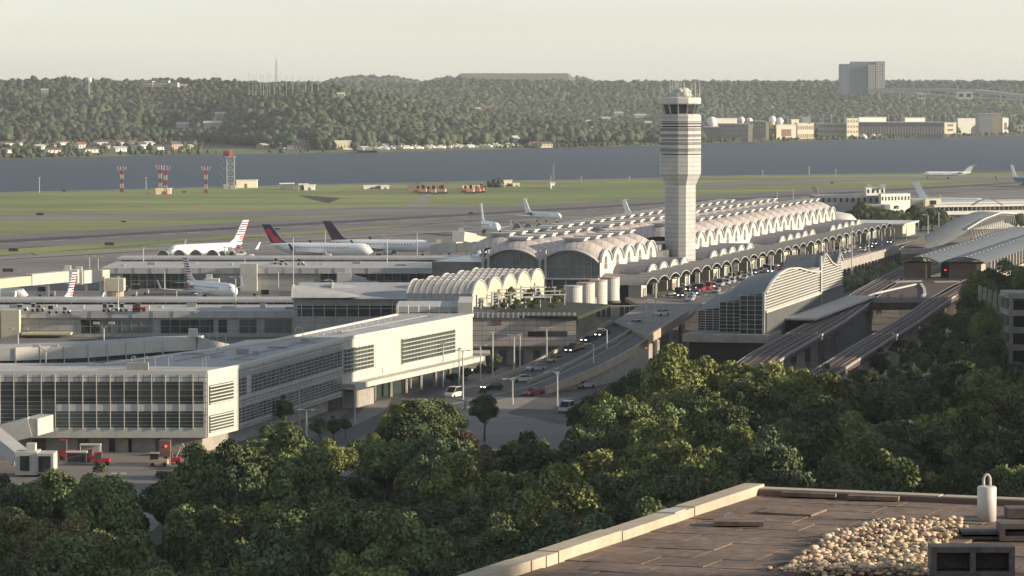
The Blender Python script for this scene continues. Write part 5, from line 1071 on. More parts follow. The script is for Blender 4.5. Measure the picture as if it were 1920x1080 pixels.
# ------------------------------------------------------------ aircraft
def plane(name, label, cat, px, y, hd, L=38., r=1.95, span=35., fin=6.6, ttail=False, fin_mat='plane_white', body='plane_white', stripes=None, widget=None, wl=None, group='parked airliners', belly=None, wt=2.2):
    """nose along +x, wheels on z=0; hd = compass heading vector (dx,dy)"""
    p = G(px, y, 0); t = thing(name, label, cat, (0, 0, 0), group); zc = r+wt*.75
    m = MB(); n = 18; prof = []
    for s in np.linspace(0, 1, 26):
        if s < .34: k = .12+.88*math.sin(s/.34*math.pi/2)**.9; up = (1-k)*r*.85
        elif s < .87: k = 1; up = 0
        else: q = (s-.87)/.13; k = max(.06, math.sqrt(max(0, 1-q**2.1))); up = -(1-k)*r*.35
        prof.append((s*L-L*.5, r*k, up))
    rg = [[m.p(x, rr*math.cos(2*math.pi*k/n), zc+up+rr*math.sin(2*math.pi*k/n)) for k in range(n)] for x, rr, up in prof]
    for a, b in zip(rg, rg[1:]):
        for k in range(n): m.face((a[k], b[k], b[(k+1) % n], a[(k+1) % n]))
    m.face(rg[0]); m.face(rg[-1][::-1]); fu = m.build('fuselage', body, t, True)
    if belly: m = MB(); m.lathe([(r*.6, -L*.3), (r*1.01, -L*.2), (r*1.01, L*.3), (r*.6, L*.4)], (0, 0, zc-.12), 18, 'x'); m.build('belly_paint', belly, fu, True)
    m = MB()
    for s in (-1, 1):
        for k in range(int(L*.62/1.05)): x = -L*.3+k*1.05; m.box(x, x+.26, s*(r*.975)-.05, s*(r*.975)+.05, zc+r*.16, zc+r*.38)
    m.build('cabin_window_strip', 'dark_grey', fu); m = MB(); m.box(L*.435, L*.462, -r*.52, r*.52, zc+r*.28, zc+r*.56); m.build('cockpit_glass', 'black', fu)
    for s in (-1, 1):
        m = MB(); h = span/2; xr = L*.06; sw = h*.52
        def w3(f, c, th): y_ = s*(r*.6+(h-r*.6)*f); x0 = xr-sw*f; ch = (L*.16)*(1-f)+1.5*f; return [(x0, y_, zc-r*.55+h*.085*f), (x0-ch*.4, y_, zc-r*.55+h*.085*f+th), (x0-ch, y_, zc-r*.55+h*.085*f), (x0-ch*.4, y_, zc-r*.55+h*.085*f-th*.6)]
        R0 = [[m.p(*q) for q in w3(f, 0, th)] for f, th in ((0, .34), (.35, .22), (1, .08))]
        for a, b in zip(R0, R0[1:]):
            for k in range(4): m.face((a[k], a[(k+1) % 4], b[(k+1) % 4], b[k]))
        m.face(R0[-1]); wg = m.build('wing', 'plane_white' if body != 'blue' else 'light_grey', t)
        if not ttail or wl:
            m = MB(); x0 = xr-sw; z0 = zc-r*.55+h*.085; m.face([m.p(x0, s*h, z0), m.p(x0-1.5, s*h, z0), m.p(x0-2.6, s*(h+.35), z0+2.5), m.p(x0-1.9, s*(h+.35), z0+2.5)]); m.face([m.p(x0, s*(h+.1), z0), m.p(x0-1.5, s*(h+.1), z0), m.p(x0-2.6, s*(h+.45), z0+2.5), m.p(x0-1.9, s*(h+.45), z0+2.5)]); m.build('winglet', wl or fin_mat, wg)
        ex, ey, ez = (xr+1.2, s*(h*.34), zc-r*1.0) if not ttail else (-L*.27, s*(r+.75), zc+r*.35)
        er = .95 if not ttail else .68; m = MB(); m.lathe([(er*.85, -2.0), (er, -.6), (er, 1.0), (er*.88, 1.5)], (ex, ey, ez), 12, 'x'); en = m.build('engine', 'light_grey' if not ttail else 'grey', t, True)
        m = MB(); m.lathe([(er*.74, 1.51), (er*.74, 1.54)], (ex, ey, ez), 12, 'x'); m.build('intake', 'black', en); m = MB(); m.bar((ex, ey, ez+er*.5), (ex-1, ey-(s*.6 if ttail else 0), zc-(r*.3 if not ttail else -r*.35)), .3); m.build('pylon', 'plane_white', en)
        zs = zc+r*.5 if not ttail else zc+r*.75+fin; sp = span*.19 if not ttail else span*.16; xs = -L*.415 if not ttail else -L*.5-fin*.32
        m = MB(); A_ = [(xs+1.2, 0, zs), (xs-1.6, 0, zs), (xs-2.9, s*sp, zs+.2), (xs-1.6, s*sp, zs+.2)]
        m.face([m.p(*q) for q in A_]); m.face([m.p(q[0], q[1], q[2]+.16) for q in A_][::-1]); m.build('stabilizer', 'plane_white', t)
    xf = -L*.5+L*.165; zf = zc+r*.72; a = fin*.62
    O = [(xf+.9, zf), (-L*.5-.2+.6, zf), (-L*.5-.2-fin*.42, zf+fin), (-L*.5+2.9-fin*.42, zf+fin), (xf-fin*.28, zf+fin*.22)]
    m = MB()
    for sgn in (-1, 1): m.face([m.p(x, sgn*.14, z) for x, z in (O if sgn > 0 else O[::-1])])
    for q, q2 in zip(O, O[1:]+O[:1]): m.quad((q[0], .14, q[1]), (q[0], -.14, q[1]), (q2[0], -.14, q2[1]), (q2[0], .14, q2[1]))
    f_ = m.build('tail_fin', fin_mat, t)
    def at(z):   # leading / trailing x of the fin at height fraction z
        return (-L*.5-.2+.6)+(-fin*.42-.6)*z, (xf-fin*.1)+((-L*.5+2.9-fin*.42)-(xf-fin*.1))*z
    if stripes:
        for i in range(9):
            z0, z1 = .06+i*.103, .06+i*.103+.062; b0, f0 = at(z0); b1, f1 = at(z1); m = MB(); mid = .42
            for sgn in (-1, 1):
                m.quad((b0, sgn*.16, zf+fin*z0), (b0+(f0-b0)*mid, sgn*.16, zf+fin*z0), (b1+(f1-b1)*mid, sgn*.16, zf+fin*z1), (b1, sgn*.16, zf+fin*z1))
            m.build('tail_stripe', 'red', f_); m = MB()
            for sgn in (-1, 1):
                m.quad((b0+(f0-b0)*mid, sgn*.16, zf+fin*z0), (b0+(f0-b0)*.95, sgn*.16, zf+fin*z0), (b1+(f1-b1)*.95, sgn*.16, zf+fin*z1), (b1+(f1-b1)*mid, sgn*.16, zf+fin*z1))
            m.build('tail_stripe', 'navy' if i > 2 else 'light_grey', f_)
        m = MB()
        for sgn in (-1, 1): m.quad((-L*.5+1, sgn*(r*.62), zc+.5), (-L*.5+7, sgn*(r+.02), zc+.3), (-L*.5+8, sgn*(r+.02), zc-.3), (-L*.5+1.5, sgn*(r*.7), zc-.05))
        m.build('rear_body_stripe', 'red', fu)
    if widget:
        b0, f0 = at(.1); b1, f1 = at(.78); m = MB()
        for sgn in (-1, 1): m.face([m.p(x, sgn*.17, z) for x, z in ((b0+(f0-b0)*.25, zf+fin*.1), (b0+(f0-b0)*.9, zf+fin*.12), (f1-.2, zf+fin*.5), (b1+(f1-b1)*.65, zf+fin*.8), (b1+(f1-b1)*.15, zf+fin*.72))])
        m.build('tail_emblem', widget, f_)
    m = MB(); m.tube((L*.4, 0, .5), (L*.4, 0, zc-r*.8), .12, n=5); m.build('landing_gear', 'steel', t)
    for x, y_ in ((L*.4, 0), (-L*.03, -2.4), (-L*.03, 2.4)):
        m = MB(); m.lathe([(.25, -.3), (.5, -.2), (.5, .2), (.25, .3)], (0, 0, 0), 10); v = [(q[0]+x, q[2]+y_, q[1]+.5) for q in m.v]; m.v = v; m.build('wheel', 'tyre', t)
        if y_: m = MB(); m.tube((x, y_, .5), (x, y_, zc-r*.6), .14, n=5); m.build('gear_strut', 'steel', t)
    t.location = (p.x, p.y, .15); t.rotation_euler = (0, 0, math.atan2(hd[1], hd[0])); return t
plane('airliner', 'white airliner with a red, white and blue striped tail standing behind the round gate roof', 'airliner', 385, 489, (-.62, -.78), stripes=True, fin=8.2, r=2.2, wl='plane_white')
plane('airliner', 'striped tail airliner parked in shade on the apron between the two grey piers', 'airliner', 396, 566, (.52, -.85), L=30, r=2.0, span=26, fin=7, stripes=True)
plane('airliner', 'small jet with only its slim red and white striped tail above the nearer pier', 'airliner', 92, 592, (-.3, -.95), L=30, r=1.4, span=25, fin=6.6, stripes=True)
plane('airliner', 'white jet whose pointed nose pokes in beneath the long cream boarding bridge', 'airliner', -62, 572, (.97, -.2), L=36, r=1.8, span=30)
plane('airliner', 'long white airliner with a dark blue tail and bright red emblem', 'airliner', 603, 489, (.985, -.17), L=37, r=2.3, span=31, fin=7, fin_mat='delta_blue', widget='delta_red', wl='plum')
plane('airliner', 'white airliner with a plain plum coloured tail behind the red emblem one', 'airliner', 716, 481, (.985, -.17), L=37.5, r=2.2, span=31, fin=7.2, fin_mat='plum', wl='plum')
plane('airliner', 'white airliner seen nearly head on with a slender pale blue tail', 'airliner', 918, 441, (.22, -.97), L=30, fin=7.6, r=2.0, span=20)
plane('regional_jet', 'small white T-tailed jet with a reddish tail taxiing beyond the gate roof', 'regional jet', 1018, 417, (.5, -.87), L=32, r=1.55, span=23, fin=5.5, ttail=True, group='white regional jets')
plane('regional_jet', 'small white T-tailed jet just beside the control tower beyond the domes', 'regional jet', 1210, 419, (.55, -.84), L=32, r=1.5, span=23, fin=5.5, ttail=True, group='white regional jets')
plane('regional_jet', 'slender white T-tailed jet rolling side on along the distant runway', 'regional jet', 1775, 335.5, (-1, -.02), L=33, r=1.65, span=22, fin=4.4, ttail=True, group='white regional jets')
plane('airliner', 'blue bodied airliner with a white tail at the picture edge on the far taxiway', 'airliner', 1926, 350, (.35, -.94), L=38, r=2.0, body='blue', fin_mat='plane_white', fin=8, wl='red')
plane('airliner', 'white airliner standing behind the bright white concourse with a pale tail fin', 'airliner', 1786, 392, (.96, -.27), L=34, r=2.0, fin=8.6)
plane('airliner', 'airliner of which only the leaning red tail shows behind the old terminal wing', 'airliner', 1573, 392, (.93, -.36), L=24, r=1.7, span=24, fin=6.6, fin_mat='salmon', wl='red').children[0]
MATS['salmon'].node_tree.nodes['Principled BSDF'].inputs['Roughness'].default_value = .6

# ------------------------------------------------------------ round gate roofs with skylight shells
def rotunda(lab, D, pxa, pxb, ytop, ybase, n):
    a, b = PY(pxa, ybase, D), PY(pxb, ybase, D); t = thing('gate_rotunda', lab, 'gate rotunda', ((a.x+b.x)/2, D, 0), 'gate rotundas at the pier ends')
    z0 = a.z; h = PY(0, ytop, D).z-z0; m = MB(); W = (b.x-a.x)/2; cx = (a.x+b.x)/2
    m.lathe([(W, 0), (W, z0-.3), (W+1, z0-.297), (W+1, z0+.5), (W*.3, z0+1.1)], (cx, D+W*.8, 0), 24); m.build('drum', 'grey', t)
    m = MB(); m.lathe([(W+.05, z0-2.6), (W+.05, z0-.9)], (cx, D+W*.8, 0), 24, cap=False); m.build('window_band', 'glass', t)
    for k in range(n):
        x0 = a.x+(b.x-a.x)*(k+.05)/n; x1 = a.x+(b.x-a.x)*(k+.95)/n; m = MB(); mm2 = MB()
        for j, xx in enumerate((x0, x1)):
            pass
        m.grid(lambda u, v: (x0+(x1-x0)*u, D-1+v*7, z0+.5+h*.8*math.sin(max(.001, u)*math.pi)**.6*(1-.25*v)), 8, 2); s_h = m.build('skylight_shell', 'roof_metal', t)
        mm2.face([mm2.p(x0+(x1-x0)*u, D-1.04, z0+.5+h*.8*math.sin(max(.001, u)*math.pi)**.6*.93) for u in np.linspace(0, 1, 9)]); mm2.build('shell_glass', 'glass_grey', s_h)
        m = MB(); m.path([(x0+(x1-x0)*u, D-1.2, z0+.5+h*.8*math.sin(max(.001, u)*math.pi)**.6) for u in np.linspace(0, 1, 9)], .35, .3); m.build('shell_rim', 'white', s_h)
    return t
rotunda('round grey gate roof ringed by arched skylights before the striped tail airliner', 1190, 290, 414, 467, 487, 4)
rotunda('round gate roof ringed by arched skylights below the white taxiing jet', 1480, 958, 1064, 416, 433, 5)
rotunda('small round gate roof with three bright arched hoods beside the striped tail', 1200, 408, 462, 470, 484, 3)

# ------------------------------------------------------------ boarding bridges
def jetbridge(lab, p, q, z, hd_end, px_o=0):
    a, b = PY(*p), PY(*q); t = thing('boarding_bridge', lab, 'boarding bridge', (b.x, b.y, 0), 'passenger boarding bridges')
    m = MB(); m.bar(a, b, 2.8, z); m.build('tunnel', 'cream' if z > 2.5 else 'light_grey', t); m = MB(); m.bar(a.lerp(b, .45)+Vector((0, 0, .2)), b+Vector((0, 0, .2)), 3.2, z+.5); m.build('outer_tunnel', 'white_matt', t)
    m = MB(); m.box(b.x-1.2, b.x+3.0*hd_end, b.y-2, b.y+2, b.z-1.8, b.z+2.0) if hd_end > 0 else m.box(b.x-3, b.x+1.2, b.y-2, b.y+2, b.z-1.8, b.z+2.0); m.build('cab', 'white', t)
    m = MB(); m.box(b.x-.8, b.x+.9, b.y-.8, b.y+.8, b.z+2.003, b.z+3.2); m.build('roof_unit', 'white', t); c = a.lerp(b, .72); m = MB(); m.box(c.x-.35, c.x+.35, c.y-1.4, c.y-1.0, .2, c.z-1); m.box(c.x-.35, c.x+.35, c.y+1, c.y+1.4, .2, c.z-1); m.box(c.x-.6, c.x+.6, c.y-1.6, c.y+1.6, .2, 1.1); m.build('wheel_leg', 'grey', t)
    c = a; m = MB(); m.tube((c.x, c.y, 0), (c.x, c.y, c.z+1.6), 1.5, n=12); m.build('rotunda_column', 'light_grey', t); return t
jetbridge('long cream boarding bridge reaching over the hidden jets at the picture edge', (-10, 532, 1010), (127, 519, 1035), 2.6, 1)
jetbridge('short fat white boarding bridge with a bevel nose beside the round column'.replace('bevel', 'sloping'), (196, 516, 1065), (148, 521, 1040), 3.2, -1)
jetbridge('grey boarding bridge behind the plum tailed airliner', (895, 462, 1240), (822, 467, 1255), 3.0, -1)
jetbridge('upper grey boarding bridge beneath the slender pale blue tail', (905, 452, 1330), (864, 444, 1320), 3.0, -1)
jetbridge('pale boarding bridge leading to the striped tail airliner', (468, 486, 1185), (432, 482, 1210), 2.2, -1)
jetbridge('shaded grey boarding bridge docked behind the striped tail jet on the apron', (362, 541, 1085), (392, 535, 1075), 2.4, 1)
jetbridge('grey boarding bridge stretching behind the vaulted annex', (700, 538, 1070), (652, 524, 1060), 2.4, -1)
t = thing('bridge_column', 'round ribbed column tower with a sunlit cap above the nearer pier', 'column', tuple(G(215, 590, 0))); q = PY(216, 575, 1000); m = MB(); m.lathe([(2.4, 0), (2.4, PY(0, 545, 1000).z)], (q.x, 1000, 0), 14); m.build('shaft', 'tan', t); m = MB(); z1 = PY(0, 545, 1000).z; m.box(q.x-2.6, q.x+2.6, 997.5, 1002.5, z1, z1+3.4); m.build('cap', 'cream', t)
# bridge at the lower corner, near the service apron
jb = thing('boarding_bridge', 'white boarding bridge with a lattice underside and open cab over the service apron', 'boarding bridge', tuple(G(60, 880, 0)), 'passenger boarding bridges')
a = PY(-30, 822, 598); b = PY(58, 800, 598); m = MB(); m.bar((a.x, a.y, a.z), (b.x, b.y, b.z), 3, 3.2); m.build('fixed_tunnel', 'white_matt', jb); m = MB(); m.bar((b.x, b.y-1, b.z), (b.x+1.7, b.y+6, b.z+.1), 2.6, 2.8); m.build('wall_link', 'light_grey', jb)
a = PY(-25, 806, 590); b = PY(42, 860, 574); m = MB(); m.bar(a, b, 2.6, 2.2); m.build('sloping_tunnel', 'light_grey', jb); m = MB()
for k in range(9): p0 = a.lerp(b, k/9); p1 = a.lerp(b, (k+1)/9); m.bar(p0+Vector((0, -1.5, -1.2)), p1+Vector((0, -1.5, .9)), .16); m.bar(p0+Vector((0, -1.5, .9)), p1+Vector((0, -1.5, -1.2)), .16)
m.build('side_truss', 'grey', jb); c = PY(70, 862, 570); m = MB(); m.box(c.x-3.2, c.x+.2, 568, 573, c.z-2.2, c.z+1.4); m.build('cab', 'white_matt', jb); m = MB(); m.box(c.x+.2, c.x+2.8, 567.6, 572.6, c.z-1.9, c.z+1.2); m.build('canopy_hood', 'light_grey', jb); m = MB(); m.box(c.x+.5, c.x+2.4, 567.4, 567.62, c.z-1.7, c.z+.8); m.build('cab_opening', 'glass', jb); m = MB(); m.box(c.x-2.4, c.x-1.0, 567.8, 568.02, c.z-1.5, c.z+.8); m.build('cab_window', 'glass', jb)
m = MB(); m.box(c.x-1.6, c.x-.2, 569, 571, c.z+1.403, c.z+2.6); m.build('roof_unit', 'white', jb); m = MB(); m.box(c.x-2.6, c.x-1.9, 569, 572, .1, c.z-2.2); m.build('wheel_leg', 'grey', jb)

# ------------------------------------------------------------ vehicles
def car_proto(mat, van=False, pick=False):
    t = thing('car', 'x', 'car', (0, 0, 0)); L, W = (4.6, 1.84) if not van else (5.2, 2.0); H = 1.45 if not van else 2.05
    def loft(sec, mat_, name, par):
        m = MB(); rg = []
        for x, w2, z0, z1 in sec: rg.append([m.p(x, -w2, z0), m.p(x, w2, z0), m.p(x, w2*.96, z1), m.p(x, -w2*.96, z1)])
        for a, b in zip(rg, rg[1:]):
            for k in range(4): m.face((a[k], a[(k+1) % 4], b[(k+1) % 4], b[k]))
        m.face(rg[0][::-1]); m.face(rg[-1]); return m.build(name, mat_, par)
    h = W/2; loft([(-L/2, h*.86, .42, .78), (-L/2+.25, h*.97, .28, .95), (-L*.2, h, .24, 1.0 if not van else 1.15), (L*.18, h, .24, .98 if not van else 1.15), (L/2-.5, h*.97, .26, .82 if not van else .98), (L/2-.05, h*.84, .4, .62)], mat, 'body', t)
    top = [(-L/2+.35, .98, .80), (-L*.3, H-.02, .66), (L*.02, H, .66), (L*.24, .98, .80)] if not van else [(-L/2+.1, 1.13, .9), (-L/2+.3, H-.02, .84), (L*.12, H, .84), (L*.3, 1.13, .9)]
    m = MB(); v = [[m.p(x, s*h*w, z) for s in (-1, 1)] for x, z, w in top]
    for a, b in zip(v, v[1:]): m.face((a[0], a[1], b[1], b[0]))
    m.face([q[0] for q in v]); m.face([q[1] for q in v][::-1]); m.face([v[0][0], v[-1][0], v[-1][1], v[0][1]]); m.build('window_glass', 'glass', t)
    m = MB(); x0, z0, w0 = top[1]; x1, z1, w1 = top[2]; m.quad((x0, -h*w0*1.02, z0+.02), (x1, -h*w1*1.02, z1+.02), (x1, h*w1*1.02, z1+.02), (x0, h*w0*1.02, z0+.02))
    for s in (-1, 1):
        for (a0, a1, a2), (b0, b1, b2) in zip(top, top[1:]): m.bar((a0, s*h*a2, a1), (b0, s*h*b2, b1), .09)
    m.build('roof', mat, t)
    for x in (-L*.31, L*.31):
        for s in (-1, 1): m = MB(); m.lathe([(.2, -.11), (.33, -.1), (.33, .1), (.2, .11)], (0, 0, 0), 10); m.v = [(q[0]+x, q[2]+s*(h-.1), q[1]+.33) for q in m.v]; m.build('wheel', 'tyre', t)
    for s in (-1, 1):
        m = MB(); m.box(L/2-.2, L/2-.02, s*h*.62-.2, s*h*.62+.2, .58, .74); m.build('headlight', 'lamp_glow' if mat in ('car_black', 'car_blue') else 'white', t); m = MB(); m.box(-L/2-.0, -L/2+.1, s*h*.66-.16, s*h*.66+.16, .66, .84); m.build('tail_light', 'red', t)
    return t
CM = {'white': 'white', 'silver': 'silver', 'black': 'car_black', 'red': 'car_red', 'blue': 'car_blue', 'tan': 'car_tan'}
CP = {}
def car(col, px, y, z, hd, label, van=False, group='cars on the airport roads', world=None):
    k = (col, van)
    if k not in CP: CP[k] = car_proto(CM[col], van)
    p = Vector(world) if world else G(px, y, z); return place(CP[k], (p.x, p.y, p.z+.02), math.atan2(hd[1], hd[0]), label, group)
dn = (-math.sin(R(14.5)), -math.cos(R(14.5)))
car('white', 851, 745, .1, (-.45, -.9), 'white sports utility car at the mouth of the exit road under a double lamp', True)
car('black', 922, 731, .1, (-.8, -.6), 'dark car with a pale roof behind the white sports utility')
car('white', 977, 716, .5, (-.9, -.45), 'white saloon at the foot of the exit ramp')
car('silver', 1004, 695, 1.4, (-.8, -.6), 'silver car beside the sunlit barrier foot')
car('white', 1040, 704, 1.2, (-.75, -.65), 'white estate car passing the lit middle barrier')
car('black', 1078, 661, 3.5, (-.6, -.8), 'black car with headlights on descending the exit ramp', True)
car('black', 1130, 632, 5.3, (-.55, -.85), 'dark car in shade at the top of the exit ramp')
car('silver', 1097, 727, .1, (-.75, -.65), 'silver car half hidden by trees on the lower road')
car('silver', 1062, 773, .1, (-.3, -.95), 'silver car at the edge of the wood below the lower road', True)
car('white', 1152, 706, .1, (-.95, -.3), 'white car lying in a patch of sun at the base of the lamp post', True)
car('black', 905, 700, .1, (-1, 0), 'dark car parked in front of the undercroft near the hedge')
for px_, y_, z_, c_, lb in ((1190, 612, 6.8, 'silver', 'silver car cresting the head of the exit ramp'), (1105, 642, 4.6, 'blue', 'dark blue car midway down the exit ramp'), (1040, 680, 2.2, 'tan', 'tan car on the inner lane of the exit ramp'), (1240, 592, 7.46, 'white', 'white car on the pale gore before the orange parapet'), (1000, 742, .1, 'red', 'dark red car on the lower road beside the small round tree')): car(c_, px_, y_, z_, (-.6, -.8), lb)
cl = lambda i, w_, col, lab, van=False, f=1: car(col, 0, 0, 0, (dn[0]*f, dn[1]*f), lab, van, world=H0(w_, bays(i), 7.5))
cl(-10.6, 27.5, 'silver', 'silver car alone on the upper road opposite the last stair drum'); cl(-9.6, 21.5, 'black', 'black car with lit headlights near the canopy start', True); cl(-9.4, 25.5, 'blue', 'dark blue car beside the black one near the canopy start'); cl(-10.2, 24, 'black', 'black car ahead of the pair near the canopy start')
cl(-11.4, 29.5, 'silver', 'grey car beside the orange parapet'); cl(-8.6, 28.5, 'tan', 'tan car passing the glazed station waves')
cols = ['black', 'silver', 'white', 'black', 'blue', 'red', 'silver', 'black', 'tan', 'white', 'black', 'silver']
nc = 0; SEEN = []
for i in np.arange(-8.2, 9.6, .62):
    for w_ in (20.2, 23.3):
        if rng.uniform() < .3: continue
        c_ = cols[(nc*5+int(i*3)) % 12]; cl(i+rng.uniform(-.08, .08), w_, c_, f'{c_} car queuing at the terminal kerb in the {"inner" if w_ < 22 else "outer"} lane, {ordw(sum(q[0] == c_ and q[1] == w_ for q in SEEN))} of that colour', rng.uniform() < .4); nc += 1; SEEN.append((c_, w_))
for i, w_, c_ in ((11.2, 24, 'black'), (12.0, 25, 'black'), (13.6, 23, 'blue'), (9.8, 27, 'silver'), (14.6, 26, 'black')): cl(i, w_, c_, f'{c_} car spaced out on the far end of the upper road, bay {ordw(int(i))}')
# ramp service vehicles
def tug(px, y, col, lab, w_=3.2, h_=1.5, cat='ramp vehicle', cab=True, z=0.05, hood=True):
    p = G(px, y, z); t = thing('ramp_vehicle', lab, cat, tuple(p), 'ramp service vehicles'); m = MB(); m.prism([(p.x-w_/2, p.y-.8), (p.x+w_/2-.2, p.y-.8), (p.x+w_/2, p.y), (p.x+w_/2-.2, p.y+.8), (p.x-w_/2, p.y+.8)], p.z+.35, p.z+.35+h_*.45); m.build('chassis', col, t)
    if cab:
        m = MB(); m.box(p.x-w_*.42, p.x-w_*.02, p.y-.7, p.y+.7, p.z+.353+h_*.45, p.z+.35+h_); m.build('cab', 'dark_grey' if col == 'red' else 'glass', t); m = MB(); m.box(p.x-w_*.46, p.x+.02, p.y-.78, p.y+.78, p.z+.353+h_, p.z+.45+h_); m.build('cab_roof', col, t)
    for x in (-w_*.3, w_*.3): m = MB(); m.lathe([(.2, -.9), (.34, -.85), (.34, .85), (.2, .9)], (0, 0, 0), 8); m.v = [(q[0]+p.x+x, q[2]+p.y, q[1]+p.z+.34) for q in m.v]; m.build('wheel', 'tyre', t)
    return t
tug(126, 862, 'red', 'tall red lift truck against the service wall', 2.6, 2.8); tug(174, 866, 'red', 'small red tug between the two open carts', 2.2, 1.6); tug(192, 872, 'red', 'low red baggage tractor beside the white cart', 2.7, 1.6); tug(298, 874, 'tan', 'tan tow tractor before the lit doorway', 3.2, 1.7); tug(324, 870, 'red', 'red tow tractor leaning beside the pipe frame', 3.0, 1.5)
for px, y, lab in ((144, 872, 'dark open baggage cart with a white canopy frame'), (170, 858, 'white framed baggage cart by the service wall')):
    p = G(px, y, .05); t = thing('baggage_cart', lab, 'baggage cart', tuple(p), 'open baggage carts'); m = MB(); m.box(p.x-1.6, p.x+1.6, p.y-.8, p.y+.8, .4, .6); m.build('bed', 'dark_grey', t); m = MB(); m.box(p.x-1.7, p.x+1.7, p.y-.9, p.y+.9, 2.1, 2.3); m.build('canopy', 'white', t); m = MB()
    for x in (-1.6, 1.6):
        for yy in (-.8, .8): m.tube((p.x+x, p.y+yy, .6), (p.x+x, p.y+yy, 2.1), .07, n=4)
    m.box(p.x-1.4, p.x+1.4, p.y+.3, p.y+.75, .603, 1.9); m.build('frame', 'light_grey' if px > 150 else 'dark_grey', t)
p = G(309, 872, .05); t = thing('beacon_booth', 'dark red booth with a glowing signal lamp by the service wall', 'booth', tuple(p)); m = MB(); m.box(p.x-.9, p.x+.9, p.y, p.y+1.6, 1.4, 4.0); m.build('cabin', 'brown', t); m = MB(); m.box(p.x+.4, p.x+.8, p.y+.2, p.y+1.2, 0, 1.397); m.build('support', 'tan', t); m = MB(); m.lathe([(.05, -.2), (.2, 0), (.05, .2)], (p.x+.2, p.y-.15, 3.1), 8); m.build('signal_lamp', 'signal_red', t)
p = G(342, 868, .05); t = thing('pipe_tripod', 'tan pipe tripod frame beside the tow tractors', 'frame', tuple(p)); m = MB()
for x in (-1.5, 1.5): m.tube((p.x+x, p.y, 0), (p.x, p.y, 3.2), .12, n=5)
m.tube((p.x, p.y+1.4, 0), (p.x, p.y, 3.2), .12, n=5); m.bar((p.x-.8, p.y, 1.5), (p.x+.8, p.y, 1.5), .15); m.build('frame', 'tan', t)
for k, (px, y, col) in enumerate(((42, 583, 'white'), (66, 584, 'white'), (76, 584, 'tan'), (100, 588, 'white'), (125, 588, 'white'), (200, 585, 'grey'), (213, 583, 'white'), (232, 584, 'white'), (256, 584, 'red'), (264, 584, 'red'), (480, 560, 'grey'), (520, 496, 'white'), (532, 497, 'white'), (564, 497, 'white'))):
    z = 6.26 if y > 570 else (.05 if y > 550 else 7.46)
    tug(px, y, col, f'{col} ramp truck on a pier deck, {ordw(k)} counted from the boarding bridges', 2.0 if k % 3 else 2.8, 1.2+k % 2*.4, z=z)
for px, y, col, lab in ((505, 562, 'white', 'white catering truck in the shade before the farther pier'), (262, 552, 'grey', 'grey fuel truck parked beneath the farther pier wall'), (86, 556, 'white', 'white belt loader under the long cream bridge'), (240, 556, 'grey', 'grey container loader under the farther pier wall'), (735, 566, 'grey', 'grey tanker behind the vaulted annex')): tug(px, y, col, lab, 5.5, 2.6)
# runway works machines
def works(px, y, col, lab, w_=8, h_=3.6, kind='excavator'):
    p = G(px, y, .15); t = thing(kind, lab, kind.replace('_', ' '), tuple(p), 'construction machines by the river'); m = MB(); m.box(p.x-w_/2, p.x+w_/2, p.y-1.5, p.y+1.5, .15, 1.2); m.build('track', 'dark_grey', t); m = MB(); m.prism([(p.x-w_*.4, p.y-1.5), (p.x+w_*.3, p.y-1.5), (p.x+w_*.4, p.y), (p.x+w_*.3, p.y+1.5), (p.x-w_*.4, p.y+1.5)], 1.203, 1.2+h_*.45); m.build('engine_body', col, t)
    m = MB(); m.box(p.x-w_*.1, p.x+w_*.18, p.y-1.2, p.y+1.2, 1.203+h_*.45, 1.2+h_); m.build('cab', 'glass', t); m = MB(); m.path([(p.x+w_*.2, p.y, 2), (p.x+w_*.5, p.y, 1.2+h_*1.25), (p.x+w_*.75, p.y, 2.0)], .5); m.build('boom', col, t); return t
for k, (px, y, c_) in enumerate(((783, 361, 'orange'), (793, 363, 'tan'), (803, 362, 'orange'), (812, 364, 'salmon'), (822, 361, 'orange'), (828, 363, 'tan'), (872, 361, 'orange'), (882, 363, 'salmon'), (893, 362, 'orange'), (902, 361, 'tan'), (915, 351, 'dark_grey'), (925, 351, 'dark_grey'), (934, 351, 'dark_grey'))):
    works(px, y, c_, f'{c_.replace("_", " ")} digger in the riverside work site, {ordw(k)} from the dirt track', 5+k % 3, 3+k % 2)
def shed(px0, px1, y0, y1, lab, wall, roof, D=None, cat='shed'):
    sk = .6
    D = D or G(0, y1, 0).y; a, b = PY(px0, y0, D), PY(px1, y1, D); t = thing('airfield_shed', lab, cat, ((a.x+b.x)/2, D, 0), 'sheds along the river bank'); dy = (b.x-a.x)*sk; m = MB(); m.prism([(a.x, D), (b.x, D+dy), (b.x, D+dy+8), (a.x, D+8)], 0, a.z); m.build('wall', wall, t); m = MB(); m.prism([(a.x-.4, D-.4), (b.x+.4, D+dy-.4), (b.x+.4, D+dy+8.4), (a.x-.4, D+8.4)], a.z+.003, a.z+.5); m.build('roof', roof, t)
    m = MB(); x = a.x*.6+b.x*.4; y_ = D+(x-a.x)*sk; m.prism([(x, y_-.12), (x+1.6, y_+1.6*sk-.12), (x+1.6, y_+1.6*sk+.05), (x, y_+.05)], .1, a.z*.6); m.build('door', 'dark_grey', t); return t
shed(443, 480, 339, 353, 'cream double shed at the foot of the radar tower', 'cream', 'white_matt'); shed(525, 549, 345, 356, 'white roofed green shed past the radar tower', 'dark_grey', 'white'); shed(560, 576, 346, 357, 'grey roofed shed in the row past the radar tower', 'grey', 'white_matt'); shed(570, 589, 348, 357, 'white block shed at the end of the shed row', 'white_matt', 'white')
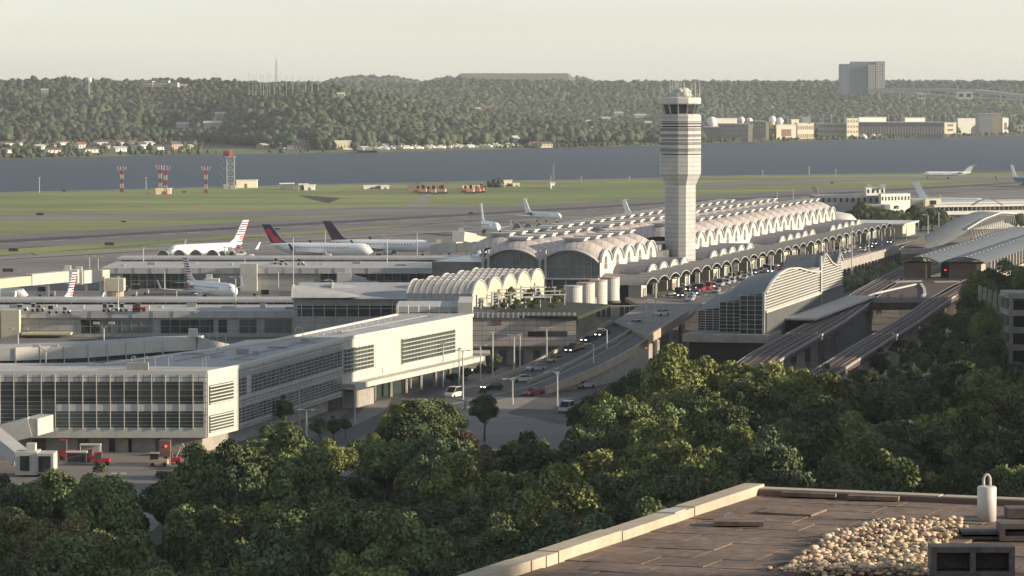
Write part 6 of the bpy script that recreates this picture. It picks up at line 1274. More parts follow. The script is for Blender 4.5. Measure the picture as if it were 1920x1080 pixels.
shed(292, 318, 355, 365, 'salmon hut between the two middle red masts', 'tan', 'cream'); shed(868, 900, 350, 356, 'pink flat container office behind the diggers', 'salmon', 'white_matt'); shed(945, 960, 339, 350, 'cream block beside the dark diggers', 'cream', 'white_matt'); shed(962, 974, 345, 350, 'small cream box at the end of the work site', 'cream', 'cream'); shed(1032, 1040, 344, 354, 'white cabinet at the foot of the lone river mast', 'white', 'white')
shed(682, 712, 349, 355, 'pale container row behind the site bushes', 'white_matt', 'light_grey'); shed(715, 728, 349, 355, 'short pale container before the dark tent', 'white_matt', 'white'); shed(764, 788, 344, 356, 'dark tent shed at the start of the diggers', 'dark_grey', 'dark_grey')
# red and white masts
for k, (px, yt, yb, lab) in enumerate(((228.5, 313, 361, 'red and white antenna mast standing alone near the river, first of four'), (300.5, 311, 360, 'red and white antenna mast behind the salmon hut'), (310.5, 312, 366, 'red and white antenna mast in front of the salmon hut'), (386, 313, 363, 'red and white antenna mast between the salmon hut and the radar tower'))):
    D = G(0, yb, 0).y; X = (px-960)/F*D; H = (yb-yt)*D/F; t = thing('striped_mast', lab, 'mast', (X, D, 0), 'red and white antenna masts'); nb = 5
    for i in range(nb):
        m = MB(); z0, z1 = H*.88*i/nb, H*.88*(i+1)/nb
        for a, b in ((-.7, -.7), (.7, -.7), (.7, .7), (-.7, .7)): m.bar((X+a, D+b, z0), (X+a, D+b, z1), .42)
        m.bar((X-.7, D-.7, z0), (X+.7, D-.7, z1), .3); m.bar((X+.7, D-.7, z0), (X-.7, D-.7, z1), .3)
        if i in (1, 3): m.box(X-.8, X+.8, D-.75, D-.6, z0+.3, z1-.3)
        m.build('mast_section', 'red' if i % 2 == 0 else 'white', t)
    m = MB()
    for a in (-2.0, -.7, .8, 2.0): m.tube((X+a, D, H*.87), (X+a*1.3, D, H*1.03), .14, n=4)
    m.bar((X-2.2, D, H*.88), (X+2.2, D, H*.88), .3); m.build('aerial', 'salmon', t)
D = G(0, 355, 0).y; X = (432-960)/F*D; u_ = D/F; t = thing('radar_tower', 'white lattice radar tower with an outside stair and a red rotating antenna', 'radar tower', (X, D, 0)); m = MB(); w2 = 7*u_; zt = 60*u_
for a in (-1, 1):
    for b in (0, 1): m.bar((X+a*w2, D+b*4.5, 0), (X+a*w2, D+b*4.5, zt), .4)
for k in range(5):
    z = zt*k/5; m.bar((X-w2, D, z), (X+w2, D, z+zt/5), .25); m.bar((X+w2, D, z), (X-w2, D, z+zt/5), .25); m.bar((X-w2, D, z+zt/5), (X+w2, D, z+zt/5), .45)
m.build('lattice_frame', 'white', t); m = MB(); m.box(X-w2-1.2, X+w2+.5, D-1, D+5.5, zt, zt+.5); m.build('platform', 'white_matt', t); m = MB()
for k in range(8): z = zt*k/8; s = 1 if k % 2 else -1; m.bar((X-w2-3+s*1.4, D+1, z), (X-w2-3-s*1.4, D+1, z+zt/8), .5, .2)
m.build('stair', 'light_grey', t); zt2 = PY(0, 283, D).z; xr = X-5*u_; m = MB(); 
for k in range(9): e = (2*k/8-1); m.bar((xr+e*9*u_, D+1-2.0*(1-e*e), zt+1), (xr+e*8*u_, D+1-2.0*(1-e*e), zt2), .34)
for k in range(6): z = zt+1+(zt2-zt-1)*k/5; m.path([(xr+e*8.6*u_, D+1-2.0*(1-e*e), z) for e in np.linspace(-1, 1, 7)], .3)
m.box(xr-.6, xr+.6, D+.6, D+2, zt+.5, zt2-1); m.build('antenna_dish', 'red', t)
m = MB(); m.box(X-4, X-1, D-2, D+1, 0, 3.2); m.box(X, X+3.2, D-2, D+1, 0, 2.6); m.build('equipment_cabin', 'white', t)
t = thing('river_mast', 'tall pale lattice mast standing alone by the river past the diggers', 'mast', tuple(G(1038, 353, 0)), 'red and white antenna masts'); del t['group']; D = G(0, 353, 0).y; X = (1038-960)/F*D; m = MB()
for a in (-.5, .5): m.bar((X+a, D, 0), (X+a*.5, D, 41*D/F), .3)
for k in range(10): m.bar((X-.5, D, k*1.5), (X+.5, D, k*1.5+1.5), .2)
m.build('lattice_frame', 'light_grey', t); m = MB(); m.tube((X-1.6, D, 0), (X-1.6, D, 24*D/F), .2, n=5); m.build('side_pole', 'white', t)
for k, (px, y) in enumerate(((15, 512), (25, 487 if False else 473), (205, 462), (75, 405), (140, 410), (232, 418), (308, 418), (520, 432), (715, 383), (883, 402), (1112, 398), (1350, 391), (1418, 375), (1455, 372), (279, 363), (345, 362), (440, 350), (120, 360), (1130, 342), (1560, 345), (278, 388))):
    p = G(px, y, .1); red = k < 4; t = thing('taxiway_sign', f'small {"red" if red else "dark" if k % 2 else "yellow"} airfield guidance sign in the grass, {ordw(k)} from the near apron', 'sign', tuple(p), 'airfield guidance signs'); m = MB(); s = .8 if red else .5; m.box(p.x-2.2*s, p.x+2.2*s, p.y-.2, p.y+.2, .5, 1.8*s+.2); m.build('panel', 'plum' if red else ('black' if k % 2 else 'tan'), t); m = MB(); m.box(p.x-1.6*s, p.x-1.3*s, p.y-.15, p.y+.15, 0, .5); m.box(p.x+1.3*s, p.x+1.6*s, p.y-.15, p.y+.15, 0, .5); m.build('leg', 'grey', t)
for k, (px, yb, yt) in enumerate(((74, 362, 334), (274, 364, 334), (1430, 332, 320), (1517, 328, 314), (1567, 328, 319), (1090, 340, 333), (1180, 338, 332))):
    p = G(px, yb, .1); t = thing('wind_mast', f'thin white instrument mast near the river, {ordw(k)} from the shore end by the houses', 'mast', tuple(p), 'instrument masts near the river'); h = (yb-yt)*p.y/F; m = MB(); m.tube(p, (p.x, p.y, h), .22, .16, 5); m.build('pole', 'white', t); m = MB(); m.box(p.x-.7, p.x+.7, p.y-.3, p.y+.3, h, h+.6); m.build('instrument', 'white', t)
# ------------------------------------------------------------ lamp posts
def lamp(px, yb, yt, kind, z0, label, grp='lamp posts on the airport roads'):
    b = G(px, yb, z0); H = (yb-yt)*b.y/F; t = thing('lamp_post', label, 'lamp post', tuple(b), grp); s = min(1.0, H/9+.3); m = MB(); m.tube(b, (b.x, b.y, z0+H), .17, .12, 6); m.build('pole', 'pole', t)
    if kind == 'T':
        m = MB(); m.bar((b.x-1.1*s, b.y, z0+H), (b.x+1.1*s, b.y, z0+H), .1); m.build('arm', 'pole', t)
        for e in (-1.1, 1.1): m = MB(); m.box(b.x+e*s-.36, b.x+e*s+.36, b.y-.2, b.y+.2, z0+H-.06, z0+H+.14); m.build('lamp_head', 'white', t)
    elif kind == 'J':
        m = MB(); m.path([(b.x, b.y, z0+H), (b.x-.5, b.y, z0+H+.35), (b.x-1.4, b.y, z0+H+.35)], .15); m.build('arm', 'pole', t); m = MB(); m.box(b.x-2.0, b.x-1.3, b.y-.2, b.y+.2, z0+H+.15, z0+H+.42); m.build('lamp_head', 'white', t)
    elif kind == 'V':
        m = MB()
        for e in (-1, 1): m.bar((b.x, b.y, z0+H), (b.x+e*1.2, b.y, z0+H+1.1), .14)
        m.build('arm', 'pole', t)
        for e in (-1, 1): m = MB(); m.box(b.x+e*1.6-.6, b.x+e*1.6+.6, b.y-.4, b.y+.4, z0+H+.9, z0+H+1.4); m.build('lamp_head', 'steel', t)
    else:
        m = MB(); m.box(b.x-.35, b.x+.35, b.y-.2, b.y+.2, z0+H, z0+H+.35); m.build('lamp_head', 'white', t)
    return t
LP = [
 ('by the exit road and ramps', .05, [(561, 802, 729, 'S'), (575, 836, 768, 'T'), (665, 794, 729, 'T'), (770, 728, 687, 'S'), (831, 726, 646, 'S'), (861, 725, 655, 'S'), (868, 752, 657, 'T'), (901, 716, 647, 'T'), (924, 710, 625, 'S'), (961, 758, 713, 'J'), (964, 692, 628, 'T'), (975, 700, 630, 'S'), (997, 682, 655, 'S'), (1025, 693, 614, 'T'), (1043, 657, 608, 'T'), (1045, 762, 701, 'S'), (1113, 713, 647, 'J'), (1138, 697, 619, 'J'), (1207, 670, 616, 'J')]),
 ('in front of the station waves', .05, [(1212, 665, 567, 'S'), (1229, 661, 564, 'J'), (1242, 659, 605, 'T'), (1282, 668, 610, 'T'), (1349, 645, 602, 'J'), (1396, 660, 605, 'T'), (1551, 664, 621, 'J'), (1611, 632, 607, 'J'), (1732, 692, 646, 'T'), (1764, 650, 626, 'J'), (1835, 590, 570, 'T'), (1900, 652, 612, 'J')]),
 ('along the upper road', 7.5, [(1294, 570, 534, 'J'), (1372, 527, 500, 'S'), (1409, 525, 490, 'S'), (1445, 513, 480, 'S'), (1480, 512, 480, 'S'), (1515, 500, 472, 'J'), (1546, 497, 465, 'S'), (1574, 491, 455, 'J'), (1602, 472, 447, 'J'), (1629, 471, 437, 'J'), (1653, 463, 434, 'J'), (1677, 456, 428, 'J'), (1699, 450, 421, 'J'), (1722, 457, 416, 'J'), (1740, 440, 404, 'J'), (1760, 441, 400, 'S'), (1597, 515, 424, 'S')]),
 ('on the apron between the piers', .05, [(168, 520, 480, 'T'), (184, 517, 481, 'T'), (222, 626, 520, 'S'), (216, 580, 536, 'T'), (269, 531, 466, 'S'), (309, 566, 504, 'T'), (331, 573, 545, 'S'), (370, 520, 485, 'T'), (442, 630, 519, 'T'), (459, 540, 487, 'S'), (522, 567, 507, 'T'), (550, 556, 442, 'T'), (610, 482, 434, 'S'), (624, 613, 527, 'J'), (726, 533, 444, 'T'), (777, 527, 502, 'T'), (782, 483, 434, 'T'), (872, 470, 441, 'T'), (904, 473, 445, 'T'), (947, 459, 430, 'T'), (1034, 442, 431, 'T'), (1457, 400, 361, 'S'), (1487, 398, 354, 'S'), (30, 560, 505, 'S'), (45, 560, 510, 'S')])]
for where, z0, rows in LP:
    for k, (px, yb, yt, kd) in enumerate(sorted(rows)):
        kn = {'T': 'double armed', 'J': 'single armed', 'S': 'plain straight', 'V': 'twin winged'}[kd]; lamp(px, yb, yt, kd, z0, f'{kn} lamp post {where}, {ordw(k)} from the sharp cornered concourse', 'lamp posts '+where)
lamp(87, 826, 660, 'V', 8.8-8.8, 'tall white twin winged floodlight post rising before the sharp cornered concourse'); lamp(195, 660, 616, 'V', 6, 'short twin winged light post between the two curved roofs'); lamp(34, 648, 627, 'V', 6, 'twin winged light cluster beside the lit end bay')
lamp(222, 925, 888, 'T', .05, 'bright double headed lamp standing alone at the edge of the front trees')
t = thing('overhead_sign', 'sign gantry seen edge on over the exit road', 'sign gantry', tuple(G(872, 790, 0))); a, b = PY(835, 745, 690), PY(888, 755, 690); m = MB(); m.bar(a, b, .5, .35); m.build('gantry_beam', 'light_grey', t); m = MB(); c = a.lerp(b, .7); m.tube((c.x, c.y, 0), (c.x, c.y, c.z), .22, n=6); m.build('gantry_post', 'grey', t)
t = thing('waste_container', 'big dark green container parked under the wing of the concourse', 'container', tuple(G(728, 742, 0))); p = G(705, 746, 0); q = G(752, 738, 0); m = MB(); m.prism([(p.x, p.y), (q.x, q.y), (q.x+1, q.y+5), (p.x+1, p.y+5)], 0, 3.1); m.build('box', 'green_paint', t); m = MB(); m.prism([(p.x-.1, p.y-.1), (q.x+.1, q.y-.1), (q.x+1, q.y+5), (p.x+1, p.y+5)], 3.103, 3.3); m.build('lid', 'light_grey', t)
# ------------------------------------------------------------ trees
def crown_mesh(name, seed, n_clump=46, leaves=9000, size=.42, W=1.0, Hh=1.0, mat='leaf_mid', sparse=.0, tips=False):
    """crown of radius ~5 m: clumps on an uneven ellipsoid shell, each covered in small leaf faces, with gaps between"""
    g_ = np.random.default_rng(seed); cen = []; rad = []
    for k in range(n_clump):
        th = g_.uniform(0, 2*math.pi); ph = math.acos(g_.uniform(-.55, 1)); rr = g_.uniform(.5, 1.0)*(1+.16*math.sin(3*th+seed)); cen.append((3.5*W*rr*math.sin(ph)*math.cos(th), 3.5*W*rr*math.sin(ph)*math.sin(th), 3.6*Hh*rr*math.cos(ph)*(1 if math.cos(ph) > 0 else .7))); rad.append(g_.uniform(.6, 1.75))
    cen = np.array(cen); rad = np.array(rad); w_ = rad**2/np.sum(rad**2); ci = g_.choice(n_clump, leaves, p=w_)
    d = g_.normal(size=(leaves, 3)); d /= np.linalg.norm(d, axis=1)[:, None]; d[:, 2] = np.where(d[:, 2] < -.3, -d[:, 2], d[:, 2])
    P = cen[ci]+d*(rad[ci]*g_.uniform(.62, 1.12, leaves))[:, None]
    nrm = d+g_.normal(size=d.shape)*.75; nrm /= np.linalg.norm(nrm, axis=1)[:, None]
    a = np.cross(nrm, g_.normal(size=d.shape)); a /= np.linalg.norm(a, axis=1)[:, None]; b = np.cross(nrm, a); s = size*g_.uniform(.35, 1.5, leaves)[:, None]*.5
    V = np.stack([P-a*s-b*s*.7, P+a*s-b*s*.55, P+a*s*.6+b*s, P-a*s*.7+b*s*.8], 1).reshape(-1, 3); Fc = np.arange(leaves*4).reshape(-1, 4)
    me = bpy.data.meshes.new(name); me.vertices.add(len(V)); me.vertices.foreach_set('co', V.astype(np.float32).ravel()); me.loops.add(Fc.size); me.loops.foreach_set('vertex_index', Fc.astype(np.int32).ravel()); me.polygons.add(len(Fc)); me.polygons.foreach_set('loop_start', np.arange(0, Fc.size, 4, dtype=np.int32))
    at = me.attributes.new('tone', 'FLOAT', 'POINT'); tn = np.clip(g_.uniform(.1, .9, n_clump)[ci]+g_.normal(size=leaves)*.16, 0, 1); at.data.foreach_set('value', np.repeat(tn, 4).astype(np.float32)); me.materials.append(MATS[mat]); me.update(); me.validate()
    return me
def core_verts(seed, W, Hh): pass
TREES = {}
def tree_proto(key, mat, seed, W=1, Hh=1, leaves=8000, size=.42, n_clump=46):
    t = thing('tree', 'x', 'tree', (0, 0, 0)); o = bpy.data.objects.new('crown', crown_mesh('crown', seed, n_clump, leaves, size, W, Hh, mat)); sc.collection.objects.link(o); o.parent = t; o.location = (0, 0, 8.2)
    v, f = IC[2]; g_ = np.random.default_rng(seed); m = MB(); m.v = [tuple(q) for q in v*(1+g_.uniform(-.2, .2, (len(v), 1)))*np.array([2.5*W, 2.5*W, 2.6*Hh])+np.array([0, 0, 8.3])]; m.f = [tuple(int(i) for i in q) for q in f]; m.m = [0]*len(f); m.build('inner_foliage', mat, t); OFF['x'] = (0, 0, 0)
    m = MB(); m.tube((0, 0, -.3), (.15, .1, 5), .34, .22, 7)
    for k in range(5): an = k*1.3+seed; m.tube((.15, .1, 4.2+k*.35), (2.6*math.cos(an), 2.6*math.sin(an), 7.6+k*.4), .16, .05, 5)
    m.build('trunk', 'bark', t); TREES[key] = t
KT = [('dark', 'leaf_dark', 'dark green'), ('mid', 'leaf_mid', 'mid green'), ('olive', 'leaf_olive', 'olive green'), ('pale', 'leaf_pale', 'pale green'), ('red', 'leaf_red', 'rust tinged')]
NAME = {k: n for k, _, n in KT}; VAR = {}
for i, (k, mt, _) in enumerate(KT):
    for j in range(3 if i < 3 else 1): tree_proto((k, j), mt, 11+i*7+j*3, W=(1, .86, 1.15)[j], Hh=(1, 1.25, .85)[j], leaves=15000, size=.3)
TL = []
def put(kind, x, y, s, j=None):
    j = j if j is not None else int(rng.integers(0, 3 if kind in ('dark', 'mid', 'olive') else 1)); TL.append((kind, j, x, y, s))
def top_tree(kind, px, ytop, h, j=None, wide=1.0):
    """tree h metres tall whose top shows at px, ytop"""
    p = G(px, ytop, h); put(kind, p.x, p.y, h/13.3, j)
XT = (('dark', 505, 788, 6), ('dark', 535, 782, 6.5), ('mid', 560, 800, 7), ('dark', 600, 786, 4.5), ('dark', 625, 782, 4.5), ('dark', 648, 780, 4), ('mid', 480, 806, 9), ('dark', 1690, 628, 8), ('dark', 1650, 655, 8), ('dark', 1745, 600, 9), ('mid', 1770, 578, 9), ('dark', 1625, 680, 8), ('dark', 1560, 700, 9), ('dark', 1725, 655, 9))
# outline of the front wood in the photograph, used to keep random trees behind or below it
OX = [-80, 0, 60, 110, 200, 245, 285, 330, 350, 400, 470, 520, 560, 600, 650, 700, 730, 780, 830, 860, 885, 910, 940, 1000, 1060, 1090, 1140, 1190, 1240, 1290, 1330, 1400, 1450, 1500, 1530, 1560, 1600, 1650, 1680, 1700, 1780, 1850, 1920, 2000]
OY = [880, 870, 880, 872, 880, 925, 925, 890, 850, 832, 818, 800, 795, 830, 825, 782, 742, 728, 738, 765, 790, 738, 772, 783, 800, 742, 712, 690, 668, 650, 648, 648, 655, 675, 700, 690, 690, 700, 690, 668, 640, 610, 570, 560]
for kind, px, y, h in (('olive', 775, 728, 12), ('olive', 745, 755, 10), ('mid', 825, 742, 12), ('dark', 908, 735, 8.5), ('mid', 720, 792, 9), ('olive', 690, 808, 9), ('olive', 1320, 649, 18.6), ('olive', 1258, 672, 17), ('olive', 1385, 649, 18.6), ('olive', 1450, 658, 18), ('olive', 1495, 690, 16.3), ('olive', 1290, 700, 15.5), ('mid', 1190, 693, 13), ('olive', 1215, 760, 15), ('mid', 1140, 718, 11), ('dark', 1100, 740, 11),
        ('olive', 1350, 730, 15), ('mid', 1410, 700, 16), ('pale', 905, 850, 13), ('red', 870, 798, 9), ('pale', 20, 955, 14), ('pale', 80, 975, 14), ('pale', 130, 968, 13), ('olive', 1000, 815, 12), ('olive', 1650, 790, 14), ('olive', 1790, 745, 16), ('mid', 1850, 770, 16), ('olive', 1680, 835, 15), ('mid', 1740, 760, 15), ('olive', 1600, 795, 13), ('mid', 1150, 800, 14), ('olive', 1225, 790, 15), ('mid', 960, 905, 14), ('olive', 920, 905, 14), ('mid', 1060, 900, 15),
        ('mid', 460, 822, 15), ('mid', 545, 800, 15), ('olive', 620, 815, 11), ('mid', 395, 835, 14), ('dark', 305, 890, 10), ('mid', 110, 874, 12), ('mid', 30, 872, 13), ('dark', 190, 882, 11), ('mid', 590, 850, 13),
        ('mid', 1860, 498, 17), ('olive', 1835, 520, 16), ('mid', 1905, 490, 18), ('olive', 1880, 540, 15), ('mid', 1820, 548, 15), ('olive', 1850, 580, 13), ('dark', 1810, 585, 12), ('dark', 1760, 612, 11), ('dark', 1720, 640, 10), ('dark', 1790, 632, 11), ('dark', 1850, 625, 13), ('dark', 1670, 700, 9), ('dark', 1550, 690, 9), ('dark', 1590, 705, 9), ('dark', 1700, 668, 10), ('dark', 1640, 720, 10), ('mid', 1790, 670, 12), ('dark', 1840, 660, 13), ('dark', 1890, 660, 14)):
    top_tree(kind, px, y, h)
for kind, px, y, h in XT: top_tree(kind, px, y, h)
Y = 322.0; cand = []
while Y < 640:
    x = -.15*Y-6+rng.uniform(0, 6)
    while x < .15*Y+8:
        xx, yy = x+rng.uniform(-2.2, 2.2), Y+rng.uniform(-2.5, 2.5); h = rng.uniform(10.5, 16.5); tx, ty = proj((xx, yy, h))
        bx, by = proj((xx, yy, 0)); lim = np.interp(tx, OX, OY); ed = min(np.interp(tx-45, OX, OY), np.interp(tx+45, OX, OY))
        if ty > lim+12 and ty < 1110 and not (tx > 1150+(1080-ty)*2.2 and ty > 935) and all((xx-a[2])**2+(yy-a[3])**2 > (4.1*(a[4]+h/12.6)/1)**2*.62 for a in TL[-400:]):
            if 225 < bx < 345 and by < 950: x += 9; continue
            lit = rng.uniform(); kind = 'dark' if lit < .42 else ('mid' if lit < .84 else 'olive'); put(kind, xx, yy, h/12.6)
        x += 10.4
    Y += 10.0
TL.sort(key=lambda q: q[3])
row = 0; i = 0; used_lab = {}
bands = {}
for q in TL: bands.setdefault(int((q[3]-300)//14), []).append(q)
nm = 0
wmet = {0: 'slim', 1: 'tall domed', 2: 'broad'}
for bi, b in enumerate(sorted(bands)):
    L_ = sorted(bands[b], key=lambda q: q[2])
    for c, (kind, j, x, y, s) in enumerate(L_):
        pr = (kind, j if (kind, j) in TREES else 0); tl = place(TREES[pr], (x, y, 0), rng.uniform(0, 6.28), f'{NAME[kind]} wood tree, {ordw(c)} across in the {ordw(bi)} row from the rooftop', 'trees of the front wood', s=s*rng.uniform(.96, 1.04)); nm += 1
# trees by the old terminal and small planting
OT = [('dark', 1612, 378, 9), ('mid', 1628, 383, 9), ('dark', 1605, 388, 8), ('mid', 1645, 386, 8), ('dark', 1680, 392, 11), ('mid', 1694, 394, 11), ('dark', 1713, 384, 13), ('dark', 1726, 394, 12), ('dark', 1748, 386, 13), ('mid', 1738, 396, 11), ('dark', 1765, 398, 9), ('dark', 1903, 396, 11), ('dark', 1916, 400, 10), ('dark', 1660, 398, 8), ('mid', 1784, 402, 8)]
for c, (kind, px, yt, h) in enumerate(OT):
    D = 1465+(c*13) % 40 if c > 3 else 1515; p = PY(px, yt, D); place(TREES[(kind, c % 3)], (p.x, p.y, 0), c*1.7, f'{NAME[kind]} tree before the old white terminal, {ordw(c)} counted from the dome rows', 'trees before the old terminal', s=max(.75, p.z/12.6))
for c, (kind, px, yb, h) in enumerate((('dark', 1500, 545, 5), ('mid', 1560, 520, 5), ('dark', 1600, 505, 5), ('mid', 1640, 492, 5), ('dark', 1670, 483, 5), ('dark', 875, 712, 4), ('dark', 900, 706, 4), ('mid', 925, 700, 4), ('dark', 850, 718, 3.5), ('dark', 930, 688, 4), ('dark', 530, 812, 6), ('mid', 600, 800, 3))):
    p = G(px, yb, 0); place(TREES[(kind, c % 3)], (p.x, p.y, -1.2*(h < 5)), c*2.1, f'{NAME[kind]} small tree beside walls and piers, {ordw(c)} in the list from station to service road' if False else f'small {NAME[kind]} tree {"beside the deck piers" if c < 5 else "along the hedge under the wing" if c < 10 else "against the shaded concourse side"}, {ordw(c if c < 5 else c-5 if c < 10 else c-10)} from the viewer', 'small trees by the walls', s=h/12.6)
for k in range(18): q = G(928+(k*41) % 128, 584-(k*7) % 27, 11.0); place(TREES[(('dark', 'mid')[k % 2], k % 3)], (q.x, q.y, 10.2), k*1.3, f'{("dark green", "mid green")[k % 2]} shrub under the roof garden trellises, {ordw(k // 2)} of its tone from the arcade', 'shrubs of the roof garden', s=.2+.03*(k % 4))
n = 500; hx = [G(px, y, 0) for px, y in zip(rng.uniform(1440, 1690, n), rng.uniform(0, 1, n))] if False else None
n = 420; P = []
for k in range(n):
    i_ = rng.uniform(-6, 14); w_ = rng.uniform(35.5, 38.5); q = H0(w_, bays(i_), 0); P.append((q[0], q[1], rng.uniform(1, 3.2)))
tag(blob_mass(np.array(P), rng.uniform(1, 2.2, n), rng.uniform(1, 2.4, n), 'trackside_scrub', 'leaf_dark', 1), kind='stuff')
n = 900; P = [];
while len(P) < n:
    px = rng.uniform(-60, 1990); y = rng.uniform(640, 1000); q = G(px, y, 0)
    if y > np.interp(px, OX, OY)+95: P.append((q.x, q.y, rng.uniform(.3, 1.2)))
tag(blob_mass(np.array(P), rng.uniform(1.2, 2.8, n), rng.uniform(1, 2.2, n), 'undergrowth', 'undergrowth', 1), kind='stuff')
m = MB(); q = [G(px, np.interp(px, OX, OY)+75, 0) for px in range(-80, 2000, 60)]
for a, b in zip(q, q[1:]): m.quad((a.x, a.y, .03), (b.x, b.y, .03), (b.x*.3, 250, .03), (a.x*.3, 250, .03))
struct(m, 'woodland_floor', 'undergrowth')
# ------------------------------------------------------------ the rooftop the camera stands above
KR = .66; ZR = HC-6.5*KR; ZP = ZR-.075
def GR(px, y, z): return G(px, y, z)
c0 = GR(1400, 910, ZR); c1 = GR(870, 1083, ZR); c2 = GR(1760, 924, ZR)
ang = math.degrees(math.atan2(c0.y-c1.y, c0.x-c1.x))-90; RF = Fr(c0.x, c0.y, ang)   # local x to the far-wall side, local y outward along the near parapet
rb = thing('rooftop_building', 'flat paved rooftop with a low pale coping at the near corner', 'building', (c0.x, c0.y, ZP))
m = MB(RF); m.box(.02, 14, -34, -.02, ZP-3, ZP-.04); m.build('roof_slab', 'dark_grey', rb)
m = MB(RF); m.box(.02, 13.9, -33.9, -.05, 0, ZP-3.003); m.build('wall', 'tan', rb)
pv_ = MB(RF); pr = random.Random(4); y = -.16; rown = 0
while y > -15:
    x = .22-(pr.uniform(0, .5)); 
    while x < 8.5:
        W = .60; x0 = max(x, .2)
        if x+W-.015 > x0+.05:
            h = pr.uniform(-.003, .003); tl = pr.uniform(-.003, .003); a, b, c, d = (x0+.008, y-.585), (x+W-.008, y-.585), (x+W-.008, y-.008), (x0+.008, y-.008); z1 = ZP+h
            if pr.random() < .05: z1 += .018; tl *= 3
            ids = [pv_.p(q[0], q[1], z) for z in (z1-.05, None) for q in (a, b, c, d)] if False else None
            lo = [pv_.p(*q, z1-.06) for q in (a, b, c, d)]; hi = [pv_.p(*a, z1-tl), pv_.p(*b, z1+tl), pv_.p(*c, z1+tl), pv_.p(*d, z1-tl)]; pv_.face(hi)
            for k in range(4): pv_.face((lo[k], lo[(k+1) % 4], hi[(k+1) % 4], hi[k]))
        x += W
    y -= .6; rown += 1
pv_.build('paver_tiles', 'paver', rb)
def cop(seg, name, wid=.24, h=.10):
    for (xa, ya, xb, yb, dz) in seg: m = MB(RF); m.box(min(xa, xb), max(xa, xb), min(ya, yb), max(ya, yb), ZP-.3, ZP+h+dz); m.build(name, 'coping', rb)
cop([(-.02, -2.35, .2, .0, .0), (-.02, -4.55, .2, -2.38, -.008), (-.02, -6.3, .2, -4.58, .004), (-.02, -6.62, .2, -6.33, -.004), (-.02, -7.0, .2, -6.65, .0), (-.02, -9.4, .2, -7.03, .004)], 'coping_stone')
m = MB(RF); m.box(-.015, .19, -2.95, -2.62, ZP, ZP+.103); m.build('coping_joint_cover', 'light_grey', rb)
cop([(.203, -.2, 2.2, .0, -.03), (2.23, -.2, 4.8, .0, -.034), (4.83, -.2, 9, .0, -.03)], 'far_coping_stone'); m = MB(RF); m.box(.2, 9, -.23, -.203, ZP-.05, ZP+.055); m.build('far_shade_strip', 'brown', rb)  # brown strip puts the shade of the inner coping face into colour
# loose pavers, small clamp
for px, y, w_, d_, rz, lab in ((1385, 985, .5, .32, .3, 'loose paver lying askew beside the small clamp'), (1640, 938, .55, .25, .1, 'raised paver slab near the far coping'), (1520, 932, .6, .25, .05, 'low raised paver slab against the far coping')):
    p = GR(px, y, ZP); t = thing('loose_paver', lab, 'paver', (p.x, p.y, ZP+.02), 'loose pavers'); F2 = Fr(p.x, p.y, ang+math.degrees(rz)); m = MB(F2); m.box(-w_/2, w_/2, -d_/2, d_/2, ZP+.012, ZP+.055); m.build('slab', 'paver', t); 
p = GR(1368, 977, ZP); t = thing('cable_clamp', 'small rusty metal clamp standing on the pavers', 'clamp', (p.x, p.y, ZP)); m = MB(); m.path([(p.x-.06, p.y, ZP+.01), (p.x-.03, p.y, ZP+.07), (p.x+.03, p.y, ZP+.08), (p.x+.06, p.y, ZP+.01)], .022); m.box(p.x-.09, p.x+.09, p.y-.03, p.y+.03, ZP+.008, ZP+.03); m.build('bracket', 'steel', t)
# anchor post
p = GR(1850, 977, ZP); t = thing('anchor_post', 'white cylindrical roof anchor post with a loop handle on top', 'anchor post', (p.x, p.y, ZP)); s = p.y/F; r = 18*s; h = 66*s; m = MB(); m.lathe([(r, 0), (r, h-.01), (r-.012, h)], (p.x, p.y, ZP), 32); m.build('post', 'post_white', t, False)
for f in t.children[0].data.polygons: f.use_smooth = abs(f.normal.z) < .5
m = MB(); N = 14; pts = []
for k in range(N+1):
    a = math.pi*k/N; pts.append((p.x+6*s*math.cos(a), p.y, ZP+h+11*s+11*s*math.sin(a)))
pts = [(p.x+6*s, p.y, ZP+h-.005)]+pts+[(p.x-6*s, p.y, ZP+h-.005)]
for a, b in zip(pts, pts[1:]): m.tube(a, b, 2.6*s, n=10)
m.build('loop_handle', 'post_white', t, True)
# ballast blocks
def cblock(px, y, w_, d_, h_, z0, lab, cells=2, rz=0):
    p = GR(px, y, z0); F2 = Fr(p.x, p.y, rz); t = thing('concrete_block', lab, 'concrete block', (p.x, p.y, z0), 'dark concrete blocks on the roof'); m = MB(F2); wl = .05
    m.box(0, w_, 0, d_, z0+h_-wl, z0+h_); m.box(0, w_, 0, d_, z0, z0+wl); n = cells
    for k in range(n+1): x = (w_-wl)*k/n; m.box(x, x+wl, .002, d_-.002, z0+wl-.001, z0+h_-wl+.001)
    m.box(wl, w_-wl, d_-wl-.003, d_-.003, z0+wl-.001, z0+h_-wl+.001); m.build('block_shell', 'block', t); return t
cblock(1746, 1082, .75, .28, .27, ZP+.01, 'big hollow two-cell concrete block at the picture corner')
cblock(1806, 1012, .75, .35, .08, ZP+.01, 'flat dark slab block between the anchor post and the hollow block', 1)
cblock(1875, 1015, .5, .3, .17, ZP+.01, 'solid dark block stacked at the edge behind the hollow one', 1)
cblock(1890, 972, .45, .3, .1, ZP+.01, 'dark block just behind the anchor post at the edge', 1)
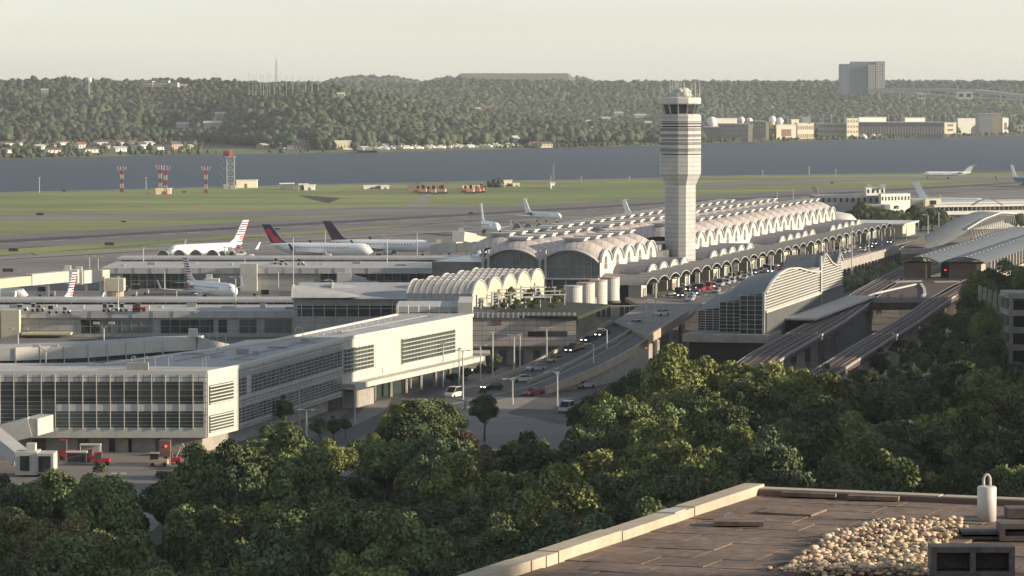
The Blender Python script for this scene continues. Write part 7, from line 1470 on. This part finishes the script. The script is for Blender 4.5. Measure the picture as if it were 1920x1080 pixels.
# pebbles
v, f = IC[2]; PP = []; poly = [(1465, 1082), (1500, 1052), (1535, 1030), (1560, 1008), (1600, 1000), (1640, 988), (1700, 982), (1800, 985), (1812, 1005), (1760, 1028), (1745, 1082)]
def inside(x, y):
    c = False
    for (x1, y1), (x2, y2) in zip(poly, poly[1:]+poly[:1]):
        if (y1 > y) != (y2 > y) and x < (x2-x1)*(y-y1)/(y2-y1)+x1: c = not c
    return c
g_ = np.random.default_rng(3); VV = []; FF = []; k = 0; n = 0
while n < 1900:
    px, y = g_.uniform(1440, 1830), g_.uniform(975, 1085); edge = inside(px, y)
    if not edge and not (g_.uniform() < .05 and px > 1400 and inside(px-g_.normal()*25, y+g_.normal()*8)): continue
    p = GR(px, y, ZP); r = g_.uniform(.014, .036); sc3 = np.array([r*g_.uniform(1, 1.5), r*g_.uniform(.8, 1.2), r*g_.uniform(.55, .8)]); an = g_.uniform(0, 6.28); rot = np.array([[math.cos(an), -math.sin(an), 0], [math.sin(an), math.cos(an), 0], [0, 0, 1]])
    q = (v*(1+g_.uniform(-.07, .07, (len(v), 1)))*sc3)@rot.T+np.array([p.x, p.y, ZP+r*.5+(g_.uniform(0, .07) if edge else 0)]); VV.append(q); FF.append(f+k); k += len(v); n += 1
V = np.concatenate(VV); Fc = np.concatenate(FF); me = bpy.data.meshes.new('pebbles'); me.from_pydata([tuple(q) for q in V], [], [tuple(int(i) for i in q) for q in Fc]); me.materials.append(MATS['pebble']); at = me.attributes.new('tone', 'FLOAT', 'POINT'); at.data.foreach_set('value', np.repeat(g_.uniform(0, 1, n), len(v)).astype(np.float32)); me.polygons.foreach_set('use_smooth', [True]*len(me.polygons)); o = bpy.data.objects.new('river_pebbles_gravel', me); sc.collection.objects.link(o); tag(o, kind='stuff')
# ------------------------------------------------------------ unseen city blocks, sizes and gaps shaped to throw the evening shade
def shade_block(lab, x0, x1, y0, y1, h, mat='tan'):
    t = thing('shade_city_block', lab, 'shade caster block', ((x0+x1)/2, (y0+y1)/2, 0), 'unseen shade casting city blocks'); m = MB(); m.box(x0, x1, y0, y1, 0, h); m.build('wall', mat, t); m = MB(); m.box(x0-.4, x1+.4, y0-.4, y1+.4, h+.003, h+.8); m.build('roof_edge', 'light_grey', t)
    m = MB()
    for k in range(int(h/3.2)): m.box(x0-.06, x0+.02, y0+1.5, y1-1.5, 1+k*3.2, 2.6+k*3.2)
    m.build('window_band', 'glass', t)
SH = [(62, 90, -40, 24.6, 74), (105, 135, 285, 385, 62), (112, 142, 396, 440, 60), (115, 145, 455, 492, 46), (118, 150, 500, 585, 32), (130, 165, 600, 673, 66), (150, 190, 700, 764, 42), (160, 200, 770, 905, 33)]
for k, s in enumerate(SH): shade_block(f'unseen tan city block shaped to cast shade, {ordw(k)} away from the viewpoint', *s)
# ------------------------------------------------------------ haze
hz = MB(); hz.box(-3200, 3200, -420, 13500, -3, 128); ho = hz.build('haze', 'white')
hm = bpy.data.materials.new('haze_air'); hm.use_nodes = True; hn = hm.node_tree; hn.nodes.remove(hn.nodes['Principled BSDF'])
pv = hn.nodes.new('ShaderNodeVolumePrincipled'); pv.inputs['Color'].default_value = (.95, .97, 1, 1); pv.inputs['Density'].default_value = 0.00004; pv.inputs['Anisotropy'].default_value = 0.3
hn.links.new(pv.outputs[0], hn.nodes['Material Output'].inputs['Volume']); ho.data.materials[0] = hm; ho['kind'] = 'stuff'
for o in list(sc.objects):
    if '_used' in o: del o['_used']
